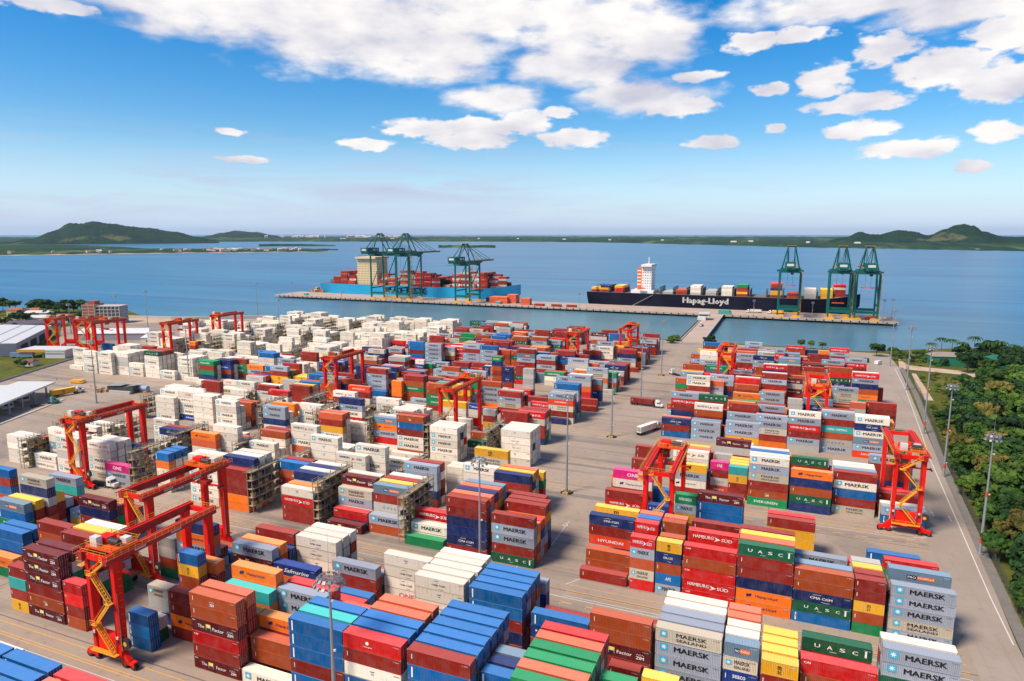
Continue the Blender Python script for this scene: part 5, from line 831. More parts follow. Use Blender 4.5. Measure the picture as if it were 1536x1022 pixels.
(-223.8,4,40,0,36,14),(-211,4,40,0,24,36,8),(-198.2,4,40,0,30,32,28),(-185.4,4,40,0,28,28,10),(-172.6,4,40,0,8),(-159.8,4,40,0,36),(-134.2,4,40,0,32,32,8),(-121.4,4,40,0,32,1,8),(-108.6,4,40,0,32,35,35,25),(-95.8,4,40,0,32,10,35,32,32),(-51,4,40,0,23,23,15),(-38.2,4,40,0,29,8),
(-25.4,4,40,0,26,8),(-9.7,4,20,0,8,30,32),(4.7,4,40,0,30,35,34,24),(32.2,4,40,0,30,8,32,1),(-467,5,40,0,3,0),(-454.2,5,40,0,4,0,4),(-441.4,5,40,0,4,3,4),(-428.6,5,40,0,0,1,1,3),(-403,5,40,0,3,3),(-364.6,5,40,0,1,3,1,1),(-339,5,40,0,1,3,1,1),(-326.2,5,40,0,1,1,1),
(-313.4,5,40,0,4,4,0,0),(-300.6,5,40,0,4,4),(-287.8,5,40,0,0,4,0),(-275,5,40,0,3,0),(-249.4,5,40,0,15,15,28,35),(-236.6,5,40,0,32,32,32,8),(-223.8,5,40,0,36,36),(-211,5,40,0,28,30,28,20),(-198.2,5,40,0,32,32,32,8),(-185.4,5,40,0,8,8,25),(-167.3,5,40,0,32,32,32,32),(-134.2,5,40,0,8,8,32),
(-121.4,5,40,0,14,8,14),(-108.6,5,40,0,32,32,32,32),(-95.8,5,40,0,8,32,24,8),(-51,5,40,0,8,9),(-38.2,5,40,0,30,35),(-25.4,5,40,0,9),(-12.6,5,40,0,14,30),(0.2,5,40,0,11,11,26),(13,5,40,0,14,32,16),(25.8,5,40,0,21,20,8)]),
(513.7, [(-441.4,0,40,0,1,1,0,0,0),(-428.6,0,40,0,2,2,4,0),(-415.8,0,40,0,2,2,2),(-403,0,40,0,0,0,0,1),(-390.2,0,40,0,1),(-364.6,0,40,0,2,1,2,2),(-351.8,0,40,0,1,0,0,1,1),(-339,0,40,0,1,2,1),(-326.2,0,40,0,1,0,1,1,1),(-313.4,0,40,0,1,0,0,0),(-300.6,0,40,0,0,3,0,0,4),(-287.8,0,40,0,0,3,4,0),
(-275,0,40,0,0,0,1,0,0),(-249.4,0,40,0,26,26,10),(-236.6,0,40,0,11,32,32,24,11),(-223.8,0,40,0,35,1,13,24,35),(-211,0,40,0,8,15,8,32),(-198.2,0,40,0,23,35,32),(-185.4,0,40,0,25,8,25),(-172.6,0,40,0,32,32,32,21),(-159.8,0,40,0,32,32,32,8,32),(-134.2,0,40,0,11,33),(-121.4,0,40,0,1,8,1),(-441.4,1,40,0,4,1,1,4,1),
(-428.6,1,40,0,4,4),(-415.8,1,40,0,2,1,4,1,2),(-403,1,40,0,0,1),(-390.2,1,40,0,0,0,0),(-364.6,1,40,0,0,0,1,1),(-351.8,1,40,0,2,0,3,2),(-339,1,40,0,1),(-326.2,1,40,0,3,0,2,1),(-313.4,1,40,0,1,2,1,3,1),(-300.6,1,40,0,1,1,1,2,1),(-287.8,1,40,0,3,0,3,1),(-275,1,40,0,3,3,3,1,3),
(-249.4,1,40,0,8,8,8),(-236.6,1,40,0,13,13,13,13),(-223.8,1,40,0,14,36,14,33),(-211,1,40,0,9,34,10,9,20),(-198.2,1,40,0,24,16,36),(-185.4,1,40,0,1,24,25),(-172.6,1,40,0,10,9,8),(-159.8,1,40,0,32,30,32,32),(-134.2,1,40,0,32,32,11),(-121.4,1,40,0,14,14,30),(-441.4,2,40,0,0,1,0,4),(-428.6,2,40,0,1,1,1,1),
(-415.8,2,40,0,2,0,2,1,0),(-403,2,40,0,0,0,0),(-390.2,2,40,0,0,1),(-364.6,2,40,0,0,0),(-351.8,2,40,0,1,0,1,0,0),(-339,2,40,0,1,1),(-326.2,2,40,0,1,1,0),(-313.4,2,40,0,0,1,0,0),(-300.6,2,40,0,4,0,4),(-287.8,2,40,0,3,3),(-275,2,40,0,0,4,0,0,0),(-249.4,2,40,0,26,26,32,8,26),
(-236.6,2,40,0,9,33,9,35),(-223.8,2,40,0,35,32,29),(-211,2,40,0,9,9,32),(-198.2,2,40,0,8),(-185.4,2,40,0,32,8),(-172.6,2,40,0,14,14,13,21),(-159.8,2,40,0,26,35,30,28,26),(-134.2,2,40,0,32,32,30),(-121.4,2,40,0,9,1),(-441.4,3,40,0,1,0,1,1,1),(-428.6,3,40,0,2,2),(-415.8,3,40,0,0,0,1,0,0),
(-403,3,40,0,0,1),(-390.2,3,40,0,4,1,2),(-364.6,3,40,0,0,0,4,1),(-351.8,3,40,0,0,0,0,0),(-339,3,40,0,1,1,0),(-326.2,3,40,0,1,1,2,1,0),(-313.4,3,40,0,1,1,3,1),(-300.6,3,40,0,2,4,0,1,2),(-287.8,3,40,0,0,0,0,0),(-275,3,40,0,1,1,0,0),(-249.4,3,40,0,13,13,13,13,13),(-236.6,3,40,0,9,15,9),
(-223.8,3,40,0,1,9,29,28,8),(-211,3,40,0,1,8,1,1),(-198.2,3,40,0,24,32),(-185.4,3,40,0,32,29,36),(-172.6,3,40,0,35,21,29,16),(-159.8,3,40,0,32,35,11,15,32),(-134.2,3,40,0,21,8),(-121.4,3,40,0,9,9),(-441.4,4,40,0,0,2,1,0),(-428.6,4,40,0,2,4,0,1),(-415.8,4,40,0,2,2,2,4,1),(-403,4,40,0,0,0,1,0),
(-390.2,4,40,0,1,0,1),(-364.6,4,40,0,0,0,0,0),(-351.8,4,40,0,1,1,0,1,0),(-339,4,40,0,0,1,0),(-326.2,4,40,0,1,2,1,1),(-313.4,4,40,0,1,0,1,1),(-300.6,4,40,0,4,0,0,4),(-287.8,4,40,0,0,4,1,1),(-275,4,40,0,2,2,1,0,0),(-249.4,4,40,0,26,28,26,30),(-236.6,4,40,0,9,29,34,9,8),(-223.8,4,40,0,11,33,10,8,8),
(-211,4,40,0,35,35,23,32,23),(-198.2,4,40,0,8,29),(-185.4,4,40,0,9),(-172.6,4,40,0,1,1,1),(-159.8,4,40,0,7,7,7),(-134.2,4,40,0,32,33,10,8),(-121.4,4,40,0,24,1,24),(-23.8,4,40,0,8,8,35),(-441.4,5,40,0,1,0,0,1),(-428.6,5,40,0,0,1,1,0),(-415.8,5,40,0,1,1,0,1),(-403,5,40,0,1,1,0),
(-390.2,5,40,0,0,0,0),(-364.6,5,40,0,0,1,0),(-351.8,5,40,0,1,1,1,1),(-339,5,40,0,1,0,1),(-326.2,5,40,0,1,2,1),(-313.4,5,40,0,1,1,0,4),(-300.6,5,40,0,4,4,0,0),(-287.8,5,40,0,1,0,1),(-275,5,40,0,1,0,0,1),(-249.4,5,40,0,26,26,26,32),(-236.6,5,40,0,9,32,34,13),(-223.8,5,40,0,35,35,32),
(-211,5,40,0,14,8,16,24),(-198.2,5,40,0,24,33),(-185.4,5,40,0,15),(-172.6,5,40,0,16,23,26),(-159.8,5,40,0,35,35,36,36),(-134.2,5,40,0,32,8,32,32),(-121.4,5,40,0,9)]),
(555.0, [(-217.6,0,40,0,7)]),
(61.4, [(-125.6,0,40,0,15,32,14,35,32),(-125.6,1,40,0,15,8,32,14,35),(-125.6,2,40,0,15,15,32,8,14),(-112.1,0,40,0,29,32,35,14,32),(-112.1,1,40,0,36,32,35,8,14),(-112.1,2,40,0,29,32,14,35,32),(-99.2,1,40,0,32,35,14,8,32),(-99.2,2,40,0,36,29,32,14,35),(-140.9,3,40,0,0,1,32,35),(-138.4,2,40,0,15,32,14,8,35),(-138.4,1,40,0,8,32,14,8,35),(-86.4,1,40,0,8,8,32,32)])
]
PH_, CY, RP = 88.6, math.cos(.384), 3.0
def cam_px(x, y, z):
    # rough size on screen only; used to choose which containers become individuals and which are kept as one mass
    fx, fy, fz = -math.sin(.384)*math.cos(.1585), math.cos(.384)*math.cos(.1585), -math.sin(.1585)
    dx, dy, dz = x, y, z-88.6; d = dx*fx+dy*fy+dz*fz
    rx = dx*math.cos(.384)+dy*math.sin(.384); ux = dx*(-math.sin(.384)*math.sin(.1585))+dy*math.cos(.384)*math.sin(.1585)+dz*math.cos(.1585)
    return (rx/d*1006+768, 511-ux/d*1006, d) if d > 5 else (-9999, 0, 1)
grid = {}; BLK = []
for bi, (v0, lst) in enumerate(STACKS):
    b = bi; BLK.append((b, v0))
    for rec in lst:
        x, r, L, std = rec[:4]
        grid.setdefault((b, r), []).append((x, 12.19 if L == 40 else 6.06, std == 1, [CODES[q] for q in rec[4:]], v0))
def height(b, r, xa, xb):
    # lowest stack over the span xa..xb of a row (0 where a gap is left open)
    g = [q for q in grid.get((b, r), ()) if q[0] < xb-.3 and q[0]+q[1] > xa+.3]
    if not g: return 0
    cov = sum(min(q[0]+q[1], xb)-max(q[0], xa) for q in g)
    return min(len(q[3]) for q in g) if cov > (xb-xa)*.8 else 0
cont = []      # every container that can be seen from above or the front
rj = random.Random(2)
for (b, r), lst in grid.items():
  for (x0, L, std, s, v0) in lst:
    n = len(s); th = 2.60 if std else 2.80; i = x0
    hf = height(b, r-1, x0, x0+L) if r > 0 else 0
    hr = height(b, r, x0+L+.2, x0+L+1.6); hl = height(b, r, x0-1.6, x0-.2)
    for k, c in enumerate(s):
        lev = n-1-k
        if not (k == 0 or lev >= hf or lev >= hr or (lev >= hl and lev > n-3)): continue
        x = x0+rj.uniform(-.07, .07); y = v0+RP*r+rj.uniform(-.06, .06); z = lev*th+.02
        X, Y, d = cam_px(x+L/2, y, z+1.4)
        if X < -260 or X > 1800 or Y > 1260: continue
        vis = (1.0 if lev >= hf else 0)*L*2.6*.8/d/d+(L*2.4*(88-z)/d/d/d if k == 0 else 0)
        inside = -10 < X < 1546 and -10 < Y < 1035
        cont.append([vis if inside else 0, b, r, i, lev, n, c, x, y, z, L, std, k])
cont.sort(key=lambda q: -q[0])
SOLO = cont[:300]; REST = cont[300:]
def colkey(x): return round((x+57.4)/6.4)
solo_stacks = sorted({(q[1], colkey(q[3])) for q in SOLO})
ORD = ['first','second','third','fourth','fifth','sixth','seventh','eighth','ninth','tenth','eleventh','twelfth','thirteenth','fourteenth','fifteenth','sixteenth','seventeenth','eighteenth','nineteenth','twentieth','twenty-first','twenty-second','twenty-third','twenty-fourth','twenty-fifth']
bn = {b: ORD[j] for j, (b, v) in enumerate(sorted(BLK, key=lambda q: q[1]))}
colidx = {}
for (b, i) in solo_stacks: colidx.setdefault(b, []).append(i)
_m = {}
def near_mesh(c, L, hs, v):
    k = (c, L > 10, hs, v)
    if k not in _m: _m[k] = (body_mesh(c, L, True, hs, v).mesh('container_body'), [door_mesh(c, L, q, hs).mesh('door') for q in (0, 1)], [rod_mesh(L, q, hs).mesh('locking_rod') for q in (0, 1)])
    return _m[k]
used = {}
for (vis, b, r, i, lev, n, c, x, y, z, L, std, k) in SOLO:
    bodym, doors, rods = near_mesh(c, L, .93 if std else 1.0, 0 if y < 165 and lev > 1 else rj.choice((0, 1, 2)))
    short = CODE[c][2].split(' with ')
    words = short[0].replace('refrigerated ', 'reefer ').replace('plain ', '')
    col = sorted(colidx[b]).index(colkey(i))
    tier = 'top' if k == 0 else ('bottom' if lev == 0 else ORD[k]+' from top')
    lab = '%s, %s of its stack, %s row, %s stack from left, %s block' % (words, tier, ORD[r], ORD[col], bn[b])
    if len(lab.split()) > 16: lab = '%s, %s, %s row, %s stack from left, %s block' % (words, tier, ORD[r], ORD[col], bn[b])
    t = thing('shipping_container', lab, 'container', (x, y, z), 0, 'shipping containers stacked in the yard')
    link('container_body', bodym, t)
    D = math.hypot(x, y)
    if D < 330:
        for q in (0, 1):
            dobj = link('door', doors[q], t)
            if D < 190: link('locking_rod', rods[q], dobj)
# the rest as one mass
class Big:
    def __init__(s): s.v = []; s.f = []; s.m = []; s.t = []; s.ms = []; s.idx = {}
    def put(s, key, tmpl, x, y, z, sx=1, sy=1, sz=1, rot=0):
        if key not in s.idx:
            s.idx[key] = (tmpl.v, tmpl.f, [s.slot(tmpl.ms[k]) for k in tmpl.m])
        v, f, m = s.idx[key]; o = len(s.v); tv = random.random()
        if rot:
            s.v += [(x-b*sx, y+a*sy, z+c*sz) for a, b, c in v]
        else: s.v += [(x+a*sx, y+b*sy, z+c*sz) for a, b, c in v]
        s.f += [tuple(i+o for i in q) for q in f]; s.m += m; s.t += [tv]*len(f)
    def slot(s, m):
        if m not in s.ms: s.ms.append(m)
        return s.ms.index(m)
    def obj(s, name):
        me = bpy.data.meshes.new(name); me.from_pydata(s.v, [], s.f)
        for m in s.ms: me.materials.append(m)
        me.polygons.foreach_set('material_index', s.m)
        a = me.attributes.new('tint', 'FLOAT', 'FACE'); a.data.foreach_set('value', s.t); me.update()
        o = bpy.data.objects.new(name, me); COL.objects.link(o); return o
big = Big(); _f = {}
def far_t(c, L, lo, v=0):
    k = (c, L > 10, lo, v)
    if k not in _f:
        if lo:
            cc = body_mesh(c, L, False) if False else None
            mb = MB(); pk, mk, _ = CODE[c]; P = PM[pk]; H = HT
            mb.add([(0,0,0),(L,0,0),(L,2.44,0),(0,2.44,0),(0,0,H),(L,0,H),(L,2.44,H),(0,2.44,H)], [(0,1,5,4),(1,2,6,5),(2,3,7,6),(3,0,4,7)], P)
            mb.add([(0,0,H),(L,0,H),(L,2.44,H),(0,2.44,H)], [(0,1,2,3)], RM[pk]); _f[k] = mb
        else: _f[k] = body_mesh(c, L, False, 1.0, v)
        mb = _f[k]; L2 = L
        # door end: gaskets and rods as thin bars
        for q in ((.35,.9,1.54,2.09) if not lo else ()): mb.bar((L2+.02, q, .15), (L2+.02, q, HT-.1), .05, .04, mGal)
        mb.box(L2-.01, 1.20, .1, L2+.012, 1.24, HT-.1, mDk)
        for zz in (.0, HT-.06): mb.box(L2-.02, .02, zz+.01, L2+.014, 2.42, zz+.05, mDk)
    return _f[k]
for (vis, b, r, i, lev, n, c, x, y, z, L, std, k) in REST:
    lo = vis == 0 and math.hypot(x, y) > 150
    v_ = rj.choice((0, 1, 2)); big.put((c, L > 10, lo, v_), far_t(c, L, lo, v_), x, y, z, 1, 1, .93 if std else 1)

# ------------------------------------------------------------------ reefer racks
mRk = mat('weathered galvanised rack steel', (.30,.27,.21), .6, .2, fade=.5, nscale=.4); mRkY = mat('yellow rack panels', (.36,.25,.08), .7, fade=.6, nscale=.3); mGr = mat('grated walkway', (.30,.25,.18), .7)
def rack(x, y, depth, nt):
    t = thing('reefer_rack', '', 'rack', (x, y, 0), 0, 'reefer plug racks between the white stacks')
    w = 1.9; mb = MB(); ys = [depth*q/6 for q in range(7)]
    for yy in ys:
        for xx in (0, w): mb.bar((xx, yy, 0), (xx, yy, nt*2.8+1.1), .16, .16, mRk)
    mb.obj('frame', t)
    for k in range(1, nt+1):
        z = k*2.8-.1; mb = MB(); mb.box(-.05, -.3, z-.12, w+.05, depth+.3, z, mGr)
        for xx in (-.05, w+.05):
            mb.bar((xx, -.3, z+1.05), (xx, depth+.3, z+1.05), .07, .07, mRk); mb.bar((xx, -.3, z+.55), (xx, depth+.3, z+.55), .05, .05, mRk)
            mb.box(xx-.03, -.3, z-.3, xx+.03, depth+.3, z+.02, mRkY if k % 2 else mRk)
        for q in range(6):
            yy = depth*q/6; mb.box(.35, yy+.6, z-.12, w-.35, yy+1.9, z+1.2 if k < nt else z+.02, mRkY if (q+k) % 3 else mDk); mb.bar((.35, yy+1.9, z+.6), (.35, yy+depth/6+.6, z+.6), .1, .1, mRkY)
        mb.obj('walkway', t)
    return t
RK = [(-265.4, 157.1, 17.6, 4), (-207, 157.1, 17.6, 5), (-154.3, 157.1, 17.6, 5), (-128.7, 157.1, 17.6, 5), (-98.8, 157.1, 17.6, 5), (-285, 183.2, 17.6, 3), (-253.5, 183.2, 17.6, 4), (-218, 183.2, 17.6, 4), (-186, 183.2, 17.6, 4), (-157.2, 183.2, 17.6, 4), (-115.0, 183.2, 17.6, 4), (-283.5, 224.6, 17.6, 4), (-212, 224.6, 17.6, 5), (-182, 224.6, 17.6, 5), (-155.8, 224.6, 17.6, 5), (-128.6, 224.6, 17.6, 5), (-103, 224.6, 17.6, 5), (-276.2, 249.3, 17.6, 4), (-243, 249.3, 17.6, 4), (-208, 249.3, 17.6, 4), (-178, 249.3, 17.6, 3), (-410, 356.7, 17.6, 4), (-384, 356.7, 17.6, 4), (-358, 356.7, 17.6, 4), (-332, 356.7, 17.6, 4), (-306, 356.7, 17.6, 4), (-400, 381.4, 17.6, 4), (-371, 381.4, 17.6, 4), (-343, 381.4, 17.6, 4), (-318, 381.4, 17.6, 4), (-430, 422.8, 17.6, 4), (-404, 422.8, 17.6, 4), (-378, 422.8, 17.6, 4), (-350, 422.8, 17.6, 4), (-322, 422.8, 17.6, 4), (-430, 447.4, 17.6, 4), (-402, 447.4, 17.6, 4), (-372, 447.4, 17.6, 4), (-340, 447.4, 17.6, 4), (-410, 488.8, 17.6, 4), (-380, 488.8, 17.6, 4), (-350, 488.8, 17.6, 4)]
for j, (x, y, dp, nt) in enumerate(RK):
    t = rack(x, y, dp, nt)
    t['label'] = 'tall steel reefer plug rack, %s from the left of the %s line of racks' % (ORD[sum(1 for q in RK if abs(q[1]-y) < 3 and q[0] < x)], ORD[sorted({round(q[1]/4) for q in RK}).index(round(y/4))])
# ------------------------------------------------------------------ rubber tyred gantry cranes
mCr = mat('crane red paint', (.74,.010,.003), .5, 0, .15, .10, .0, .3, var=.05); mCd = mat('crane dark red girder', (.36,.012,.008), .5, fade=.2, nscale=.3, rust=.25)
mCy = mat('safety yellow railing', (.78,.36,.02), .5, fade=.15); mTy = mat('black tyre rubber', (.012,.012,.012), .8); mHub = mat('crane wheel hub', (.35,.03,.02), .5)
mGl = mat('dark cab glass', (.01,.02,.025), .08, 0, .9); mStl = mat('dark crane machinery', (.05,.05,.055), .5, .4); mCw = mat('white machinery cover', (.62,.60,.56), .5)
mOrn = mat('orange trolley paint', (.72,.08,.01), .45)
def rail(mb, p, q, h=1.1, step=1.6, m=None):
    m = m or mCy; p = Vector(p); q = Vector(q); n = max(1, int((q-p).length/step)); up = Vector((0,0,h))
    for i in range(n+1):
        a = p+(q-p)*i/n; mb.bar(a, a+up, .055, .055, m)
    mb.bar(p+up, q+up, .06, .06, m); mb.bar(p+up*.5, q+up*.5, .04, .04, m)
def rtg(name_loc, label, trol, lod=0, flip=1):
    HG, SP = 24.6, 23.7
    t = thing('gantry_crane', label, 'gantry crane', name_loc, 0, 'red rubber tyred gantry cranes')
    for sy, y in ((0, 0), (1, SP)):
        for sx in (-1, 1):
            mb = MB(); x = sx*3.55
            mb.bar((x, y, 3.0), (x, y, HG-1.2), 1.05, 1.55, mCr, 1.25, 1.85)
            if not lod:
                mb.bar((x+.1*sx+.5*sx, y-.66, 4), (x+.5*sx, y-.72, HG-2), .12, .08, mCw)
            mb.obj('leg', t)
            mb = MB(); mb.bar((x-.0, y, 3.2), (x+sx*1.7, y, 1.5), 1.0, 1.1, mCr); mb.box(x+sx*1.7-1.6, y-.45, .95, x+sx*1.7+1.6, y+.45, 1.75, mCr)
            bg = mb.obj('bogie', t)
            for wx in (-1.15, 1.15):
                mb = MB(); X = x+sx*1.7+wx
                mb.cyl((X, y-.36, .78), (X, y+.36, .78), .78, .78, mTy, 16); mb.cyl((X, y-.4, .78), (X, y+.4, .78), .38, .38, mHub, 10); mb.obj('wheel', bg)
        mb = MB(); mb.box(-3.9, y-.55, 1.9, 3.9, y+.55, 3.3, mCr)
        mb.obj('sill_beam', t)
        yb = y-1.5 if sy == 0 else y+1.5
        mb = MB(); 
        if sy == 0: mb.box(-2.6, y-.7, 3.35, 2.6, y+.9, 6.7, mCr); mb.cbox((1.5, y-.72, 4.8), (1.2, .1, 1.3), mCd); mb.cbox((0, y-.56, 2.6), (1.4, .04, .5), mCw)
        else: mb.box(-2.2, y-.9, 3.35, 2.8, y+.9, 5.6, mCr); mb.cbox((-1.2, y-.95, 4.6), (1, .1, 1.3), mCd)
        mb.obj('power_house', t)
        if lod < 2: 
            mb = MB(); mb.box(-3.7, yb-.5, 3.2, 3.7, yb+.5, 3.3, mCy); rail(mb, (-3.7, yb-.5 if sy == 0 else yb+.5, 3.3), (3.7, yb-.5 if sy == 0 else yb+.5, 3.3)); mb.obj('sill_walkway', t)
    for sx in (-1, 1):
        x = sx*3.55
        mb = MB(); mb.box(x-.55, -2.2, HG-1.35, x+.55, SP+2.2, HG+.35, mCd); mb.box(x-.62, -2.3, HG+.35, x+.62, SP+2.3, HG+.45, mCr); mb.bar((x, -2, HG+.5), (x, SP+2, HG+.5), .12, .18, mStl)
        mb.obj('girder', t)
        mb = MB(); xo = x+sx*1.35; mb.box(min(xo, x+sx*.6), -2.6, HG-.05, max(xo, x+sx*.6), SP+2.6, HG+.02, mCd)
        rail(mb, (xo, -2.6, HG), (xo, SP+2.6, HG), 1.1, 1.6 if lod < 2 else 5)
        mb.obj('girder_walkway', t)
        if not lod:
            mb = MB()
            for yy in (5.5, 14.5): mb.cbox((x+sx*.58*flip, yy, HG-.5), (.05, 2.6, .85), mCw)
            # small dark number blocks on the white plates
            for yy in (5.5, 14.5): put_text(mb, 'RTG %02d' % (3+int(abs(name_loc[0])) % 7), 0, 0, 2.0, .45, mBk, frame=lambda X, Y, Z, yy=yy: (x+.63*sx, yy-1+X if sx > 0 else yy+1-X, HG-.72+Z))
            mb.obj('number_plate', t)
    for y in (-1.2, SP+1.2):
        mb = MB(); mb.box(-3.6, y-.35, HG-1.2, 3.6, y+.35, HG-.1, mCr)
        rail(mb, (-3.6, y+(.5 if y > 0 else -.5), HG-.1), (3.6, y+(.5 if y > 0 else -.5), HG-.1)); mb.obj('end_tie', t)
    # stairs zig zag between the near legs
    mb = MB(); z = 3.4; yS = -1.25; sx = 1; k = 0
    levels = [3.4, 9.0, 14.5, 20.0, 23.6] if trol != 'far' else [3.4, 10.5, 17.0, 23.6]
    for a, b in zip(levels, levels[1:]):
        xa, xb = (2.6, -2.0) if k % 2 == 0 else (-2.0, 2.6)
        for dy in (-.4, .4): mb.bar((xa, yS+dy, a), (xb, yS+dy, b), .10, .32, mCy); mb.bar((xa, yS+dy, a+1), (xb, yS+dy, b+1), .08, .08, mCy)
        n = 9
        for i in range(n): q = (i+.5)/n; mb.cbox((xa+(xb-xa)*q, yS, a+(b-a)*q), (.3, .8, .06), mCy)
        mb.cbox((xb, yS, b), (1.5, 1.5, .1), mCy)
        if not lod:
            rail(mb, (xb-.75, yS-.75, b), (xb+.75, yS-.75, b), 1.1, .75)
        k += 1
    mb.obj('stairs', t)
    if not lod:
        mb = MB(); mb.cyl((4.9, -.5, 5.6), (4.9, .1, 5.6), 1.25, 1.25, mStl, 16); mb.cyl((4.9, -.55, 5.6), (4.9, .15, 5.6), .5, .5, mCy, 10); mb.bar((4.2, -.2, 5.6), (4.9, -.2, 5.6), .3, .3, mCr); mb.obj('cable_reel', t)
        mb = MB()
        for sx in (-1, 1):
            x = sx*3.55
            for zz in (8.2, 13.6, 19.0): mb.cbox((x, -.86, zz), (1.16, .06, .12), mCd)
            for zz in (6.0, 6.8): mb.cbox((x-.2*sx, -.86, zz), (.55, .25, .55), mCw if zz > 6.5 else mStl)
            mb.bar((x-.48*sx, -.9, 3.5), (x-.48*sx, -.95, HG-1.5), .07, .07, mStl)
            for q in range(12): mb.bar((x+.62*sx, .5, 4+q*1.55), (x+.62*sx, -.1, 4+q*1.55), .05, .05, mCy)
            for yy in range(0, 24, 3): mb.cyl((x-.6*sx, yy, HG-.5), (x-.6*sx, yy+1.5, HG-1.6), .03, .03, mStl, 4); mb.cyl((x-.6*sx, yy+1.5, HG-1.6), (x-.6*sx, yy+3, HG-.5), .03, .03, mStl, 4)
        mb.obj('cabling', t)
    # trolley
    y0 = {'near': 2.4, 'mid': SP/2, 'far': SP-3.0}[trol]
    mb = MB(); mb.box(-3.9, y0-3.0, HG+.62, 3.9, y0+3.0, HG+.95, mOrn)
    mb.box(-3.0, y0-.9, HG+.95, -.2, y0+1.3, HG+2.3, mCr); mb.cyl((.3, y0-.6, HG+1.75), (3.0, y0-.6, HG+1.75), .65, .65, mStl, 12); mb.box(1.2, y0+.9, HG+.95, 3.0, y0+2.3, HG+2.0, mCw)
    mb.box(-2.9, y0-2.6, HG+.95, -1.0, y0-1.3, HG+2.9 if trol == 'near' else HG+1.8, mOrn if trol != 'near' else mCw)
    for a, b in (((-3.9,-3.0),(3.9,-3.0)), ((3.9,-3.0),(3.9,3.0)), ((3.9,3.0),(-3.9,3.0)), ((-3.9,3.0),(-3.9,-3.0))): rail(mb, (a[0], y0+a[1], HG+.95), (b[0], y0+b[1], HG+.95))
    tr = mb.obj('trolley', t)
    mb = MB(); c = (-1.6, y0+2.0 if trol != 'near' else y0-2.2, HG-2.3); mb.cbox(c, (2.0, 2.2, 2.3), mCr); mb.cbox((c[0], c[1], c[2]+.1), (2.04, 1.6, 1.0), mGl); mb.cbox((c[0], c[1]-1.12, c[2]+.2), (1.5, .05, 1.2), mGl); mb.bar((c[0], c[1], c[2]+1.1), (c[0], c[1], HG+.6), .5, .5, mStl)
    mb.obj('operator_cab', tr)
    zs = {'near': 19.6, 'mid': 17.5, 'far': 19.2}[trol]
    mb = MB(); mb.box(-5.9, y0-.3, zs, 5.9, y0+.3, zs+.35, mCr); mb.box(-1.8, y0-1.1, zs+.35, 1.8, y0+1.1, zs+1.2, mCd)
    for x in (-5.9, 5.9): mb.box(x-.15, y0-1.2, zs-.1, x+.15, y0+1.2, zs+.3, mStl)
    for x in (-1.5, 1.5):
        for yy in (-.9, .9): mb.cyl((x, y0+yy, zs+1.2), (x*1.3, y0+yy*1.2, HG+.6), .035, .035, mStl, 4)
    mb.obj('spreader', tr)
    if not lod:
        mb = MB(); mb.cyl((4.6, -1.2, 6.8), (4.6, -.8, 6.8), .01, .01, mCy, 6)
        # hanging access platform beside the near leg top
        for zz in (HG-1.6, HG-3.2): mb.cbox((-4.9, -.6, zz), (1.6, 2.0, .08), mCy); rail(mb, (-5.7, -1.6, zz), (-4.1, -1.6, zz)); rail(mb, (-5.7, -1.6, zz), (-5.7, .4, zz))
        mb.obj('access_platform', t)
    return t
RT = [((-125.3,87.3,0),'red gantry crane nearest the viewer, striding over the orange and plum stacks','near',0),
 ((-147,113.3,0),'red gantry crane just behind the nearest one, its trolley at the far end','far',0),
 ((-226,152.6,0),'red gantry crane above white stacks and a white cab truck at the left','near',0),
 ((37.8,219.4,0),'red gantry crane standing clear beside the perimeter road, bright yellow stairs','near',0),
 ((-28.4,178,0),'red gantry crane over the magenta container at the edge of the right yard','far',0),
 ((-127.5,244,0),'red gantry crane in the middle of the left yard with dark red girders','far',1),
 ((-217,283.5,0),'red gantry crane amid maroon stacks left of centre','near',1),
 ((-26.8,377.6,0),'red gantry crane at the head of the right yard by the bridge','far',1),
 ((16.5,306.5,0),'red gantry crane amid the right yard with a dark spreader hanging','near',1),
 ((-124.6,414,0),'red gantry crane by the rear containers with tilted yellow stairs','near',1),
 ((-97,446,0),'tall slim red gantry crane at the rear corner of the left yard','far',1),
 ((-412,352,0),'red gantry crane over the distant white stacks, left one of a touching pair','mid',1),
 ((-414,400,0),'red gantry crane over the distant white stacks, right one of a touching pair','near',1),
 ((-512,336,0),'leftmost parked red gantry crane beside the grey warehouse','near',1),
 ((-484.5,339.5,0),'middle one of the three parked red gantry cranes beside the warehouse','near',1),
 ((-466,334,0),'right one of the parked red gantry cranes, beam reaching right over dark blue box','mid',1)]
for loc, lab, tr, lod in RT:
    g_ = rtg(loc, lab, tr, lod)
    if loc[0] < -480: g_.rotation_euler = (0, 0, R(28))

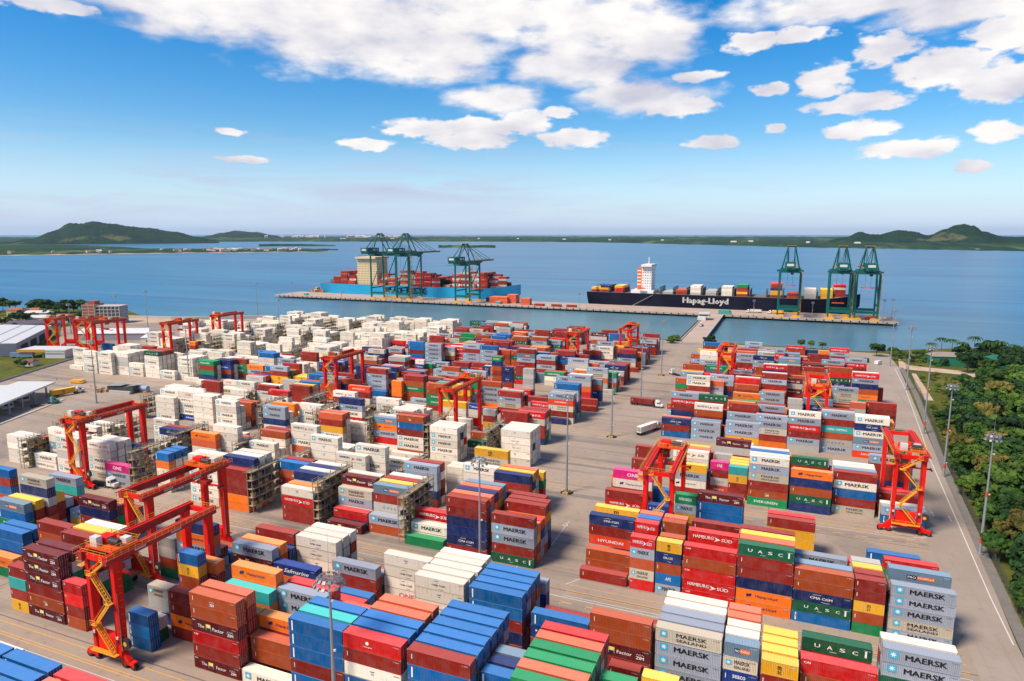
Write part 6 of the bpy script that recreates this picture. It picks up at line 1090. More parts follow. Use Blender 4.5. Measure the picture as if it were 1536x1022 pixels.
# ------------------------------------------------------------------ ship to shore cranes
mG = mat('quay crane green paint', (.003,.110,.095), .55, 0, .2, .1, .1, .1, var=.03); mGd = mat('quay crane dark green', (.006,.06,.055), .6); mRope = mat('dark crane stay', (.01,.05,.05), .5)
def sts(u, v, HB, HA, label, reach=70, back=26, trol=20, num='C4'):
    t = thing('quay_crane', label, 'quay crane', (u, v, 0), R(-1), 'green ship to shore cranes on the pier')
    w, g = 20.5, 30
    for x in (0, w):
        for y in (0, g):
            mb = MB(); mb.bar((x, y, 2.6), (x+(0 if y else 0), y, HB-1), 1.7, 1.7, mG); mb.obj('leg', t)
            mb = MB()
            for q in (-3, -1, 1, 3): mb.cbox((x+q*1.1+(2 if x == 0 else -2), y, 1.0), (2.0, 1.5, 1.9), mCy)
            mb.bar((x-3+(2 if x == 0 else -2), y, 2.3), (x+3+(2 if x == 0 else -2), y, 2.3), 1.2, .8, mCy); mb.obj('bogie', t)
    for y in (0, g):
        mb = MB(); mb.bar((0, y, 8.5), (w, y, 8.5), 1.6, 2.6, mG); mb.obj('portal_beam', t)
        mb = MB(); mb.bar((0, y, HB-1.8), (w, y, HB-1.8), 1.8, 3.6, mG)
        if y == 0: mb.bar((-3, y, HB-1.5), (w+3, y, HB-1.5), 1.4, 1.8, mG)
        mb.obj('portal_beam', t)
    for x in (0, w):
        mb = MB(); mb.bar((x, 0, 15), (x, g, 15), 1.2, 1.4, mG); mb.bar((x, 0, 16), (x, g, HB-4), .9, .9, mG); mb.bar((x, 0, HB-1.5), (x, g, HB-1.5), 1.3, 1.8, mG); mb.obj('side_brace', t)
    c = w/2
    mb = MB()
    for x in (c-3.2, c+3.2): mb.bar((x, -back, HB+1.2), (x, g+reach, HB+1.2), 1.1, 1.9, mG)
    y = -back
    while y < g+reach: mb.bar((c-3.2, y, HB+1.2), (c+3.2, y, HB+1.2), .5, .7, mG); y += 8
    mb.obj('boom', t)
    mb = MB()
    for x in (c-4.6, c+4.6): mb.box(min(x, x), -back, HB+1.9, x+.9, g+reach, HB+2.0, mCy); rail(mb, (x+.9, -back, HB+2), (x+.9, g+reach, HB+2), 1.1, 5)
    mb.obj('boom_walkway', t)
    # apex frame and stays
    mb = MB()
    for x, xt in ((1.5, c-3.4), (w-1.5, c+3.4)):
        mb.bar((x, 3, HB), (xt, 9, HA), 1.0, 1.1, mG); mb.bar((xt, g+1, HB+1), (xt, 10, HA), .8, .9, mG)
        mb.bar((x*.5+c*.5, -back+6, HB+2), (xt, 8, HA), .55, .55, mG)
    mb.bar((c-3.6, 9, HA), (c+3.6, 9, HA), 1.6, 1.5, mGd); mb.box(c-4.4, 6.5, HA+.6, c+4.4, 12, HA+.8, mCy); mb.obj('apex_frame', t)
    mb = MB()
    for xt in (c-3, c+3):
        for yy in (g+reach*.42, g+reach*.85): mb.bar((xt, 9.5, HA), (xt, yy, HB+2), .38, .38, mRope)
        mb.bar((xt, 8.5, HA), (xt, -back+1, HB+2), .35, .35, mRope)
    mb.obj('stay', t)
    mb = MB(); mb.box(c-5.2, -back+1, HB+2.2, c+5.2, -2, HB+8.2, mG); mb.cbox((c, -back+.95, HB+5.6), (6.6, .1, 2.4), mCw); mb.cbox((c+5.25, -13, HB+5.6), (.1, 5.5, 2.2), mCw); mb.cbox((c+5.25, -6, HB+5.6), (.1, 2.5, 2.2), mCw)
    mb.box(c-5.6, -back-4, HB-1.5, c+5.6, -back+1, HB-1.3, mGd)
    put_text(mb, num, w-2.6, HB-2.7, 3.2, 1.6, mCw, frame=lambda X, Y, Z: (X, -1.05, Z)); mb.obj('machinery_house', t)
    mb = MB(); mb.box(c-3.6, trol, HB-1.8, c+3.6, trol+7, HB+.2, mGd); mb.box(c+.6, trol-3, HB-5.4, c+3.4, trol, HB-2.2, mG); mb.box(c+.6, trol-3.05, HB-5.0, c+3.4, trol-2.9, HB-3.4, mGl)
    mb.obj('trolley', t)
    zs = 14 if trol > 4 else 33
    mb = MB(); mb.box(c-6, trol+2, zs, c+6, trol+4.4, zs+1.0, mOrn)
    for x in (-2.6, 2.6): mb.cyl((c+x, trol+3.2, zs+1), (c+x, trol+3.2, HB-1.8), .09, .09, mStl, 4)
    mb.obj('spreader', t)
    # stair tower on the right near leg
    mb = MB(); z = 3; k = 0
    while z < HB-4:
        a = (w+1.2, 3.5) if k % 2 == 0 else (w+1.2, -.5); b = (w+1.2, -.5) if k % 2 == 0 else (w+1.2, 3.5)
        mb.bar((a[0], a[1], z), (b[0], b[1], z+3.4), .7, .3, mCy); mb.cbox((w+1.2, b[1], z+3.4), (1.6, 1.4, .15), mCy); z += 3.4; k += 1
    for yy in (-1.2, 4.2): mb.bar((w+2, yy, 3), (w+2, yy, HB-2), .22, .22, mCy)
    mb.obj('stairs', t)
STS = [((-4,771),51,75,'green quay crane nearest the bridge at the right berth','C4'), ((45,770),51,75,'green quay crane second from the right end of the pier','C5'), ((70,769.5),51,75,'green quay crane at the right end of the pier','C6'),
       ((-523,780),61.5,88,'tall green quay crane furthest left above the pale blue ship','C1'), ((-482,779),61.5,88,'tall green quay crane at the middle of the pale blue ship','C2'), ((-393,777),51,75,'shorter green quay crane near the bow of the pale blue ship','C3')]
for j, ((u, v), HB, HA, lab, num) in enumerate(STS): sts(u, v, HB, HA, lab, 70 if j < 3 else (66 if j < 5 else 60), 26 if j < 3 else 30, (0, 26, 0, 52, 40, 44)[j], num)

# ------------------------------------------------------------------ ships
def ship(name, label, loc, L, B, D, paint, boot, text, tcol, tx, tw, th, rz, deckc):
    t = thing(name, label, 'container ship', loc, rz)
    mb = MB(); st = []
    n = 26
    for i in range(n+1):
        q = i/n; x = q*L
        wb = 1.0 if q < .80 else max(.02, math.cos((q-.80)/.20*math.pi/2)**.8)   # waterline
        wt = 1.0 if q < .88 else max(.05, math.cos((q-.88)/.12*math.pi/2)**.6)
        if q < .08: wb *= .55+.45*q/.08
        sh = 0 if q < .84 else ((q-.84)/.16)**1.5*6.0
        xb = x if q < .85 else x-(q-.85)/.15*9
        zb = 0 if q > .05 else 2.2*(1-q/.05)
        st.append([(xb, -B/2*wb, -2), (xb, -B/2*wb, 1.3+zb), (x, -B/2*(wb*.35+wt*.65), D*.6), (x, -B/2*wt, D+sh), (x, B/2*wt, D+sh), (x, B/2*(wb*.35+wt*.65), D*.6), (xb, B/2*wb, 1.3+zb), (xb, B/2*wb, -2)])
    vs = [p for s_ in st for p in s_]
    for j, m in ((0, boot), (1, paint), (2, paint), (3, deckc), (4, paint), (5, paint), (6, boot)):
        mb.add(vs, [(i*8+j, (i+1)*8+j, (i+1)*8+j+1, i*8+j+1) for i in range(n)], m, j in (1, 2, 4, 5))
    mb.add(st[0], [tuple(range(8))], paint); mb.add(st[-1], [tuple(range(7, -1, -1))], paint)
    mb.obj('hull', t)
    mb = MB(); put_text(mb, text, tx, 0, tw, th, tcol, y=0, bold=.09, frame=lambda X, Y, Z: (X, -B/2-.12, D*.40+Z)); mb.obj('hull_lettering', t)
    return t
mHb = mat('pale blue ship paint', (.003,.31,.57), .5, fade=.14, nscale=.05, streak=.12); mBoot = mat('red antifouling paint', (.30,.03,.02), .6, fade=.2, nscale=.1)
mHk = mat('black navy ship paint', (.004,.005,.018), .6, 0, .1, fade=.06, nscale=.05); mDeck = mat('steel ship deck', (.17,.13,.11), .8, fade=.4); mDeckB = mat('brown ship deck', (.14,.09,.075), .8, fade=.4)
mSup = mat('cream superstructure paint', (.64,.50,.28), .5, fade=.15, nscale=.1); mSupW = mat('white superstructure paint', (.76,.73,.70), .5, fade=.12, nscale=.1); mFun = mat('orange funnel paint', (.72,.13,.02), .5)
def tower(t, x0, x1, y0, y1, z0, h, m, decks, slope=0, bridge=True):
    mb = MB()
    if slope: 
        y = (y0+y1)/2
        mb.add([(x0-slope,y0,z0),(x1,y0,z0),(x1,y1,z0),(x0-slope,y1,z0),(x0,y0,z0+h*.45),(x1,y0,z0+h*.45),(x1,y1,z0+h*.45),(x0,y1,z0+h*.45)], [(0,1,5,4),(1,2,6,5),(2,3,7,6),(3,0,4,7),(4,5,6,7)], m); mb.box(x0, y0, z0+h*.45, x1, y1, z0+h, m)
    else: mb.box(x0, y0, z0, x1, y1, z0+h, m)
    o = mb.obj('superstructure', t)
    mb = MB()
    for k in range(decks):
        z = z0+h*(k+.55)/decks; nW = max(3, int((x1-x0)/2.6))
        for i in range(nW): a = x0+(x1-x0)*(i+.3)/nW; mb.box(a, y0-.06, z, a+(x1-x0)/nW*.4, y0, z+.9, mGl)
        for i in range(8): a = y0+(y1-y0)*(i+.3)/8; mb.box(x1, a, z, x1+.06, a+(y1-y0)/8*.4, z+.9, mGl); mb.box(x0-.06, a, z, x0, a+(y1-y0)/8*.4, z+.9, mGl)
    mb.obj('windows', o)
    if bridge:
        mb = MB(); mb.box(x0-.5, y0-4, z0+h, x1+.5, y1+4, z0+h+2.6, m); mb.box(x0-.56, y0-3.6, z0+h+1.0, x1+.56, y1+3.6, z0+h+1.9, mGl)
        mb.bar(((x0+x1)/2, (y0+y1)/2, z0+h+3), ((x0+x1)/2, (y0+y1)/2, z0+h+11), .9, .9, m); mb.bar(((x0+x1)/2, (y0+y1)/2-4, z0+h+8), ((x0+x1)/2, (y0+y1)/2+4, z0+h+8), .4, .4, m); mb.obj('bridge', o)
SB = ship('container_ship', 'pale blue container ship loaded with mostly red containers', (-647, 850, SEA), 318, 42, 18.5, mHb, mBoot, 'MAERSK', mNv, 112, 74, 9.5, R(-.9), mDeckB)
SK = ship('container_ship', 'long black container ship with large white lettering and few containers', (-231, 847, SEA), 312, 42, 19.5, mHk, mBoot, 'Hapag-Lloyd', mCw, 120, 53, 9.0, R(-.9), mDeck)
tower(SB, 64, 98, -14, 14, 18, 38, mSup, 11, 16)
tower(SB, 205, 215, -10, 10, 18, 3, mSup, 1, 0, False)
tower(SK, 68, 80, -12, 12, 19, 33, mSupW, 10)
mb = MB(); mb.box(61.5, -7, 19, 68, 7, 50, mFun)
for k in range(5): mb.box(61.3, -7.2, 29+k*4.2, 66, -7, 30.4+k*4.2, mSupW)
mb.obj('funnel', SK)
mb = MB(); mb.box(56, -18, 19, 84, 18, 23, mSupW); mb.obj('deck_house', SK)
mb = MB(); mb.bar((66, -21.6, 26), (74, -21.6, 26), 2.6, 2.6, mFun, 1.6, 1.6); mb.obj('lifeboat', SK)
mb = MB(); mb.bar((84, -21.4, 18), (60, -25, 4.5), .9, .5, mGal); mb.obj('gangway', SK)
mFr = mat('grey brown lashing bridge', (.10,.09,.085), .7, fade=.4)
def lashing(t, x, h, z):
    mb = MB()
    for y in range(-19, 20, 4): mb.bar((x, y, z), (x, y, z+h), .5, .5, mFr)
    for q in (h*.33, h*.66, h): mb.bar((x, -19.5, z+q), (x, 19.5, z+q), 1.2, .4, mFr)
    mb.obj('lashing_bridge', t)
for x in (12, 28, 46, 92, 108, 124, 142, 160, 178, 196, 214, 232, 250, 268): lashing(SK, x, 8.5, 19)
for x in (20, 118, 136, 154, 172, 190, 222, 240, 258, 276): lashing(SB, x, 6, 18)
# cargo on both decks and boxes on the pier join the container mass
def cargo(ox, oy, rz, x, tiers_fn, pal, z0, rows=15, L=12.19):
    for r in range(rows):
        y = -rows*1.25+r*2.5; n = tiers_fn(r)
        for k in range(n):
            if 0 < r < rows-1 and k < n-1: 
                if k < min(tiers_fn(r-1), n): continue
            c = pal[(r*7+k*3+int(x)) % len(pal)] if isinstance(pal, str) else pal[min(k, len(pal)-1)]
            X = ox+x*math.cos(rz)-y*math.sin(rz); Y = oy+x*math.sin(rz)+y*math.cos(rz)
            big.put((c, L > 10, 0), far_t(c, L, 0), X, Y, z0+k*2.65)
rs = random.Random(21)
PB = 'rrxrXrzgrhrrbrxW'
for x, h in ((24,3),(37,6),(50,4),(103,5),(120,3),(140,7),(153,5),(166,7),(179,6),(192,4),(224,6),(237,7),(250,6),(263,7),(276,6),(289,5)):
    hh = [max(1, h+1-(0 if rs.random() < .6 else rs.choice([1,2,3]))) for _ in range(16)]
    hh = [hh[(q//4)*4] if rs.random() < .8 else hh[q] for q in range(16)]
    rows = 15 if x < 250 else (11 if x < 276 else 7)
    pal = ''.join(rs.sample(PB, 9))
    cargo(-647, 850, R(-.9), x, lambda r: hh[r], pal, SEA+18.6, rows)
for x, h, pal in ((2,2,['r','Y']),(14,3,['r','Y','N']),(32,3,['x','x','Y']),(92,1,['h','w']),(108,2,['r','b']),(125,4,['h','w','w','w']),(143,2,['h','h']),(161,4,['w','w','w','w']),(178,5,['r','Y','b','r','E']),(215,6,['r','Y','Y','N','r','x']),(233,2,['b','r']),(251,4,['h','h','w','w']),(268,4,['Y','Y','Y','Y']),(281,6,['Y','r','r','r','w','x'])):
    rows = 13 if x < 270 else 10
    cargo(-231, 847, R(-.9), x+3, lambda r: h if r < rows*.8 or h < 3 else h-1, pal, SEA+19.6, rows)
# red half height boxes standing on the pier
for (x0, y0, nx, ny, nz, c) in ((-349,786,2,6,3,'Z'),(-327,792,1,5,4,'Z'),(-304,781,1,3,3,'Z'),(-284,776,1,2,1,'r'),(-262,776,1,2,1,'r'),(-243,777,1,2,1,'r'),(-360,800,1,2,2,'N'),(-455,352,1,1,2,'N'),(-442,354,1,2,2,'r'),(-482,352,1,1,2,'B'),(-471,356,1,2,1,'w')):
    for a in range(nx):
        for b in range(ny):
            for k in range(nz): big.put((c, True, 0), far_t(c, 12.19, 0), x0+a*12.6, y0+b*2.6, k*2.75)
bo = big.obj('container_stacks')
tag(bo, 'the remaining multicoloured containers massed in the yard, on the ships and pier', 'container', 'shipping containers stacked in the yard', 'stuff')

# ------------------------------------------------------------------ lighting masts
mMast = mat('galvanised mast steel', (.30,.32,.34), .45, .3, fade=.3, nscale=.3, streak=.2); mBand = mat('red aviation band', (.60,.05,.02), .5); mLampH = mat('floodlight housing', (.26,.26,.26), .5, .3)
mTyre = mat('yellow mast guard', (.50,.30,.06), .7, fade=.5)
def mast(x, y, h, label, bands=False, antenna=False, guard=False, big_=True, grp='tall floodlight masts', r=.42):
    t = thing('light_mast', label, 'light mast', (x, y, 0), 0, grp)
    mb = MB(); mb.cyl((0,0,0), (0,0,h), r, r*.42, mMast, 12); mb.cyl((0,0,0), (0,0,.5), r*1.7, r*1.7, mMast, 12)
    for q in (.16, .52, .86): mb.cbox((.5, 0, h*q), (.5, .25, .35), mCw)
    mb.obj('pole', t)
    if bands:
        for q in (.10, .50): mb = MB(); rr = r*(1-.58*q)+.04; mb.cyl((0,0,h*q), (0,0,h*q+1.5), rr, rr, mBand, 12); mb.obj('band', t)
    mb = MB(); n = (14 if y < 95 else 9) if big_ else 6; R1 = (2.2 if y < 95 else 1.6) if big_ else 1.2
    for i in range(n):
        a = 2*math.pi*i/n; b = 2*math.pi*(i+1)/n
        for z, rr in ((h-.4, R1), (h+.7, R1*.75)):
            p = (rr*math.cos(a), rr*math.sin(a), z); mb.bar(p, (rr*math.cos(b), rr*math.sin(b), z), .07, .07, mMast); mb.bar((0,0,z-.6), p, .06, .06, mMast)
    for i in range(n):
        a = 2*math.pi*i/n
        for z, rr in ((h-.4, R1), (h+.7, R1*.75)): mb.bar(((rr+.15)*math.cos(a), (rr+.15)*math.sin(a), z-.1), ((rr+.55)*math.cos(a), (rr+.55)*math.sin(a), z-.55), .55, .3, mLampH)
    mb.obj('lamp_ring', t)
    if antenna: mb = MB(); mb.cyl((0,0,h), (0,0,h+9), .05, .02, mMast, 5); mb.obj('antenna', t)
    if guard:
        mb = MB()
        for i in range(10):
            a = 2*math.pi*i/10; mb.cbox((1.7*math.cos(a), 1.7*math.sin(a), .3), (.8, .8, .6), mTyre if i % 3 else mDk)
        mb.obj('guard_block', t)
    return t
mast(-71.3, 90.2, 28.2, 'nearest floodlight mast with a crowded double lamp ring, foreground left of centre', antenna=True, r=.44)
mast(-67.8, 146, 32.5, 'floodlight mast before the grey lettered stack in the centre', r=.42)
mast(-65.2, 211.8, 34, 'floodlight mast on the roadway with yellow base guards, nearest of its line', guard=True, r=.42)
mast(-66.2, 280.8, 34, 'second floodlight mast along the roadway line, with yellow base guards', guard=True)
mast(-68.0, 420, 34, 'floodlight mast on the roadway beside the short chassis truck', guard=True)
mast(-67, 350, 34, 'floodlight mast behind the maroon container truck')
for (x, y, h, lab) in ((55.4,211.8,34,'red banded mast standing at the fence, nearest of the right hand line'),(58.9,278.6,34,'red banded mast at the fence behind the road side gantry crane'),(62.2,338,39,'red banded mast at the fence, third of the right hand line'),(68.9,432,36,'tall mast at the fence near the grassy track'),(70.2,508,38,'mast at the far corner of the perimeter fence')):
    mast(x, y, h, lab, bands=y < 340, antenna=y < 250, r=.42)
for (x, y, h, lab) in ((-332.5,237.3,33,'floodlight mast beside the old sheds at the left'),(-330.6,295.6,33,'floodlight mast in front of the green and white stacks'),(-590,404,26,'thin mast behind the parked gantry cranes'),(-565,462,34,'floodlight mast by the left shoreline'),(-520,560,36,'floodlight mast standing behind the paired cranes'),(-398,453,33,'floodlight mast among the far white stacks'),(-385,524,34,'floodlight mast at the rear shoreline, left of centre'),(-345,548,34,'thin floodlight mast at the rear shoreline, nearer centre')):
    mast(x, y, h, lab)
for (x, y, h, lab) in ((-665,788,18,'small lamp mast at the left tip of the pier'),(-225,772,17,'small lamp mast on the pier by the black ship stern'),(-28,768,17,'small lamp mast on the pier beside the bridge head'),(30,767,17,'small lamp mast on the pier between two green cranes'),(96,766,22,'lamp mast near the right tip of the pier'),(108,800,20,'lamp mast at the outer corner of the pier tip')):
    mast(x, y, h, lab, big_=False, grp='small lamp masts on the pier', r=.3)
mast(-649, 494, 24, 'white pole with a pale green head near the left beach', big_=False, r=.25)
# ------------------------------------------------------------------ trucks
mCabW = mat('white truck cab paint', (.72,.70,.66), .35); mCh = mat('black truck chassis', (.02,.02,.02), .7); mCabG = mat('teal truck cab paint', (.10,.30,.26), .4)
def truck(loc, rz, label, box=None, cabm=None, L=12.19, flat=False, code=None, nose=True):
    t = thing('truck', label, 'truck', (loc[0], loc[1], 0), rz)
    mb = MB(); mb.box(-L-.4, -.9, .95, .6, .9, 1.25, mCh); mb.box(.4, -.5, .6, 4.6, .5, .95, mCh); mb.obj('chassis', t)
    if code:
        H = HT; bm_ = body_mesh(code, L, True).mesh('container_body'); o = link('box_body', bm_, t); o.location = (-L, -1.22, 1.27)
    mb = MB()
    mb.box(1.0, -1.2, .9, 3.1, 1.2, 3.3, cabm or mCabW); mb.add([(1.1,-1.15,3.3),(3.0,-1.15,3.3),(3.0,1.15,3.3),(1.1,1.15,3.3),(1.1,-1.05,3.85),(1.9,-1.05,3.85),(1.9,1.05,3.85),(1.1,1.05,3.85)], [(0,1,5,4),(1,2,6,5),(2,3,7,6),(3,0,4,7),(4,5,6,7)], cabm or mCabW)
    if nose: mb.box(3.1, -1.0, .8, 4.7, 1.0, 1.95, cabm or mCabW)
    cb = mb.obj('cab', t)
    mb = MB(); mb.box(3.08, -1.0, 2.1, 3.14, 1.0, 3.0, mGl); mb.box(1.9, -1.22, 2.1, 2.9, 1.22, 2.9, mGl); mb.obj('windscreen', cb)
    for x in (-L+.6, -L+1.9, -L+3.1, .1, 1.3, 3.9):
        for y in (-1, 1):
            mb = MB(); mb.cyl((x, y*.75, .52), (x, y*1.2, .52), .52, .52, mTy, 12); mb.cyl((x, y*1.19, .52), (x, y*1.24, .52), .25, .25, mLampH, 8); mb.obj('wheel', t)
    return t
truck((-58.2, 339.6), R(-6), 'truck hauling a maroon container across the roadway', code='r')
truck((-50.5, 298.5), R(66), 'white box truck seen from behind beside the right yard', code='w')
truck((-60.5, 424), R(130), 'empty chassis truck with white cab turning on the roadway', L=8)
truck((-364.2, 248), R(79), 'yellow container truck with long white bonnet leaving the gate', code='y')
truck((-353, 226), R(75), 'dark truck with teal cab under the gate canopy', cabm=mCabG, L=8)
truck((-217.5, 156.2), R(0), 'dark chassis truck with white cab under the left gantry crane', L=7)
truck((-71, 664), R(-95), 'white cab truck driving on the bridge toward the yard', L=5, cabm=mWall)
truck((-10, 799), R(178), 'truck with a long yellow trailer standing on the pier', code='Y')
truck((-33, 800), R(178), 'truck with a long white trailer standing on the pier', code='w')
mTealB = mat('teal van body', (.05,.30,.26), .5)
def van(loc, rz, label, m, w=2.4, l=6, h=2.6, name='van'):
    t = thing(name, label, 'van', (*loc, 0), rz); mb = MB(); mb.box(-l/2, -w/2, .4, l/2-1.2, w/2, h, m); mb.add([(l/2-1.2,-w/2,.4),(l/2,-w/2,.4),(l/2,w/2,.4),(l/2-1.2,w/2,.4),(l/2-1.2,-w/2,h),(l/2-.6,-w/2,h*.6),(l/2-.6,w/2,h*.6),(l/2-1.2,w/2,h)], [(0,1,5,4),(1,2,6,5),(2,3,7,6),(4,5,6,7)], m); mb.obj('body', t)
    mb = MB(); mb.box(l/2-2.2, -w/2-.02, h*.55, l/2-1.3, w/2+.02, h*.85, mGl); mb.obj('window', t)
    for x in (-l/2+1, l/2-1):
        for y in (-1, 1): mb = MB(); mb.cyl((x, y*w*.35, .4), (x, y*w*.5, .4), .4, .4, mTy, 10); mb.obj('wheel', t)
van((-58, 775), R(0), 'large teal topped vehicle parked at the bridge head', mTealB, 5, 14, 4.5)
van((63.5, 512), R(60), 'white van parked by the far corner of the perimeter fence', mCabW)
van((56, 516), R(60), 'dark green box van near the far end of the right yard', mat('dark green van paint', (.02,.12,.07)), 2.6, 7, 3)
van((-388, 267), R(10), 'yellow flat machine standing on the open apron', mCy, 3, 9, 2.0)
van((-300, 800), R(0), 'small white van on the pier near the red boxes', mCabW)
# bridge portal hut
t = thing('gatehouse', 'white two level hut straddling the bridge head', 'gatehouse', (-77, 716, 0)); mb = MB(); mb.box(-3, -7, 0, 5, 7, 3.4, mWallW); mb.box(-2, -5, 3.4, 8, 9, 6.4, mWallW); mb.obj('wall', t); mb = MB(); mb.box(-2.6, -5.6, 6.4, 8.6, 9.6, 6.9, mRoofG); mb.obj('roof', t); mb = MB(); mb.box(-1.5, -5.06, 4.3, 7.5, -5, 5.5, mGl); mb.obj('window', t)

# ------------------------------------------------------------------ gate canopy, warehouse, sheds, houses at the left
mSheet = mat('pale corrugated sheet roof', (.60,.60,.58), .5, fade=.25, nscale=.15); mGreyW = mat('grey sheet wall', (.27,.27,.31), .6, fade=.2, nscale=.2); mDarkIn = mat('dark opening', (.015,.015,.017), .9)
t = thing('gate_canopy', 'long white gate canopy on grey columns over truck lanes', 'canopy', (0,0,0))
P4 = [(-338,184),(-372,243),(-392,236),(-360,176)]
mb = MB(); mb.prism(P4, 6.3, 7.2, mSheet); mb.obj('roof', t)
mb = MB()
for q in range(6):
    for s0 in (.06, .5, .94):
        ax = P4[0][0]+(P4[1][0]-P4[0][0])*(q+.3)/6; ay = P4[0][1]+(P4[1][1]-P4[0][1])*(q+.3)/6; bx = P4[3][0]+(P4[2][0]-P4[3][0])*(q+.3)/6; by = P4[3][1]+(P4[2][1]-P4[3][1])*(q+.3)/6
        x = ax+(bx-ax)*s0; y = ay+(by-ay)*s0; pb = MB(); pb.box(x-.35, y-.35, 0, x+.35, y+.35, 6.3, mGreyW); pb.obj('column', t)
for q in range(4):
    f = (q+.5)/4.6; x = P4[0][0]+(P4[1][0]-P4[0][0])*f-9; y = P4[0][1]+(P4[1][1]-P4[0][1])*f-3; pb = MB(); pb.box(x-1.2, y-2.5, 0, x+1.2, y+2.5, 2.8, mWallW); pb.box(x-1.25, y-2, 1.2, x+1.25, y+2, 2.2, mGl); pb.obj('booth', t)
t = thing('canopy_roof', 'second pale canopy roof behind the gate canopy at the left edge', 'canopy', (-384, 205, 0), R(30)); mb = MB(); mb.box(-8, -30, 5.6, 8, 26, 6.2, mSheet); mb.obj('roof', t)
for y in (-26, -8, 10, 24):
    for x in (-7, 7): mb = MB(); mb.box(x-.3, y-.3, 0, x+.3, y+.3, 5.6, mGreyW); mb.obj('column', t)
t = thing('warehouse', 'large grey warehouse with a ribbed pale roof and dark loading bays', 'warehouse', (0,0,0))
Q = [(-518,313),(-592,389),(-640,340),(-566,264)]
mb = MB(); mb.prism(Q, 0, 9, mGreyW); mb.obj('wall', t)
def lerp(a, b, f): return (a[0]+(b[0]-a[0])*f, a[1]+(b[1]-a[1])*f)
mb = MB(); e = 1.06; r0 = lerp(Q[0], Q[3], .5); r1 = lerp(Q[1], Q[2], .5)
a, b, c, d = Q; mb.add([(*a,9.05),(*b,9.05),(*c,9.05),(*d,9.05),(*r0,11.5),(*r1,11.5)], [(0,4,5,1),(3,2,5,4),(0,3,4),(1,5,2)], mSheet)
for f in (.3, .62): 
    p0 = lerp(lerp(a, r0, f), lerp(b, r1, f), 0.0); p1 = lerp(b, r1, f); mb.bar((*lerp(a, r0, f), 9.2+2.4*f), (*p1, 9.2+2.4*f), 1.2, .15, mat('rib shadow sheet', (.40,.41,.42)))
mb.obj('roof', t)
for f in (.10, .34, .58, .80):
    p0 = lerp(a, b, f); p1 = lerp(a, b, f+.17); nx, ny = (b[1]-a[1]), -(b[0]-a[0]); nl = math.hypot(nx, ny); nx, ny = nx/nl, ny/nl
    mb = MB(); mb.add([(p0[0]+nx*.1, p0[1]+ny*.1, .3), (p1[0]+nx*.1, p1[1]+ny*.1, .3), (p1[0]+nx*.1, p1[1]+ny*.1, 6), (p0[0]+nx*.1, p0[1]+ny*.1, 6)], [(0,1,2,3)], mDarkIn); mb.obj('loading_bay', t)
t = thing('canopy_building', 'low building with orange fascia and white panelled wall before the parked cranes', 'building', (0,0,0))
mb = MB(); mb.prism([(-506,306),(-474,319),(-480,334),(-512,322)], 5.2, 6.2, mSheet); mb.obj('roof', t)
mb = MB(); mb.prism([(-488,313.5),(-475,318.8),(-480,331),(-494,325)], 0, 5.2, mWallW); mb.obj('wall', t)
for q in range(10): pb = MB(); x = -487.5+q*1.25; y = 313.6+q*.51; pb.cbox((x, y-.06, 3.6), (.5, .3, .9), mGreyW); pb.obj('window', t)
mb = MB(); mb.prism([(-506.3,305.8),(-488,313.2),(-488.2,313.7),(-506.5,306.3)], 4.4, 6.25, mat('orange fascia', (.65,.28,.02))); mb.obj('fascia', t)
for x, y in ((-505,307.5),(-497,310.5),(-490,313.5)): pb = MB(); pb.box(x-.25, y-.25, 0, x+.25, y+.25, 5.2, mGreyW); pb.obj('column', t)
t = thing('box_trailer', 'long blue grey trailer parked before the warehouse', 'trailer', (-505, 308.5, 0), R(23)); mb = MB(); mb.box(-8, -1.4, 1, 8, 1.4, 4, mat('blue grey trailer', (.16,.24,.33))); mb.obj('body', t)
for x in (-6, 5, 6.3): mb = MB(); mb.cyl((x,-1.3,.5),(x,1.3,.5), .5, .5, mTy, 10); mb.obj('wheel', t)
# old sheds beside the mast
t = thing('old_shed', 'weathered open sided shed with pale roof sheets beside the mast', 'shed', (-340, 262, 0), R(8))
mb = MB(); mb.add([(-12,-4,3.6),(-1,-4,4.4),(-1,4,4.4),(-12,4,3.6)], [(0,1,2,3),(3,2,1,0)], mSheet); mb.add([(1,-3,3.8),(7,-3,4.6),(7,4,4.6),(1,4,3.8)], [(0,1,2,3),(3,2,1,0)], mSheet); mb.obj('roof', t)
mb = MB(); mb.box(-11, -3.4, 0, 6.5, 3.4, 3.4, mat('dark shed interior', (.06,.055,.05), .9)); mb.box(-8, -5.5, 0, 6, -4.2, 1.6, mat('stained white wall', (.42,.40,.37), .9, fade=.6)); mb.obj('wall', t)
t = thing('tank_container', 'blue and orange tank unit standing right of the old shed', 'tank', (-331.5, 265, 0), R(5)); mb = MB(); mb.cyl((-3,0,2.2),(3,0,2.2), 1.5, 1.5, mat('pale blue tank', (.22,.34,.50)), 14); mb.obj('tank', t); mb = MB(); mb.box(-3.2,-1.4,.2,3.2,1.4,.9, mat('orange skid', (.6,.18,.03))); mb.obj('skid', t)
t = thing('scrap_pile', 'low heap of brown scrap left of the old shed', 'scrap pile', (-356, 258, 0)); mb = MB(); rr = random.Random(5)
for q in range(26): a = rr.uniform(0, 6.3); d = rr.uniform(0, 4); mb.cbox((d*math.cos(a)*1.3, d*math.sin(a), .5), (rr.uniform(.5, 2), rr.uniform(.5, 2), rr.uniform(.6, 2)), mat('brown scrap', (.22,.15,.09), .9) if q % 2 else mTyre)
mb.obj('heap', t)
tag(grid_ground('grass_verge', [(-430,240),(-470,325),(-520,300),(-520,230)], .03, mGrass), kind='structure')
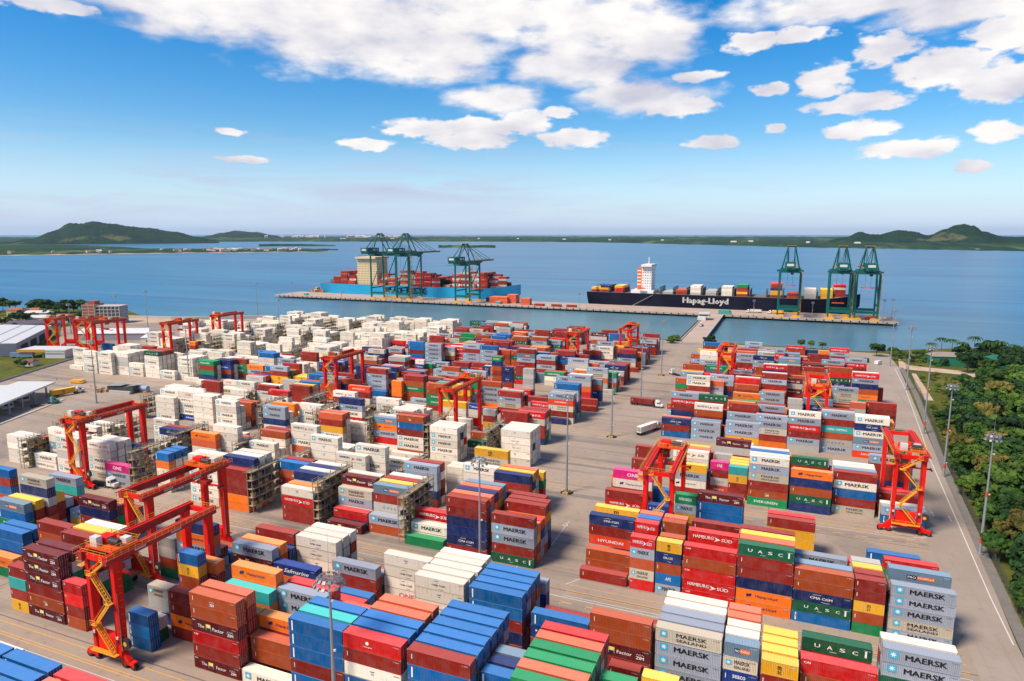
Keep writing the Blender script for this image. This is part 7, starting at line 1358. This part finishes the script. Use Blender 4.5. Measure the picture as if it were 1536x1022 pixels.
t = thing('boundary_wall', 'low grey boundary wall along the grass verge at left', 'wall', (0,0,0)); mb = MB(); mb.bar((-432,246,.5),(-466,318,.5), .4, 1.0, mGreyW); mb.obj('wall', t)
t = thing('lane_kerb', 'long pale kerb running beside the gate lanes', 'kerb', (0,0,0)); mb = MB(); mb.bar((-334,186,.2),(-353,229,.2), 1.6, .4, mat('pale kerb concrete', (.5,.42,.36))); mb.bar((-353,229,.2),(-356,236,.2), 1.6, .4, mat('pale kerb concrete', (.5,.42,.36))); mb.obj('kerb', t)
def house(name, lab, cat, loc, rz, w, d, h, wm_, rm_, flat=False, win=4, floors=1, grp=None):
    t = thing(name, lab, cat, (*loc, 0), rz, grp); mb = MB(); mb.box(-w/2, -d/2, -1, w/2, d/2, h, wm_); mb.obj('wall', t); mb = MB()
    if flat: mb.box(-w/2-.3, -d/2-.3, h, w/2+.3, d/2+.3, h+.5, rm_)
    else: mb.add([(-w/2-.5,-d/2-.5,h),(w/2+.5,-d/2-.5,h),(w/2+.5,d/2+.5,h),(-w/2-.5,d/2+.5,h),(-w/2+d*.2,0,h+d*.25),(w/2-d*.2,0,h+d*.25)], [(0,1,5,4),(3,4,5,2),(0,4,3),(1,2,5),(0,3,2,1)], rm_)
    mb.obj('roof', t)
    for f in range(floors):
        for i in range(win):
            mb = MB(); x = -w/2+w*(i+.5)/win; z = h*(f+.35)/floors; mb.box(x-.6, -d/2-.06, z, x+.6, -d/2, z+1.2, mGl); mb.obj('window', t)
    return t
mPnk = mat('pink painted wall', (.60,.28,.34), .8); mYel = mat('pale yellow painted wall', (.68,.52,.28), .8)
house('house', 'pale yellow house with a pink lower wall at the left edge', 'house', (-697,414), R(25), 16, 10, 5, mPnk, mYel, win=3)
house('house', 'sunlit cream house among trees at the upper left', 'house', (-766,468), R(25), 16, 10, 7, mYel, mRoofR)
house('house', 'long cream row house before the big tree', 'house', (-728,466), R(25), 26, 9, 6, mWall, mRoofG, win=7)
house('house', 'white house with terracotta roof left of the big tree', 'house', (-748,476), R(25), 12, 9, 7, mWallW, mRoofR)
house('house', 'small brown roofed hut in a hedge on the grass verge', 'house', (-470,291), R(20), 9, 6, 3, mWall, mat('brown tile roof', (.16,.06,.05)), win=2)
house('house', 'low dark roofed terrace behind the warehouse roof', 'house', (-660,418), R(40), 46, 12, 4, mat('mauve plaster', (.25,.20,.22)), mat('dark slate roof', (.10,.08,.10)), win=9)
house('house', 'pale long roofed shop row beside the warehouse', 'house', (-684,448), R(25), 40, 10, 5, mWall, mRoofG, win=8)
mBrk = mat('red brick infill', (.34,.09,.045), .85, fade=.3, nscale=.2); mCcf = mat('concrete frame', (.45,.42,.37), .85)
t = thing('apartment_block', 'unfinished apartment block with red brick end and open concrete floors', 'apartment block', (-632, 466, 0), R(24))
mb = MB(); mb.box(-14, -9, 0, -2, 9, 19, mBrk)
for z in range(0, 20, 3): mb.box(-14.1, -9.1, z, -1.9, 9.1, z+.4, mCcf)
for x in (-14.1, -8, -2.3): mb.box(x, -9.15, 0, x+.5, -8.9, 19, mCcf)
mb.box(-11, -4, 19, -4, 5, 22, mBrk); mb.obj('stair_tower', t)
mb = MB()
for k in range(5):
    z = k*3.4; mb.box(-2, -8.5, z, 22, 8.5, z+.5, mCcf)
    for q in range(7): mb.box(-1.6+q*3.8, -8.4, z+.5, -1.0+q*3.8, -7.8, z+3.4, mCcf)
    mb.box(-1.5, -5.5, z+.5, 21.5, 8, z+3.4, mGreyW)
mb.box(-2, -8.5, 17, 22, 8.5, 17.4, mCcf); mb.obj('floor_frame', t)
house('shed', 'long sheet roofed shed behind the parked cranes', 'shed', (-520,395), R(24), 60, 14, 6, mGreyW, mSheet, win=0)
house('shed', 'white and dark sheds right of the parked cranes', 'shed', (-470,395), R(24), 26, 10, 5, mWallW, mSheet, win=3)
house('greenhouse', 'green sheeted compound building with patched brown sloping roof at the far right shore', 'building', (110,531), R(12), 28, 10, 6, mat('green sheet wall', (.02,.18,.11), .6), mat('patched brown roof', (.26,.21,.17), .8, fade=.6, nscale=.2), win=0)
house('greenhouse', 'small green sheeted annex right of the compound building', 'building', (138,528), R(12), 16, 10, 6.5, mat('green sheet wall', (.02,.18,.11), .6), mat('dark green sheet roof', (.02,.14,.09)), win=0)
tag(grid_ground('dirt_track', [(80,545),(74.5,500),(90,497),(110,493),(106,470),(122,475),(135,500),(112,508),(92,512),(82,516)], .02, mSand), kind='structure')
tag(grid_ground('sandy_trail', [(79.5,486),(82,486),(80,440),(78.5,409),(74,408),(75.5,440)], .03, mSand), kind='structure')
tag(grid_ground('beach', [(-640,512),(-560,520),(-480,552),(-560,505),(-600,470),(-700,500)], .05, mSand), kind='structure')
t = thing('sea_wall', 'pale low sea wall behind the parked cranes', 'wall', (0,0,0)); mb = MB(); mb.bar((-650,500,1.2),(-590,512,1.2), 2, 3, mCcf); mb.bar((-590,512,1.2),(-500,560,1.2), 2, 3, mCcf); mb.obj('wall', t)

# ------------------------------------------------------------------ tugs at the pier end
for k, (x, y) in enumerate(((-668,846),(-655,849),(-641,853))):
    t = thing('tugboat', ('left','middle','right')[k]+' one of three moored tugs with cream cabins at the pier end', 'tugboat', (x, y, SEA), R(70), 'tugs moored behind the pier end')
    mb = MB(); hp = [(-14,-4.5),(8,-4.8),(13,-2),(15,0),(13,2),(8,4.8),(-14,4.5)]; mb.prism(hp, -1, 3.4, mat('dark tug hull', (.03,.03,.035)), mat('tug deck', (.3,.10,.05))); mb.obj('hull', t)
    mb = MB(); mb.box(-4, -3.4, 3.4, 7, 3.4, 7, mSup); mb.box(0, -2.6, 7, 5.5, 2.6, 10.5, mSup); mb.box(-.05, -2.65, 8.3, 5.6, 2.65, 9.6, mGl); mb.cyl((1,0,10.5),(1,0,16), .2, .1, mMast, 6); mb.obj('cabin', t)
    mb = MB(); mb.cyl((-6,-1.8,3.4),(-6,-1.8,8.5), .8, .8, mFun, 8); mb.cyl((-6,1.8,3.4),(-6,1.8,8.5), .8, .8, mFun, 8); mb.obj('funnel', t)
# small boat far out
t = thing('small_boat', 'tiny dark boat on the open water at the right', 'boat', (150, 1750, SEA), R(10)); mb = MB(); mb.prism([(-7,-2),(5,-2),(8,0),(5,2),(-7,2)], -.3, 1.5, mCh); mb.obj('hull', t); mb = MB(); mb.box(-3,-1.2,1.5,1,1.2,3.6, mWallW); mb.obj('cabin', t)
# pier clutter
for k, (x, y) in enumerate(((84,778),(90,786),(98,790))):
    t = thing('spreader_frame', ('dark red','brown','small white topped')[k]+' machine parked at the right tip of the pier', 'machine', (x, y, 0)); mb = MB(); mb.cbox((0,0,1.4), (7,2.4,2.2), (mBoot, mFr, mCabW)[k]); mb.cbox((0,0,3), (2.5,2,1.2), mCr if k < 2 else mCabW); mb.obj('body', t)
for k, (x, y) in enumerate(((-640,788),(-335,783))):
    t = thing('traffic_cabin', ('left','right')[k]+' small green cabin on the near edge of the pier', 'cabin', (x, y, 0)); mb = MB(); mb.box(-3,-1.5,0,3,1.5,3, mTealB); mb.box(-3.3,-1.8,3,3.3,1.8,3.3, mSheet); mb.obj('wall', t)
# cones and barriers on the apron
for k, (x, y) in enumerate(((-405,262),(-409,268),(-399,270),(-372,263),(-366,262),(-360,265))):
    t = thing('traffic_cone', 'orange traffic cone on the open gate apron' if k < 6 else 'orange traffic cone on the central roadway apron', 'cone', (x, y, 0), 0, 'orange cones on the gate apron' if k < 6 else 'orange cones on the central apron')
    mb = MB(); mb.box(-.35,-.35,0,.35,.35,.08, mOrn); mb.cyl((0,0,.08),(0,0,1.3), .3, .05, mOrn, 8); mb.obj('cone', t)

# ------------------------------------------------------------------ trees
def leafm(name, c, c2):
    m = bpy.data.materials.new(name); m.use_nodes = True; t = m.node_tree; n = t.nodes; l = t.links; b = n['Principled BSDF']; b.inputs['Roughness'].default_value = .7; b.inputs['Specular IOR Level'].default_value = .2
    g = n.new('ShaderNodeTexCoord'); q = n.new('ShaderNodeTexNoise'); q.inputs['Scale'].default_value = .55; q.inputs['Detail'].default_value = 5; l.new(g.outputs['Object'], q.inputs['Vector'])
    mp = n.new('ShaderNodeMapRange'); mp.inputs[1].default_value = .38; mp.inputs[2].default_value = .62; l.new(q.outputs[0], mp.inputs[0])
    mx = n.new('ShaderNodeMixRGB'); mx.inputs[1].default_value = (*c, 1); mx.inputs[2].default_value = (*c2, 1); l.new(mp.outputs[0], mx.inputs[0])
    oi = n.new('ShaderNodeObjectInfo'); h = n.new('ShaderNodeHueSaturation'); mr = n.new('ShaderNodeMapRange'); mr.inputs[3].default_value = .70; mr.inputs[4].default_value = 1.35; l.new(oi.outputs['Random'], mr.inputs[0]); l.new(mr.outputs[0], h.inputs['Value'])
    l.new(mx.outputs[0], h.inputs['Color']); l.new(h.outputs[0], b.inputs['Base Color']); return m
LM = [leafm('dark green foliage', (.014,.045,.006), (.042,.095,.012)), leafm('mid green foliage', (.032,.078,.008), (.080,.135,.016)), leafm('olive yellow foliage', (.07,.075,.012), (.16,.125,.025)), leafm('deep green foliage', (.008,.030,.009), (.026,.068,.014))]
mBark = mat('grey brown bark', (.12,.09,.06), .9)
def crown_mesh(seed, r, h, m, clumps=16, leaves=85, flat=.62, ls=.55):
    rn = random.Random(seed); vs = []; fs = []
    for c in range(clumps):
        a = rn.uniform(0, 6.283); d = r*.72*math.sqrt(rn.random()); cz = h*(.45+.50*rn.random()*(1-.5*(d/r)**2)); cr = r*rn.uniform(.30, .46)
        cx, cy = d*math.cos(a), d*math.sin(a)
        for k in range(leaves):
            u = rn.uniform(-.35, 1); t = rn.uniform(0, 6.283); s = math.sqrt(max(0, 1-u*u)); q = rn.uniform(.82, 1.06)
            p = Vector((cx+cr*s*math.cos(t)*q, cy+cr*s*math.sin(t)*q, cz+cr*u*flat*q))
            nrm = Vector((s*math.cos(t)+rn.uniform(-.5,.5), s*math.sin(t)+rn.uniform(-.5,.5), u+rn.uniform(-.3,.6))).normalized()
            w = ls*rn.uniform(.6, 1.4); ax = nrm.orthogonal().normalized(); ay = nrm.cross(ax)
            rt = rn.uniform(0, 3.14); ax, ay = ax*math.cos(rt)+ay*math.sin(rt), ay*math.cos(rt)-ax*math.sin(rt)
            o = len(vs); vs += [p-ax*w-ay*w*.5, p+ax*w*.4-ay*w*.7, p+ax*w+ay*w*.4, p-ax*w*.3+ay*w*.8]; fs.append((o, o+1, o+2, o+3))
    me = bpy.data.meshes.new('crown'); me.from_pydata(vs, [], fs); me.materials.append(m); return me
def trunk_mesh(h, r):
    mb = MB(); mb.cyl((0,0,-.5), (0,0,h*.55), r, r*.6, mBark, 7); rn = random.Random(int(h*10))
    for i in range(5): a = i*1.3; mb.cyl((0,0,h*(.3+.05*i)), (h*.25*math.cos(a), h*.25*math.sin(a), h*.72), r*.4, r*.12, mBark, 5)
    return mb.mesh('trunk')
CR = [(crown_mesh(s, 4.6, 8.5, LM[k]), k) for s, k in ((1,0),(2,0),(3,1),(4,1),(5,3),(6,2),(7,0),(8,3),(9,1))]
TRK = trunk_mesh(8, .28)
TL = {0:'dark green rounded tree in the dense forest beside the perimeter road', 1:'bright mid green tree in the dense forest beside the perimeter road', 2:'olive yellow tree in the dense forest beside the perimeter road', 3:'deep blackish green tree in the dense forest beside the perimeter road'}
TG = {0:'dark green forest trees', 1:'bright green forest trees', 2:'olive yellow forest trees', 3:'deep green forest trees'}
def tree(x, y, cm, kind, s, lab, grp, cat='tree', name='forest_tree', z=0, sz=None):
    t = thing(name, lab, cat, (x, y, z), rt.uniform(0, 6.28), grp); t.scale = (s, s, sz or s*rt.uniform(.85, 1.15)); link('crown', cm, t); link('trunk', TRK, t); return t
rt = random.Random(17)
edge = [(54,120),(55.5,160),(58,200),(60.5,250),(64,295),(69,345),(75,370),(82,395),(88,420),(92,445),(104,470)]
def edgeu(v):
    for (u0,v0),(u1,v1) in zip(edge, edge[1:]):
        if v0 <= v <= v1: return u0+(u1-u0)*(v-v0)/(v1-v0)
    return 200
nt_ = 0; v = 132
while v < 474:
    u = edgeu(v)+rt.uniform(1.5, 3.5)
    X, Y, d = cam_px(u, v, 6)
    while True:
        X, Y, d = cam_px(u, v, 5)
        if X > 1640: break
        if Y < 1080:
            k = rt.choice([0,0,1,1,2,4,4,3,6,7,7,8,8,5] if rt.random() < .95 else [5]); cm, kd = CR[k]
            if nt_ < 290: tree(u+rt.uniform(-1.8, 1.8), v+rt.uniform(-1.8, 1.8), cm, kd, rt.choice((.8, 1.0, 1.15, 1.3, 1.55))*rt.uniform(.9, 1.1)*(1 if u > edgeu(v)+5 else .6), TL[kd], TG[kd]); nt_ += 1
        u += 7.3+max(0, (v-250)*.012)
    v += 6.6+max(0, (v-200)*.011)
# shrubs and trees along shores
def shrub(x, y, s, lab, grp=None, k=1, name='shrub', z=0, sz=None): return tree(x, y, CR[k][0], 0, s, lab, grp, 'tree' if s > .6 else 'shrub', name, z, sz)
for i in range(26):
    shrub(rt.uniform(76, 108), rt.uniform(545, 566) if i % 2 else rt.uniform(515, 545), rt.uniform(.35, .6), 'low green shrub on the far shore behind the perimeter fence', 'shore shrubs at the far right', rt.choice([1,2,3]))
for i in range(18): shrub(rt.uniform(-86, -79), rt.uniform(548, 568), rt.uniform(.35, .6), 'low green shrub on the bank left of the bridge', 'shrubs left of the bridge', 2)
for i in range(10): shrub(rt.uniform(-56, -49), rt.uniform(548, 572), rt.uniform(.4, .7), 'dark green shrub on the bank right of the bridge', 'shrubs right of the bridge', 4)
for i, (x, y) in enumerate(((16,566),(23,566),(31,567))): shrub(x, y, .7, 'bushy shrub behind the rear right stacks', 'shrubs behind the rear right stacks', 2)
shrub(66, 545, 1.1, 'dark round bush at the far corner of the yard', None, 4); shrub(-238, 560, .8, 'light green bush behind the rear left stacks', None, 2)
for i in range(30):
    a = rt.random(); shrub(112+a*90+rt.uniform(-4, 4), 512+rt.uniform(-14, 50)+a*20, rt.uniform(.9, 1.6), 'large dark tree in the grove right of the green compound', 'grove right of the green compound', rt.choice([0,4,6,7]), 'grove_tree')
for i in range(14): shrub(rt.uniform(118, 210), rt.uniform(474, 500), rt.uniform(.8, 1.2), 'bright green tree between the compound and the forest', 'trees between compound and forest', rt.choice([2,3,8]), 'grove_tree')
for i in range(22): # big tree mass at the left
    a = i/21; shrub(-786+a*46+rt.uniform(-3, 3), 500+a*14+rt.uniform(-6, 6), rt.uniform(1.0, 1.7), 'broad dark tree of the big clump on the left shore', 'big tree clump on the left shore', rt.choice([0,4,6]), 'shore_tree')
for i in range(14): shrub(rt.uniform(-880, -800), rt.uniform(470, 520), rt.uniform(.9, 1.5), 'dark tree on the shore at the upper left edge', 'trees on the upper left shore', rt.choice([0,1,3]), 'shore_tree')
for (x, y, s) in ((-702,428,1.5),(-696,432,1.3),(-708,434,1.2)): shrub(x, y, s, 'dark round tree in front of the cream row house', 'round trees before the cream house', 4, 'garden_tree')
for i in range(24): shrub(rt.uniform(-800, -640), rt.uniform(400, 470), rt.uniform(.6, 1.2), 'garden tree among the houses behind the warehouse', 'garden trees among the left houses', rt.choice([0,1,3,6,8]), 'garden_tree')
for (x, y) in ((-474,286),(-478,292),(-466,285)): shrub(x, y, .6, 'green hedge bush around the brown roofed hut', 'hedge around the brown roofed hut', 2)
for i in range(34): # scrub between the fence and the trees
    v_ = rt.uniform(330, 500); u_ = 70+(v_-345)*.058+rt.uniform(1, 8+(v_-330)*.10)
    if abs(u_-77) < 3 and 405 < v_ < 490: continue
    shrub(u_, v_, rt.uniform(.22, .45), 'low scrub bush in the yellowish grass beside the sandy trail', 'scrub beside the sandy trail', rt.choice([2,5,3,8]))
for i in range(14): shrub(95+rt.uniform(0, 60), rt.uniform(538, 552), rt.uniform(.7, 1.1), 'dark tree behind the green compound building', 'trees behind the green compound', rt.choice([0,4,6]), 'grove_tree')
for (x_, y_, s_) in ((118,521,.9),(104,523,.55),(128,518,.8),(133,516,.9)): shrub(x_, y_, s_, 'round tree right in front of the green compound building', 'trees before the green compound', 6, 'grove_tree')
# palms
def palm(x, y, h, lab, grp):
    t = thing('palm_tree', lab, 'palm tree', (x, y, 0), 0, grp); mb = MB(); mb.cyl((0,0,-.5),(0,0,h), .25, .16, mBark, 6); mb.obj('trunk', t)
    mb = MB()
    for i in range(13):
        a = i*2.4; l = h*.34; p = [Vector((math.cos(a)*l*q, math.sin(a)*l*q, h+math.sin(q*2.6)*l*.35-(q*q)*l*.45)) for q in (0,.35,.7,1)]
        for s, e in zip(p, p[1:]):
            sd_ = Vector((-math.sin(a), math.cos(a), 0))*.55; mb.add([s-sd_, e-sd_*.6, e+sd_*.6, s+sd_], [(0,1,2,3)], LM[0])
    mb.obj('crown', t)
for i, (x, y, h) in enumerate(((106,545,15),(113,548,14),(118,543,13),(127,552,16),(135,548,13),(142,550,14),(150,552,12),(158,548,13),(99,540,12))): palm(x, y, h, 'tall palm on the far right shore behind the green compound', 'palms behind the green compound')
for i, (x, y) in enumerate(((-742,520),(-722,512))): palm(x, y, 13, 'palm at the right end of the big left tree clump', 'palms on the left shore')

# ------------------------------------------------------------------ haze
hz = MB(); mHz = bpy.data.materials.new('thin sea haze'); mHz.use_nodes = True; n = mHz.node_tree.nodes
for q in list(n):
    if q.type == 'BSDF_PRINCIPLED': n.remove(q)
pvn = n.new('ShaderNodeVolumePrincipled'); pvn.inputs['Color'].default_value = (.66,.82,1.0,1); pvn.inputs['Density'].default_value = 0.000017; pvn.inputs['Anisotropy'].default_value = .2
out = [q for q in n if q.type == 'OUTPUT_MATERIAL'][0]; mHz.node_tree.links.new(pvn.outputs[0], out.inputs['Volume'])
hz.box(-36000, -3000, SEA-9, 32000, 43000, 330, mHz); tag(hz.obj('haze'), kind='stuff')
